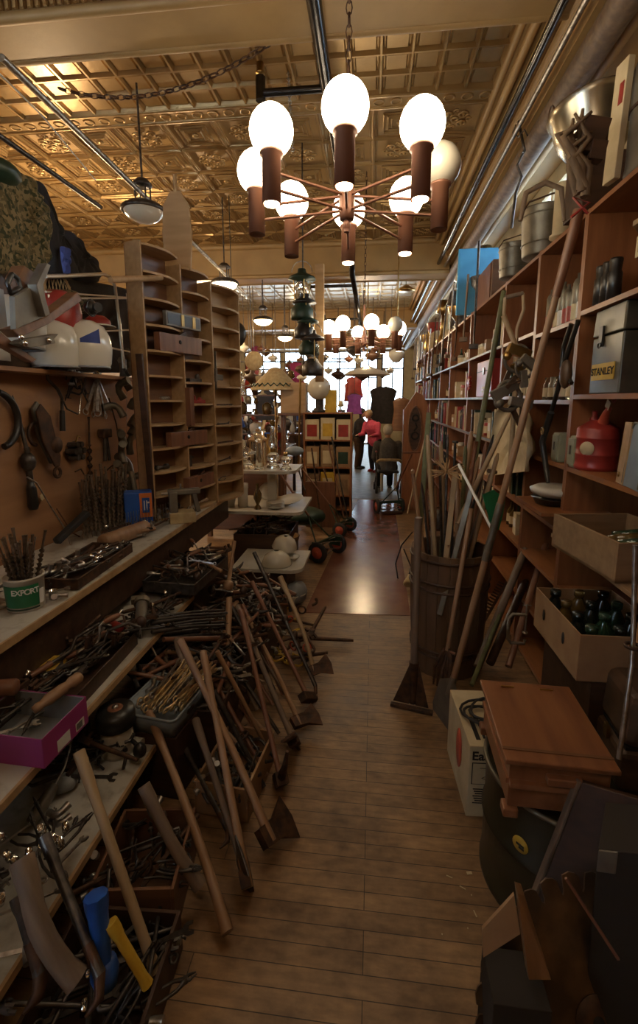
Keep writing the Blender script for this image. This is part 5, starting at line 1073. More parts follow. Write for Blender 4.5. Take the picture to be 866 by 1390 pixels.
# walker chair
t=thing('rollator','walker seat on wheels with tan backrest under the white haired person','walker',(ws.x,ws.y+.2,0),R(5))
obj('seat',MB().box((0,0,.44),(.42,.34,.05)),'black',t,.01); obj('backrest',MB().tube([(-.24,-.2,.66),(-.2,-.25,.7),(0,-.28,.71),(.2,-.25,.7),(.24,-.2,.66)],.03,10),'straw',t)
for sx in(-1,1):
    obj('side_frame',MB().tube([(sx*.25,-.22,.08),(sx*.25,-.2,.8),(sx*.25,-.1,.85)],.013,8).tube([(sx*.25,-.15,.42),(sx*.25,.24,.08)],.013,8),'dsteel',t)
    obj('grip',MB().tube([(sx*.25,-.12,.85),(sx*.25,-.0,.85)],.02,8),'red' if sx<0 else 'black',t)
    obj('white_post',MB().tube([(sx*.14,-.2,.05),(sx*.14,-.18,.42)],.03,8),'white',t)
    for y in(-.22,.24): obj('wheel',MB().lathe([(.0,-.015),(.08,-.018),(.085,0),(.08,.018),(0,.015)],18,0,TR((sx*.25,y,.085),0,90,0)),'blackm',t)
# clock case
x0=pY(547,600,8.2);x1=pY(578,600,8.2); w=x1.x-x0.x; c=(x0.x+x1.x)/2; zt=pY(560,548,8.2).z
t=thing('clock_case','tall red brown clock case with oval carved opening at the right of the aisle','clock case',(c,8.2,0))
ht=w/2; T=Matrix.Rotation(PI/2,4,'X')
obj('front',MB().prism([(-ht,0),(ht,0),(ht,zt),(ht*.6,zt+.14),(0,zt+.2),(-ht*.6,zt+.02),(-ht,zt-.1)],.04,0,T),'shelfz',t,.004); obj('case',MB().box((0,.15,zt/2-.05),(w,.22,zt-.1)),'mwood',t)
b=MB().prism([(.1*math.cos(a)*1.05,1.42+.36*math.sin(a)) for a in [2*PI*i/24 for i in range(24)]],.012,0,T,.042); obj('oval_opening',b,'dwood',t)
obj('scrollwork',MB().tor((0,-.06,1.6),.05,.016,14,6,0,'y').tor((0,-.06,1.3),.06,.014,14,6,0,'y').tube([(0,-.06,1.52),(.03,-.06,1.45),(-.02,-.06,1.38)],.014,6),'ink',t)
obj('oval_moulding',MB().tube([(.108*math.cos(2*PI*i/24),-.055,1.42+.375*math.sin(2*PI*i/24)) for i in range(25)],.012,6),'mwood',t)
tag(put(obj('broom_stick',MB().tube([(0,0,0),(0,0,1.25)],.014,8),'hick3'),pY(553,697,6.7),pY(576,600,6.9)),'pale stick leaning against the clock case','stick')
# motor on cardboard box at right, cord, trumpet
p=pZ(563,740,0); 
tag(obj('cardboard_carton',MB().box((0,0,.25),(.3,.5,.5)),'card',None,.004,(.78,5.3,0)),'tall plain cardboard carton right of the linoleum','box')
t=thing('electric_motor','dark electric motor standing on the plain carton','motor',(.72,5.15,.502)); obj('housing',MB().lathe([(0,-.12),(.09,-.11),(.1,-.08),(.1,.08),(.09,.11),(0,.12)],18,0,TR((0,0,.11),90,0,20)),'dsteel',t); obj('bracket',MB().box((0,0,.01),(.2,.2,.02)).tor((0,0,.11),.13,.01,18,6,0,'y'),'rust',t)
q=[pY(x,y,4.9) for x,y in ((560,722),(545,740),(537,765),(540,785),(552,790),(558,770),(548,745))]; tag(obj('power_cord',MB().tube(q,.007,6),'blackm'),'black looped cord hanging from the motor by the linoleum edge','cord')
p=pZ(556,803,0); tag(put(obj('trumpet_horn',MB().lathe([(.012,0),(.02,.04),(.045,.09),(.05,.12),(.04,.13),(0,.11)],18),'straw'),V((p.x,p.y+.15,.12)),V((p.x-.02,p.y,.03))),'pale horn shaped cap on the floor below the looped cord','horn')
random.seed(33)
# ---------------- right shelving ----------------
XF=1.12; DPT=.42; LV=[.08,.45,.8,1.13,1.53,1.93,2.38,2.9]
posts=[.85,1.86,2.87,3.6,4.45,5.93,7.34,8.38,9.77,11.2,13.2]
bayn=['nearest bay at the right edge','bay with the metal toolbox','bay with the spray cans','bay behind the garden forks','bay with the red steel chest','bay with the red fan','first far bay','second far bay','third far bay','last far bay']
def lv(bi): 
    return [.08,.45,.8,1.13,1.52,1.93,2.38,2.9] if bi!=2 else [.08,.45,.8,1.13,1.52,1.9,2.35,2.9]
for bi in range(len(posts)-1):
    y0,y1=posts[bi],posts[bi+1]; t=thing('shelving_unit','red brown wooden shelving, '+bayn[bi],'shelf',(XF,(y0+y1)/2,0)); w=y1-y0
    for s in(-1,1): obj('side_panel',MB().box((DPT/2,s*(w/2-.012),1.46),(DPT,.022,2.9)),'shelfz',t)
    for z in lv(bi): obj('shelf_board',MB().box((DPT/2,0,z-.0125),(DPT,w-.05,.025)),'shelf',t)
    obj('back_panel',MB().box((DPT+.006,0,1.46),(.01,w-.01,2.9)),'shelfz',t)
    if bi>=4:
        for z in (1.53,1.93,2.38): obj('edge_glint',MB().box((-.004,0,z-.0125),(.006,w,.022)),'galv',t)  # pale strips imitate light reflecting off the far shelf edges
# goods on the far bays
goods=[]
def proto_good(kind,m,dims):
    w,d,h=dims; b=MB()
    if kind=='book': b.box((0,0,h/2),(d,w,h)); ms=[m]; b.box((.004,0,h/2),(d-.004,w*.7,h+.002-.006),1); ms=[m,'paper']; b.box((-d/2-.001,0,h*.75),(.002,w*.6,h*.12),1)
    elif kind=='tin': b.lathe([(0,0),(w/2,0),(w/2,h*.95),(w/2*.95,h),(0,h)],14); b.lathe([(w/2*1.01,h*.2),(w/2*1.01,h*.75)],14,1); ms=[m,'paper']
    elif kind=='carton': b.box((0,0,h/2),(d,w,h)); b.box((-d/2-.001,0,h*.55),(.002,w*.7,h*.4),1); ms=[m,'wpaper']
    elif kind=='bottle': b.lathe([(0,0),(w/2,0),(w/2,h*.6),(w*.18,h*.78),(w*.16,h*.97),(w*.2,h),(0,h)],14); b.lathe([(w/2*1.01,h*.15),(w/2*1.01,h*.5)],14,1); ms=[m,'paper']
    else: b.lathe([(0,0),(w*.4,0),(w*.5,h*.4),(w*.3,h*.7),(w*.4,h),(0,h)],14).box((0,0,h*.4),(w*1.1,w*.15,h*.2)); ms=[m]
    return b,ms
G=[]
for kind,m,cn,dims in (('book','red','red',(.03,.16,.24)),('book','paper','cream',(.035,.17,.26)),('book','navy','dark blue',(.03,.15,.22)),('book','dgreen','green',(.028,.16,.23)),('book','dwood','brown',(.04,.17,.25)),('carton','card','brown card',(.12,.16,.14)),('carton','paper','cream',(.1,.14,.18)),('tin','red','red',(.08,0,.14)),('tin','galv','grey metal',(.09,0,.12)),('tin','dgreen','green',(.08,0,.16)),('bottle','aglass','amber glass',(.07,0,.2)),('bottle','gglass','green glass',(.06,0,.22)),('gadget','dsteel','black iron',(.1,0,.16)),('gadget','white','white',(.1,0,.14)),('gadget','brass','brass',(.09,0,.17))):
    b,ms=proto_good(kind,m,dims); G.append([kind,cn,dims,None,b,ms])
CATG={'book':'book','carton':'box','tin':'tin','bottle':'bottle','gadget':'ornament'}
lvn=['bottom','second lowest','third','fourth','fifth','sixth','top enclosed','very top']
def good(gi,loc,place,rz=0,s=1):
    g=G[gi]
    if g[3] is None: g[3]=Stock(tag(obj({'gadget':'ornament','carton':'small_carton'}.get(g[0],g[0]),g[4],g[5]),'',CATG[g[0]]))
    g[3].get(TR(loc,0,0,rz,s),'%s %s %s'%(g[1],CATG[g[0]],place),'%s %ss %s'%(g[1],CATG[g[0]],place))
for bi in range(3,10):
    for li in range(2,7):
        z=lv(bi)[li]+.001; gap=lv(bi)[li+1]-lv(bi)[li]-.04; y=posts[bi]+.08; books=random.random()<.5; step=1 if bi<6 else 1.6
        while y<posts[bi+1]-.1:
            if bi==4 and li==5 and y<5.6: y=5.62; continue
            if bi==3 and li>3 and random.random()<.6: y+=.12; continue
            gi=random.choice((0,1,2,3,4,1)) if books else random.randrange(5,15)
            if random.random()<.06: books=not books
            w=G[gi][2][0]; s=U(.85,1.25)*(1.25 if bi>5 else 1)
            if G[gi][2][2]*s>gap: s=gap/G[gi][2][2]
            good(gi,(XF+.12+U(-.01,.03),y+w*s/2,z),'on the %s shelf of the %s'%(lvn[li],bayn[bi]),U(-4,4),s); y+=w*s*step+U(.002,.012)+(0 if books else U(0,.05))
# near-bay goods
def on(y,li,bi=1,dx=.12): return V((XF+dx,y,lv(bi)[li]+.001))
# spray cans in bay 2 (y 2.6-3.3), shelf 2.38
for k in range(9):
    y=2.94+k*.072; t=tag(obj('oil_tin',MB().lathe([(0,0),(.03,0),(.03,.17+.03*(k%3)),(.02,.19+.03*(k%3)),(.01,.2+.03*(k%3)),(.01,.225+.03*(k%3)),(0,.225+.03*(k%3))],14).lathe([(.0305,.02),(.0305,.11)],14,1),['galv',['red','wpaper','paper','red'][k%4]]),'small oil tin with %s label on the shelf behind the long pole'%['red','white','cream','red'][k%4],'tin','%s label oil tins behind the long pole'%['red','white','cream','red'][k%4]); t.location=on(y,6,2,.07)
for k in range(6):
    t=tag(obj('jar',MB().lathe([(0,0),(.04,0),(.04,.1),(.03,.12),(.032,.15),(0,.15)],14).lathe([(.0405,.02),(.0405,.08)],14,1),['glass' if k%2 else 'galv','paper']),'lidded jar with cream label below the oil tins','jar','jars below the oil tins'); t.location=on(2.96+k*.1,5,2,.08)
for k in range(3): t=tag(obj('binocular_case',MB().lathe([(0,0),(.033,0),(.033,.14),(.026,.15),(.03,.2),(.028,.21),(0,.21)],16),'black',None,0,on(pX(815+9*k,395,XF+.06).y,6,1,.06)),'black glossy cylinder standing on the shelf above the metal toolbox','cylinder','black cylinders above the toolbox')
for k in range(4): t=tag(obj('optic_tube',MB().lathe([(0,-.1),(.03,-.1),(.03,.1),(0,.1)],14,0,TR((0,0,.032),90,0,0)).lathe([(.031,-.02),(.031,.02)],14,1,TR((0,0,.032),90,0,0)),['black','steel'],None,0,on(2.32-.16*k,6,1,.12)),'black tube with bright ring lying on the shelf above the metal toolbox','tube','black tubes above the toolbox')
# small inner shelf w/ blocks
tag(obj('corner_shelf',MB().prism([(-.05,0),(-.05,.38),(.08,.55),(.4,.55),(.4,0)],.022,0,None,2.62),'crate',None,.003,(XF,1.89,0)),'short raised shelf with angled front above the black tubes','shelf')
for k in range(3): tag(obj('card_pack',MB().box((0,0,0),(.12,.14,.09)).box((-.0605,0,0),(.002,.1,.05),1),['paper','mwood'],None,.002,(XF+.08,2.0+.15*k,2.565)),'cream pack lying under the raised shelf','pack','cream packs under the raised shelf')
for k in range(5): tag(obj('cedar_plank',MB().box((0,0,0),(.2,.3,.028)),'cedar' if k%2 else 'hick4',None,.002,(XF+.1,2.08,2.66+.03*k)),'red brown board in the stack on the raised shelf','board','boards stacked on the raised shelf')
# stanley tool box: face toward aisle
a=pX(788,530,XF); 
yb=pX(811,530,XF).y; print('TOOLBOX',yb)
t=thing('metal_toolbox','olive grey metal toolbox with yellow STANLEY plate on its end','toolbox',(XF+.165,yb+.0,lv(1)[5]+.001),(0,0,R(-2))); t.scale=(1,1.35,1.1)
obj('body',MB().box((0,0,.13),(.28,.25,.26)),'toolbox',t,.006); obj('lid',MB().box((0,0,.325),(.285,.255,.12),taper=.96),'toolbox',t,.006)
obj('latch',MB().box((-.146,.04,.26),(.012,.03,.09)).tor((-.155,.04,.22),.012,.003,10,5,0,'x'),'black',t); pl=obj('name_plate',MB().box((-.1425,.01,.1),(.004,.19,.075)),'yellow',t)
text('STANLEY',.046,'ink',pl,Matrix.Translation((-.1455,.01,.1))@Matrix.Rotation(-PI/2,4,'Z')@Matrix.Rotation(PI/2,4,'X'),'lettering',.0006,bold=.001)
t=thing('tin_box','dark red tin box with pale lid on the toolbox shelf at the right edge','tin',(XF+.12,pX(868,525,XF).y-.06,lv(1)[5]+.001)); obj('body',MB().box((0,0,.1),(.16,.16,.2)),'red',t,.006); obj('lid',MB().box((0,0,.215),(.165,.165,.025)),'white',t,.004)
tag(obj('mirror_panel',MB().box((0,0,0),(.02,.14,.3)),'bgrey',None,.004,(XF+.1,1.88,lv(1)[5]+.38)),'pale blue grey panel above the dark red tin box','panel') if 0 else None
# red can etc on shelf 1.52
p=on(pX(806,650,XF+.11).y,4,1,.11); print('CAN',p)
t=thing('fuel_can','weathered red fuel can with spout tag and round label','can',p)
obj('body',MB().lathe([(0,0),(.105,0),(.108,.02),(.105,.03),(.105,.08),(.109,.085),(.105,.09),(.105,.17),(.109,.175),(.105,.18),(.105,.22),(.1,.23),(.05,.265),(.04,.27),(0,.27)],28),'red',t)
obj('spout',MB().tube([(-.0,-.04,.25),(-.01,-.09,.31),(-.01,-.12,.34)],[.03,.018,.012],10),'redo',t); obj('cap',MB().lathe([(0,.26),(.025,.26),(.025,.29),(.015,.3),(.015,.33),(0,.33)],12,0,TR((0,.06,-.01),0,0,0)),'red',t)
obj('ring',MB().tor((-.01,-.16,.38),.014,.003,12,5,0,'x'),'red',t); obj('paper_tag',MB().box((-.02,-.12,.355),(.002,.045,.045),rot=(30,0,0)),'paper',t); fa=math.atan2(-2.16,-(XF+.12))
obj('round_label',MB().lathe([(0,0),(.038,0),(.038,.004),(0,.004)],20,0,Matrix.Rotation(fa-.35,4,'Z')@Matrix.Translation((.103,0,.12))@Matrix.Rotation(PI/2,4,'Y')),'paper',t)
for k,(y,m,l) in enumerate(((pX(772,640,XF).y,'gbox','grey green metal box next to the red fuel can'),(pX(750,635,XF).y,'gbox','second grey green box farther from the red fuel can'))):
    t=thing('switch_box',l,'box',(XF+.05+.0*k,y,lv(1)[4]+.001)); obj('body',MB().box((0,0,.09),(.09,.105,.18)),m,t,.01); obj('cover',MB().box((-.047,0,.09),(.008,.085,.15)),m,t,.003); obj('handle',MB().box((-.054,0,.1),(.008,.012,.05)),'sand',t)
t=thing('pine_board','pale wooden board standing right of the red fuel can','board',(XF+.02,pX(836,662,XF).y,lv(1)[4]+.001),(0,R(3),R(-10))); obj('board',MB().box((0,0,.14),(.02,.09,.28)),'pine',t); obj('screw_cap',MB().lathe([(0,0),(.012,0),(.012,.004),(0,.004)],12,0,TR((-.012,.01,.04),0,-90,0)),'brass',t)
t=thing('wash_board','blue grey tray with rounded metal rim leaning at the right edge','tray',(XF+.0,pX(856,668,XF).y,lv(1)[4]+.001),(0,R(4),R(-8))); obj('panel',MB().box((0,0,.14),(.01,.18,.28)),'bgrey',t); obj('rim',MB().tube([(-.006,-.09,.01),(-.006,-.09,.25),(-.006,-.07,.28),(-.006,.07,.28),(-.006,.09,.25),(-.006,.09,.01)],.006,6),'galv',t)
# ---- big crate with bottles
def faced_box(name,lab,cat,a_px,b_px,z,h,depth,m,t=.014,zb=None):
    A=pZ(a_px[0],a_px[1],z);B=pZ(b_px[0],b_px[1],z); d=B-A; L=d.length; n=V((-d.y,d.x,0)).normalized()
    if n.x<0:n=-n
    c=(A+B)/2+n*depth/2; rz=math.atan2(d.y,d.x); o=open_box(name,lab,cat,(c.x,c.y,z-h),(L,depth,h),m,math.degrees(rz),t); return o,c,rz,L
o,c,rz,L=faced_box('wooden_crate','wooden crate of green bottles jutting from the shelf under the red fuel can','crate',(752,697),(840,738),1.36,.16,.36,'crate',.014); BZ=o.location.z; print('CRATE',c,L)
for k in range(4):
    q=V((c.x+U(-.05,.1),c.y+(-.1+.07*k),BZ+.06)); tag(put(obj('wine_bottle',MB().lathe([(0,0),(.037,0),(.038,.17),(.015,.22),(.014,.28),(.016,.29),(0,.29)],16),'gglass' if k%2 else 'aglass'),q+V((-.03,0,.02)),q+V((.12,-.03,.05)),0,.75),'%s bottle lying in the jutting wooden crate'%('green' if k%2 else 'amber'),'bottle','%s bottles in the jutting crate'%('green' if k%2 else 'amber'))
tag(obj('support_plank',MB().box((0,0,0),(.5,.9,.02)),'crate',None,.002,(c.x+.12,c.y,BZ-.011)),'plank under the jutting wooden crate','plank')
o,c,rz,L=faced_box('bottle_carton','open cardboard carton with handle holes full of glass bottles','box',(728,797),(788,862),.98,.2,.36,'card',.006); CZ=o.location.z; print('CARTON',c,L)
T=Matrix.Translation(c)@Matrix.Rotation(rz,4,'Z')
for k,fx in enumerate((-.25,.2)):
    h=obj('hand_hole',MB().lathe([(0,0),(.02,0),(.02,.002),(0,.002)],16,0,TR((L*fx,-.181,.11),90,0,0)@Matrix.Diagonal((.6,1.3,1,1))),'ink',o)
sgn=1
for i in range(4):
    for j in range(3):
        q=T@V((-L/2+.06+i*(L-.12)/3,-.11+j*.11,0)); q.z=CZ+.012; b=MB().lathe([(0,0),(.038,0),(.04,.1),(.038,.13),(.02,.16),(.018,.17),(.024,.175),(.024,.2),(0,.2)],16)
        tag(obj('glass_jug',b,['bglass','aglass','bglass','gglass'][(i+j)%4],None,0,q),'%s bottle standing in the open cardboard carton'%['black','amber','black','green'][(i+j)%4],'bottle','%s bottles in the carton'%['black','amber','black','green'][(i+j)%4])
tag(obj('carton_stand',MB().box((0,0,CZ/2-.002),(.34,L,CZ-.006)),'dwood',None,.003,(c.x+.05,c.y,0),(0,0,rz+PI/2)),'dark wooden chest hidden beneath the bottle carton','chest')
# brown case (suitcase) right
A=pZ(788,872,.86); B=pZ(832,935,.86); dd=B-A; rz=math.atan2(dd.y,dd.x); L=dd.length; n=V((-dd.y,dd.x,0)).normalized(); n=n if n.x>0 else -n; c=(A+B)/2+n*.24
print('CASE',A,B,c)
t=thing('brown_case','brown moulded instrument case lying at the right edge in front of the bottle carton','case',(c.x,c.y,.48),(0,0,rz))
obj('base',MB().box((0,0,.08),(L+.1,.42,.16)),'dbag',t,.02); obj('lid',MB().box((0,0,.27),(L+.08,.4,.2),taper=.93),'dbag',t,.03); obj('seam',MB().box((0,0,.165),(L+.06,.38,.012)),'ink',t); obj('catch',MB().box((-.05,-.215,.165),(.03,.012,.05)).box((.1,-.215,.165),(.03,.012,.05)),'brass',t)
tag(obj('case_stand',MB().box((0,0,.238),(L+.05,.4,.474)),'dwood',None,.003,(c.x,c.y,0),(0,0,rz)),'dark box hidden under the brown moulded case','box')
p=pX(850,790,.95); t=thing('small_crate','pale wooden crate corner at the right edge below the jutting crate','crate',(1.08,1.62,1.02),(0,0,R(-6))); obj('panel',MB().box((0,0,.07),(.24,.2,.14)),'pine',t,.004); obj('rope_loop',MB().tube([(-.13,-.05,.12),(-.14,-.06,.06),(-.135,-.02,-.02)],.006,6),'rust',t)
a=pY(858,770,1.35); t=tag(obj('steel_pole',MB().tube([pY(862,740,1.4),pY(860,850,1.38),pY(858,900,1.35),pY(840,1030,1.3)],.007,8),'steel'),'thin bent grey rod hanging down the right edge','rod'); tag(obj('iron_hoop',MB().tor(tuple(pY(859,877,1.36)),.02,.005,12,6),'rust'),'rusty ring around the bent grey rod','ring')
# ---------------- drum, cedar chest, Easy box ----------------
rim=pZ(715,1062,.5)
D=V((.79,1.66,0)); RD=.3; HD=.5
pr_=pZ(655,1030,HD); D=V((pr_.x+RD+.02,pr_.y+.0,0)); print('DRUM',D)
t=thing('steel_drum','dark olive drum with yellow round sticker under the cedar chest','drum',D)
obj('shell',MB().lathe([(0,.0),(RD,.0),(RD,.02),(RD-.006,.03),(RD-.006,HD*.5),(RD+.004,HD*.52),(RD-.006,HD*.54),(RD-.004,HD-.02)],40),'olive',t); obj('rim',MB().tor((0,0,HD-.005),RD,.009,40,8),'galv',t); obj('lid',MB().lathe([(RD-.01,HD-.02),(0,HD-.02)],40),'olive',t)
av=math.atan2(-D.y,-D.x)-.42; T=Matrix.Rotation(av,4,'Z')@Matrix.Translation((RD-.003,0,.33))@Matrix.Rotation(PI/2,4,'Y'); s=obj('round_sticker',MB().lathe([(0,0),(.03,0),(.03,.004),(0,.004)],20,0,T),'yellow',t); obj('printing',MB().box((0,-.0,.0045),(.008,.03,.002),0,T).box((.01,.006,.0045),(.008,.02,.002),0,T),'ink',s)
cz=HD+.012; A=pZ(663,898,cz+.22);Bf=pZ(690,1028,cz+.22);Cf=pZ(822,1022,cz+.22)
ex=(Cf-Bf); Lx=ex.length; rz=R(-2); ey=(A-Bf).length; print('CHEST',A,Bf,Cf,Lx,ey); Ly=min(max(ey,.3),.44)
T=Matrix.Translation((Bf.x,Bf.y,HD+.006))@Matrix.Rotation(rz,4,'Z')
t=thing('cedar_chest','small red cedar chest with hinged lid standing on the olive drum','chest'); t.matrix_world=T
obj('lid',MB().box((Lx/2,Ly/2,.215),(Lx+.02,Ly+.02,.018)),'cedar',t,.004)
obj('lid_batten',MB().box((Lx/2,.045,.2255),(Lx+.018,.012,.003)),'mwood',t)
b=MB().box((Lx/2,Ly/2,.12),(Lx-.02,Ly-.02,.17)); obj('body',b,'cedar',t,.003)
obj('waist_band',MB().box((Lx/2,.0,.13),(Lx-.02,.02,.02)).box((.008,Ly/2,.13),(.015,Ly-.02,.02)),'cedar',t,.002)
obj('handle',MB().box((Lx/2+.01,-.006,.165),(.11,.03,.026)),'cedar',t,.004)
for x in (.02,Lx-.02):
    for y in (.02,Ly-.02): obj('foot',MB().box((x,y,.017),(.05,.05,.034)),'cedar',t,.006)
obj('hinge',MB().tube([(Lx*.2,Ly-.03,.226),(Lx*.35,Ly-.03,.226)],.004,6),'brass',t); obj('hinge',MB().tube([(Lx*.65,Ly-.03,.226),(Lx*.8,Ly-.03,.226)],.004,6),'brass',t)
# Easy box
P0=pZ(632,1108,0); hE=.42; P1=pZ(609,1030,0); Pt=pY(629,1012,P0.y); print('EASY',P0,P1,Pt); hE=max(.3,min(.5,Pt.z))
dy=(P1-P0); LyE=.42; rz=R(3)
t=thing('printed_carton','pale printed carton reading Easy with a looped black cord on top','box',(P0.x,P0.y,.001),(0,0,rz))
obj('carton',MB().box((.13,LyE/2,hE/2),(.26,LyE,hE)),'paper',t,.003)
pn=obj('print_panel',MB().box((.065,-.001,hE*.62),(.1,.0015,.11)),'ink',t); obj('print_centre',MB().box((.065,-.0022,hE*.62),(.092,.0015,.102)),'paper',pn); obj('tool_drawing',MB().tube([(.05,-.004,hE*.62+.03),(.09,-.004,hE*.62+.03),(.1,-.004,hE*.62),(.06,-.004,hE*.62-.02),(.1,-.004,hE*.62-.035)],.0015,4),'ink',pn)
b=MB()
for k in range(7): b.box((.07,-.001,hE*.4-k*.012),(.09-.01*(k%3),.0015,.0045))
obj('fine_print',b,'ink',t); text('Easy',.06,'ink',t,Matrix.Translation((.012,-.0018,hE*.86))@Matrix.Rotation(PI/2,4,'X'),bold=.0015,align='LEFT')
obj('oval_picture',MB().lathe([(0,0),(.05,0),(.05,.003),(0,.003)],22,0,TR((-.0015,.17,hE*.6),0,-90,0)@Matrix.Diagonal((2,1,1,1))),'redo',t)
tb=obj('top_print',MB().box((.05,.12,hE+.001),(.02,.16,.0015)).box((.08,.1,hE+.001),(.012,.1,.0015)),'ink',t)
c=V((P0.x+.12,P0.y+.2,hE+.02)); pts=[]
for i in range(60): a=i*.42; r=.085+.02*math.sin(i*.37); pts.append(c+V((r*math.cos(a)+.02*math.sin(i*.21),r*.9*math.sin(a)+.015*math.cos(i*.3),.012*math.sin(i*.5)+.012)))
tag(obj('coiled_cord',MB().tube(pts+[c+V((.1,-.16,.0)),c+V((.13,-.2,-.03)),c+V((.14,-.23,-.12))],.0062,6),'blackm'),'black flex coiled on top of the printed carton','cord')
t=thing('electric_knife','dark green power tool lying in the coiled black flex','power tool',c+V((.05,-.05,.035)),(0,0,R(-30))); obj('body',MB().ell((0,0,.0),(.07,.025,.022),16),'dgreen',t); obj('nose',MB().tube([(.06,0,0),(.1,0,0)],[.012,.006],8),'sand',t)
# ---------------- barrel and its sticks ----------------
bl=pY(559,765,3.2);br=pY(668,768,3.2); BC=V(((bl.x+br.x)/2,3.28,0)); RB=(br.x-bl.x)/2*1.0; HB=pY(612,765,3.28-RB).z+.03; print('BARREL',BC,RB,HB)
t=thing('wooden_barrel','brown stave barrel packed with handles and sticks','barrel',BC)
b=MB(); ns=22
prof=[(.86,0),(.93,.2),(.98,.5),(1.0,.8),(1.0,1)]
for k in range(ns):
    a0=2*PI*k/ns+.006;a1=2*PI*(k+1)/ns-.006; vs=[]
    for r,z in prof:
        for a,rr in((a0,0),(a1,0),(a1,.016),(a0,.016)): vs.append(((r*RB-rr)*math.cos(a),(r*RB-rr)*math.sin(a),z*HB))
    fs=[]
    for i in range(len(prof)-1):
        for j in range(4): q=i*4+j;e=i*4+(j+1)%4; fs.append((q,e,e+4,q+4))
    fs+= [(3,2,1,0),tuple(len(prof)*4-4+j for j in range(4))]; b.add(vs,fs)
obj('staves',b,'barrel',t)
for z,r in ((.18,.925),(.22,.935),(.72,.995),(.78,1.0),(.95,1.002)): obj('hoop',MB().tor((0,0,z*HB),r*RB+.002,.009,36,6),'dwood',t)
obj('floor_disc',MB().lathe([(0,.05),(RB*.85,.05)],24),'barrel',t)
sm=['hick','hick4','hick2','hick3','dsteel','hick','pole','blackm']; sn=['orange brown wooden','red brown wooden','grey weathered wooden','pale ash','dark steel','orange brown wooden','olive green','black']
tops=[(560,640),(575,610),(585,625),(598,600),(608,590),(620,640),(632,605),(640,650),(650,620),(660,600),(668,640),(676,615),(572,655),(590,660),(604,650),(618,600),(628,660),(646,600),(662,660),(580,590),(597,630),(640,585),(655,640),(670,590),(612,665)]
for k,(x,y) in enumerate(tops):
    a=U(0,6.28);r=U(.1,.7)*RB; b0=BC+V((r*math.cos(a)*.6,r*math.sin(a)*.6,.12)); tp=pY(x,y,BC.y+r*math.sin(a)+U(0,.2)); L=(tp-b0).length
    m=k%8; ra=[.015,.013,.017,.016,.009,.018,.014,.01][m]
    o=thing('tool_stick','%s handle standing in the stave barrel'%sn[m],'handle',(0,0,0),0,'%s handles in the barrel'%sn[m]) if 0 else None
    h=MB().tube([(0,0,0),(.01*(k%3-1),0,L*.5),(0,0,L*.97),(0,0,L)],[ra*.9,ra,ra,ra*.5],8)
    if k%5==0: h.tube([(-.05,0,L),(.05,0,L)],ra*.9,8)
    if k%7==3: h.box((0,0,L*.97),(.03,.012,.1))
    tag(put(obj('tool_stick',h,sm[m]),b0,tp,U(0,180)),'%s handle standing in the stave barrel'%sn[m],'handle','%s handles in the barrel'%sn[m])
# flat slats
for k,(x0,y0,x1,y1,m,l,Y) in enumerate(((604,770,618,640,'hick3','broad pale slat in the left of the barrel',3.1),(612,775,640,665,'galv','grey metal slat leaning in the barrel',3.05),(566,640+125,582,560,'pole','dark green pole rising from the left of the barrel',3.4))):
    a=pY(x0,y0,Y);c=pY(x1,y1,Y+.1); L=(c-a).length+.3; d=(c-a).normalized(); tag(put(obj('slat',MB().box((0,0,L/2),(.035,.012,L)),m,None,.002),c-d*L,c,20),l,'slat')
a=pY(623,630,2.9);c=pY(668,718,2.75); o=tag(put(obj('metal_rule',MB().box((0,0,(a-c).length/2),(.05,.012,(a-c).length)).box((0,-.008,(a-c).length/2),(.006,.006,(a-c).length)),'nickel'),c,a,25),'shiny flat metal channel slanting across the barrel handles','channel')
a=pY(672,692,3.0); tag(obj('green_blade',MB().prism([(-.09,.1),(-.02,.13),(.06,.07),(.05,-.03),(.03,-.13),(-.02,-.12),(-.05,-.02)],.008,0,TR((0,0,0),90,0,10)),'green',None,.002,a),'bright green flat blade sticking out of the barrel','blade')  # flat green blade
a=pY(607,640,3.05); b=MB()
for k in range(26): an=U(0,6.28);e=U(-.6,.9); b.tube([(0,0,0),(.11*math.cos(an)*math.cos(e),.11*math.sin(an)*math.cos(e)*.6,.11*math.sin(e))],[.006,.003],5)
tag(obj('wire_brush',b,'pine',None,0,a),'starburst of straw bristles at the top of the barrel handles','brush'); tag(put(obj('bristle_stick',MB().tube([(0,0,0),(0,0,.6)],.01,6),'hick'),V((BC.x,BC.y-.08,.35)),a),'stick carrying the starburst of bristles','stick')
# long pole with tangled root head
pb=pZ(603,968,.06); pt=lean(pb,(786,285),2.75); print('POLE',pb,pt)
d=(pt-pb).normalized(); tg=thing('long_pole','very long orange brown pole leaning from the floor up to the top shelf','pole'); L=(pt-pb).length
obj('shaft',MB().tube([(0,0,.18),(0,0,L*.55),(0,0,L)],[.019,.018,.017],10),'hick',tg); obj('tape',MB().tube([(0,0,L*.36),(0,0,L*.48)],.021,10),'galv',tg); obj('ferrule',MB().tube([(0,0,L*.86),(0,0,L)],[.02,.026],8),'hick4',tg)
obj('shovel_blade',MB().prism([(-.03,.22),(.03,.22),(.13,.14),(.14,-.04),(.09,-.12),(-.08,-.12),(-.14,-.04),(-.13,.14)],.004,0,TR((0,0,0),90,0,0)).tube([(0,0,.25),(0,0,.12)],[.02,.024],8),'sand',tg,.001); put(tg,pb,pt,35)
b=MB(); random.seed(4)
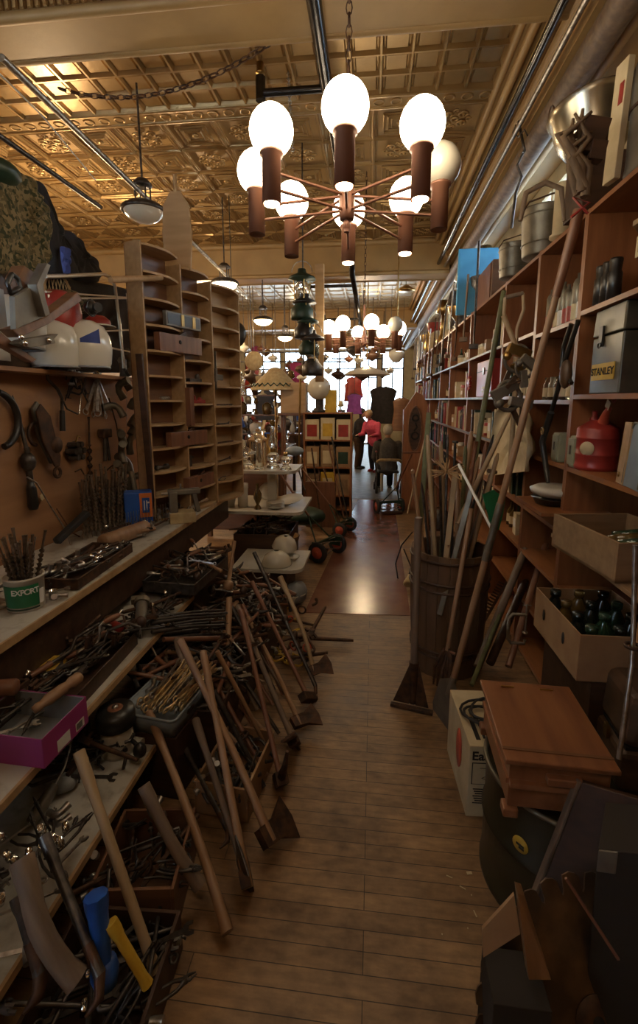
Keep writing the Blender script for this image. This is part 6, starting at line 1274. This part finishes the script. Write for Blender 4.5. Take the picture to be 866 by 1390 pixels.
for k in range(9):
    x0,y0=790+U(-6,6),262+U(-8,8); pts=[(x0,y0),(x0+U(-20,12),y0-35+U(-8,8)),(x0+U(-34,18),y0-70+U(-12,12)),(x0+U(-26,22),y0-95+U(-15,10))]
    b.tube([pY(x,y,pt.y-.02-.03*(k%3)) for x,y in pts],[.022,.018,.014,.007],6)
tag(obj('tangled_roots',b,'bark'),'tangle of weathered wooden prongs tied to the top of the long pole','prongs')
a=pY(805,185,pt.y-.05); tag(obj('wooden_block',wear(MB().box((0,0,0),(.1,.05,.14)).box((.03,.0,-.06),(.06,.05,.08)),.006),'dwood',None,.004,a,(0,R(10),0)),'dark wooden block head jutting from the tangle of prongs','block')
tag(obj('lashing',MB().tube([pY(x,y,pt.y-.05) for x,y in((775,295),(800,275),(778,268),(798,290))],.007,6),'red'),'red lashing around the top of the long pole','cord')
# second handle with glove: short pole left of the pole (612,830-940)
LT2=long_tool
# tamper / scraper
A=pZ(552,965,.01); t=thing('floor_scraper','grey wooden handled ice scraper with wide steel blade and gussets','scraper',(A.x+.03,A.y+.02,.004),(R(2),R(0),R(-14)))
hs=pY(563,705,A.y).z; obj('handle',MB().tube([(0,.05,.1),(0,.05,hs*.5),(0,.05,hs)],[.024,.021,.022],12),'hick2',t); 
obj('blade',MB().box((0,0,.012),(.26,.03,.02)),'rust',t,.002); obj('gusset',MB().prism([(-.12,.02),(-.02,.3),(-.02,.02)],.005,0,TR((0,.03,0),90,0,0)),'rust',t); obj('gusset',MB().prism([(.1,.02),(.035,.3),(.02,.02)],.005,0,TR((0,.03,0),90,0,0)),'rust',t); obj('socket',MB().tube([(0,.05,.02),(0,.05,.3)],[.026,.03],10),'rust',t)
# fork with wide wooden grip (612..)
h=pZ(600,925,.12); tp=lean(h,(640,690),1.1); t=thing('garden_fork','pale handled garden fork standing at the front of the barrel','fork')
L=(tp-h).length; obj('handle',MB().tube([(0,0,.2),(0,0,L)],[.015,.017],8),'hick',t); b=MB()
for k in range(5): x=(k-2)*.028; b.tube([(x,0,-.04),(x,.02,.08),(x*.5,0,.18),(0,0,.22)],[.006,.012,.012,.013],6)
obj('tines',b,'rust',t); obj('collar',MB().tube([(-.06,0,.2),(.03,0,.2)],.01,6),'hick4',t); put(t,h,tp)
# cluster of poles beneath the long pole, right
for k,(hd,tp_,L,m,r,l) in enumerate((((648,905),(713,745),1.0,'hick2',.027,'thick grey handle leaning right of the long pole'),((665,900),(722,768),1.0,'dwood',.028,'dark thick handle leaning behind the thick grey one'),((690,905),(745,725),1.1,'hick4',.022,'red brown handle leaning against the shelf front'),((640,930),(700,780),1.0,'pole',.014,'olive stick between the long pole and the thick grey handle'))):
    h=pZ(hd[0],hd[1],.2); tp=lean(h,tp_,L); L=(tp-h).length; o=tag(put(obj('tool_stick',MB().tube([(0,0,0),(0,0,L*.9),(0,0,L)],[r,r,r*.8],9),m),h,tp),l,'handle')
h=pZ(625,900,.15); tp=lean(h,(688,790),1.0); L=(tp-h).length; b=MB().box((0,0,L/2),(.02,.01,L))
for k in range(26): b.box((.03,0,.03+k*L/27),(.05,.006,.012))
tag(put(obj('toothed_rake',b,'rust'),h,tp,20),'long toothed rusty comb leaning behind the long pole','rake')
p=pX(722,835,1.0); tag(obj('c_clamp',clamp_mb(),'sand',None,0,pY(712,868,2.1)),'grey clamp hanging above the cedar chest','clamp')
# green pole and D handle fork and traps
for k,(a_,c_,Y,r,m,l) in enumerate((((640,650),(684,395),3.6,.018,'pole','tall green brown pole slanting in front of the shelves'),((655,640),(700,545),3.3,.015,'hick3','pale short pole near the jawed trap'))):
    a=pY(*a_,Y);c=pY(*c_,Y+.15); d=(c-a); tag(put(obj('wooden_pole',MB().tube([(0,0,-.4),(0,0,d.length)],[r*1.2,r],9),m),a,c),l,'pole')
Yd=3.35; t=thing('digging_fork','D handled fork standing upright against the shelf posts','fork'); 
obj('shaft',MB().tube([pY(x,y,Yd) for x,y in((692,640),(700,520),(700,470),(688,440),(683,428))],.017,8),'hick3',t); obj('grip',MB().tube([pY(686,404,Yd),pY(710,398,Yd)],.014,8),'hick2',t); obj('yoke',MB().tube([pY(x,y,Yd) for x,y in((710,398),(711,420),(702,445),(700,480))],.011,8).tube([pY(x,y,Yd) for x,y in((686,404),(684,425),(692,448),(700,480))],.012,8),'hick3',t)
for k,(x,y,s) in enumerate(((700,488,1),(690,540,1.1),(712,500,.8))):
    p=pY(x,y,3.1-.03*k); t=thing('iron_trap',['upper','lower','small right'][k]+' tan iron trap hanging on the shelf post','trap',p,(0,R([20,-30,40][k]),R(10))); t.scale=(s,)*3
    obj('jaws',MB().tor((0,0,0),.07,.012,16,6,0,'y').tor((.01,0,.03),.06,.01,16,6,0,'y',None,0,PI),'sand',t); obj('plate',MB().box((0,0,.05),(.15,.04,.06)).box((.05,0,-.06),(.13,.04,.05),rot=(0,40,0)).ell((-.06,0,.0),(.03,.03,.03),8),'brass' if k==0 else 'sand',t,.004); obj('strap',MB().box((0,.02,-.12),(.03,.01,.14)).box((.03,.0,-.1),(.012,.01,.2),rot=(0,30,0)),'dbag',t)
tag(obj('canvas_sack',cloth_blob(dens([(672,560),(690,545),(712,560),(716,600),(712,640),(668,645),(662,620)]),1.04,.05,8),'paper'),'cream canvas sack hanging behind the iron traps','sack')
# black belt tool hanging at (745-775, 420-640)
t=thing('leather_harness','black leather harness hanging over the shelf post','harness')
obj('strap',MB().tube([pX(x,y,1.06) for x,y in((785,435),(770,480),(757,530),(748,560))],[.014]*4,6).tube([pX(x,y,1.06) for x,y in((775,440),(765,470),(762,500),(776,520))],[.012]*4,6),'black',t); obj('pouch',MB().ell(pX(768,508,1.05),(.03,.05,.08),12),'dbag',t); obj('lower_strap',MB().tube([pX(x,y,1.04) for x,y in((748,560),(736,600),(742,640),(744,655))],[.02,.02,.016,.012],8),'black',t)
obj('buckle',MB().tor(pX(736,585,1.02),.02,.005,12,5,0,'x'),'brass',t)
# shelf bowl : oval white lamp (740,705)
p=pX(733,700,1.05); tag(obj('enamel_basin',MB().lathe([(0,-.02),(.1,-.02),(.13,0),(.14,.025),(.1,.045),(0,.05)],28),'white',None,0,(1.12,p.y,1.335)),'white oval enamel lid resting beside the jutting crate','lid'); tag(obj('black_pan',MB().lathe([(0,-.02),(.1,-.02),(.125,.02),(.13,.022),(0,.0)],28),'black',None,0,(1.12,p.y,1.285)),'black pan under the white enamel lid','pan')
tag(obj('lid_board',MB().box((0,0,0),(.4,.5,.02)),'shelf',None,0,(1.17,p.y,1.25)),'short board that carries the black pan','board')
# ---------------- on top of the shelving ----------------
ZT=2.901
def top(x,y): return pZ(x,y,ZT)
def pail(lab,x,y,wpx,m='galv'):
    p=top(x,y); s=wpx*(p-EY).dot(fw)/640/.31; t=thing('galvanised_pail',lab,'bucket',p); t.scale=(s,s,s)
    obj('body',MB().lathe([(0,0),(.13,0),(.135,.01),(.155,.3),(.16,.31),(.152,.31),(.13,.02)],28).tor((0,0,.08),.143,.005,28,5).tor((0,0,.26),.155,.005,28,5),m,t); obj('bail',MB().tube([(-.16,0,.29),(-.14,-.1,.33),(0,-.15,.36),(.14,-.1,.33),(.16,0,.29)],.006,6),'rust',t); return t
pail('nearer grey galvanised pail with wooden bail on top of the shelving',736,350,60)
pail('farther tall galvanised pail on top of the shelving',697,378,42)
p=pY(782,208,2.9)
t=thing('wash_kettle','large bright metal basin with rounded bottom high above the shelving','basin',(p.x+.12,2.95,p.z),(R(-8),R(-6),0)); t.scale=(.95,.95,.95)
obj('bowl',MB().lathe([(0,0),(.1,.0),(.15,.03),(.2,.12),(.215,.24),(.235,.26),(.23,.27),(.205,.25),(.18,.12),(.1,.02),(0,.015)],36),'tinware',t); obj('ring_handle',MB().tor((-.2,.05,.3),.05,.005,14,5,0,'x'),'rust',t)
tag(obj('kettle_box',MB().box((0,0,(p.z-ZT)/2-.008),(.26,.26,p.z-ZT-.02)),'dwood',None,.003,(p.x+.16,2.97,ZT)),'dark box under the bright metal basin','box')
q=top(752,322); tag(obj('yellow_cylinder',MB().lathe([(0,0),(.07,0),(.07,.015),(.055,.02),(.055,.3),(.06,.31),(0,.31)],24),'paper',None,0,(q.x+.05,q.y+.02,ZT)),'cream enamel cylinder standing between the pail and the pole','cylinder')
q=top(820,248); t=thing('sign_board','cream panel with red marks standing on edge at the top right','sign',(q.x+.03,q.y,ZT),(0,R(2),R(8))); obj('panel',MB().box((0,0,.25),(.03,.09,.5)),'paper',t,.003); obj('red_mark',MB().box((-.0165,-.02,.36),(.002,.03,.09)),'red',t)
q=top(856,232); t=thing('cylinder_tank','grey brown curved metal boiler at the top right edge','boiler',(q.x+.16,q.y+.05,ZT)); obj('shell',MB().lathe([(0,0),(.15,0),(.155,.02),(.15,.05),(.15,.45),(.12,.53),(0,.55)],30),'sand',t); obj('hoop',MB().tor((0,0,.28),.152,.008,30,6),'rust',t)
q=top(636,432); q2=top(672,408); t=thing('wooden_box','orange brown wooden box on top of the shelving beside the blue panel','box',(q.x+.15,(q.y+q2.y)/2,ZT)); w_=abs(q.y-q2.y); obj('box_body',MB().box((0,0,.2),(.26,w_,.4)),'mwood',t,.004); obj('front_board',MB().box((-.134,0,.2),(.012,w_*.9,.36)),'hick4',t)
print('WBOX',q,q2)
q=top(618,425); t=thing('enamel_sign','large light blue enamel panel standing on the shelving before the window','sign',(q.x+.27,q.y+.1,ZT)); obj('panel',MB().box((0,0,.36),(.5,.03,.74)),'lblue',t,.01)
q=top(618,452); t=thing('child_sled','light blue board with cream curved end and black scroll','sled',(q.x+.1,q.y,ZT)); obj('deck',MB().box((0,-.15,.08),(.16,.6,.16)),'lblue',t,.01); obj('curved_end',MB().tube([(-.05,.1,.05),(-.08,.5,.03),(-.1,.8,.12),(-.06,.95,.5)],[.07,.09,.07,.03],10),'paper',t); obj('scroll',MB().tor((-.085,-.25,.08),.04,.008,14,6,0,'x',None,0,4.5),'ink',t)
t=thing('metal_chest','red steel chest with white lettering patch on the shelf beneath the wooden box','chest',(XF+.13,5.15,lv(4)[5]+.001)); t.scale=(1,1.9,1.15); obj('body',MB().box((0,0,.16),(.24,.36,.32)),'red',t,.006); obj('lid_line',MB().box((-.122,0,.23),(.004,.36,.006)),'ink',t); obj('latch',MB().box((-.125,0,.23),(.01,.03,.06)),'steel',t); obj('lettering_patch',MB().box((-.1215,-.03,.08),(.003,.12,.02)).box((-.1215,-.03,.05),(.003,.14,.015)),'wpaper',t)
t=thing('red_fan','red scalloped metal disc hanging at the shelf edge','disc',pX(637,520,XF-.03)); b=MB()
b.lathe([(0,-.01),(.05,-.012),(.05,.012),(0,.01)],16,0,TR((0,0,0),0,90,0))
for k in range(12): a=2*PI*k/12; b.tube([(0,.04*math.cos(a),.04*math.sin(a)),(0,.085*math.cos(a),.085*math.sin(a))],[.012,.014],6)
obj('disc',b,'red',t); obj('hanger',MB().tube([(0,0,.08),(0,0,.2)],.006,5),'red',t)
# hooks and forks hanging at the top
for k,(pp,l,r) in enumerate((((( 704,165),(712,205),(706,215),(702,225),(708,240),(700,262),(694,310)),'wrought hook hanging from the conduit with a long blade',.012),(((700,170),(696,180),(704,186),(712,176),(716,184)),'small tangled wire on the conduit',.006))):
    tag(obj('iron_hook',MB().tube([pX(x,y,1.15) for x,y in pp],r,6),'dsteel'),l,'hook')
tag(obj('wooden_bow',MB().tube([pY(x,y,2.95) for x,y in((706,300),(714,262),(740,248),(762,256),(766,300))],[.012,.016,.016,.015,.01],8),'hick2'),'curved wooden bow handle above the nearer pail','handle')  # curved wooden handle
for k in range(16):
    Y=6+k*.42+U(-.2,.2); z=ZT+U(.0,.02); i,j=random.randrange(len(gm)),random.randrange(4); knick((1.2+U(0,.15),Y,ZT+.0005),i,j,'in the row on top of the far shelving',U(1.2,2.2))
for k in range(14):
    Y=5.2+k*.6; a=V((1.02,Y,ZT-.4+U(-.2,.2))); c=V((1.06,Y+U(-.1,.25),ZT+U(.3,.7))); tag(put(obj('hanging_tool',MB().tube([(0,0,0),(0,0,(c-a).length)],[.01,.013],6).box((0,0,0),(.09,.02,.05)),['dsteel','hick2','rust','steel'][k%4]),a,c),'%s long tool hung on the far shelf fronts'%['black','grey wooden','rusty','bright steel'][k%4],'tool','%s tools hung on the far shelf fronts'%['black','grey wooden','rusty','bright steel'][k%4])
# ---------------- front right: saw blade, dark board, flaps ----------------
Rs=.325
t=thing('circular_saw_blade','very large rusty circular saw blade with hooked teeth leaning at bottom right','saw blade')
pts=[]; nt=30
for k in range(nt):
    a=2*PI*k/nt; s=2*PI/nt
    for f,rr in ((0,.985),(.3,1.0),(.55,.985),(.7,.96),(.74,.87),(.82,.85),(.9,.87),(.96,.95)): pts.append((Rs*rr*math.cos(-(a+s*f)),Rs*rr*math.sin(-(a+s*f))))
obj('blade',MB().prism(pts[::-1],.005),'saw',t); obj('hub_plate',MB().lathe([(0,.005),(.06,.005),(.06,.009),(0,.009)],24),'rust',t); obj('arbor_hole',MB().lathe([(0,.0092),(.016,.0092),(.016,.0096),(0,.0096)],18),'ink',t)
t.matrix_world=TR((.6,1.04,.325),64,0,12)
def board3(name,a,b_,c,th,m,parent):   # slab through three corner points: a top left, b_ bottom left, c top right
    n=(b_-a).cross(c-a).normalized()*th; d=b_+(c-a); vs=[a,b_,d,c,a+n,b_+n,d+n,c+n]
    return obj(name,MB().add(vs,[(0,1,2,3),(7,6,5,4),(0,4,5,1),(1,5,6,2),(2,6,7,3),(3,7,4,0)]),m,parent,.003)
A=pY(790,1062,1.42);B=pY(702,1290,1.3);C_=pY(960,1112,1.28); print('LEAF',A,B,C_)
t=thing('table_leaf','dark wooden table top standing on edge at the right behind the saw blade','table top'); board3('board',A,B,C_,-.03,'dwood',t); board3('light_edge',A+V((-.012,0,0)),B+V((-.012,0,0)),A,-.028,'hick2',t)
A=pY(812,1152,1.14);B=pY(790,1400,1.05);C_=pY(960,1170,1.05)
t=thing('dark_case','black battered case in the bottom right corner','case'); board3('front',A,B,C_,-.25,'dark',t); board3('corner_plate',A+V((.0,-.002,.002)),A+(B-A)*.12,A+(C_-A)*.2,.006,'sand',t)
F1=pY(660,1248,1.0); t=thing('cardboard_flaps','torn cardboard box with raised flaps before the saw blade','box')
a0=pY(655,1262,.98);a1=pY(698,1215,1.0);a2=pY(706,1268,.98);a3=pY(656,1300,.96)
b=MB().add([a0,a1,a2,a3,a0+V((0,.008,0)),a1+V((0,.008,0)),a2+V((0,.008,0)),a3+V((0,.008,0))],[(0,3,2,1),(4,5,6,7),(0,1,5,4),(1,2,6,5),(2,3,7,6),(3,0,4,7)]); obj('flap',b,'card',t)
a0=pY(703,1213,1.02);a1=pY(712,1216,1.04);a2=pY(748,1330,.98);a3=pY(718,1330,.95); b=MB().add([a0,a1,a2,a3,a0+V((0,.03,0)),a1+V((0,.03,0)),a2+V((0,.03,0)),a3+V((0,.03,0))],[(0,3,2,1),(4,5,6,7),(0,1,5,4),(1,2,6,5),(2,3,7,6),(3,0,4,7)]); obj('flap',b,'hick',t)
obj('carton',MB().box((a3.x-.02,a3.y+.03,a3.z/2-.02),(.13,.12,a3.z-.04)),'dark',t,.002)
tag(obj('lumber_offcut',MB().box((0,0,.06),(.0035,.0035,.125)),'hick4'),'thin reddish stick leaning on the black case','stick'); put(bpy.data.objects['lumber_offcut'],pY(838,1300,.99),pY(768,1192,1.03),0,(pY(838,1300,.99)-pY(768,1192,1.03)).length/.1225)
for k,(x,y) in enumerate(((637,1185),(628,1205),(640,1215),(645,1240),(600,1268),(610,1190),(635,1260))):
    tag(obj('paper_scrap',MB().box((0,0,0),(.022 if k==0 else .004+.02*(k%2),.012 if k==0 else .004,.002)),'paper',None,0,pZ(x,y,.002),(0,0,U(0,3))),'tiny cream scrap littering the planks beside the drum','scrap','scraps on the planks')
# ---------------- light ----------------
w=bpy.data.worlds.new('sky'); S.world=w; w.use_nodes=True; bg=w.node_tree.nodes['Background']; bg.inputs[0].default_value=(.66,.81,1,1); bg.inputs[1].default_value=8.0
def area(n,loc,rot,sx,sy,p,col,portal=False):
    l=bpy.data.lights.new(n,'AREA'); l.shape='RECTANGLE'; l.size=sx;l.size_y=sy;l.energy=p;l.color=col; o=bpy.data.objects.new(n,l); COL.objects.link(o); o.location=loc;o.rotation_euler=rot
    if portal:
        l.cycles.is_portal=True
    return o
for k,(x0,x1,z0,z1) in enumerate(bh): area('window_daylight',((x0+x1)/2,YB+.15,(z0+z1)/2),(-PI/2,0,0),x1-x0,z1-z0,1,(1,1,1),True)
for k,(y0,y1,z0,z1) in enumerate(rh): area('window_daylight',(XR+.15,(y0+y1)/2,(z0+z1)/2),(0,PI/2,0),z1-z0,y1-y0,1,(1,1,1),True)
area('window_daylight',(-3.6,-1.35,2.3),(PI/2,0,0),2.8,1.8,1,(1,1,1),True)  # portal for the added front window
def fill_bulb(loc,p,col=(1,.72,.42),r=.05):
    l=bpy.data.lights.new('fill_bulb','POINT'); l.energy=p;l.color=col;l.shadow_soft_size=r; o=bpy.data.objects.new('fill_bulb',l); COL.objects.link(o); o.location=loc; return o
# added fill bulbs without fittings, behind the camera and down the shop
fill_bulb((-.3,-.5,3.5),15,(1,.8,.58),.2)
fill_bulb((-3.6,5.5,3.4),90,r=.15); fill_bulb((-3.6,10,3.4),110,r=.15); fill_bulb((-.2,11.5,3.4),70,r=.15); fill_bulb((-2.5,16,3.4),80,r=.15)
S.view_settings.view_transform='Standard'; S.view_settings.look='None'; S.view_settings.exposure=.38; S.view_settings.gamma=1; S.view_settings.use_curve_mapping=False
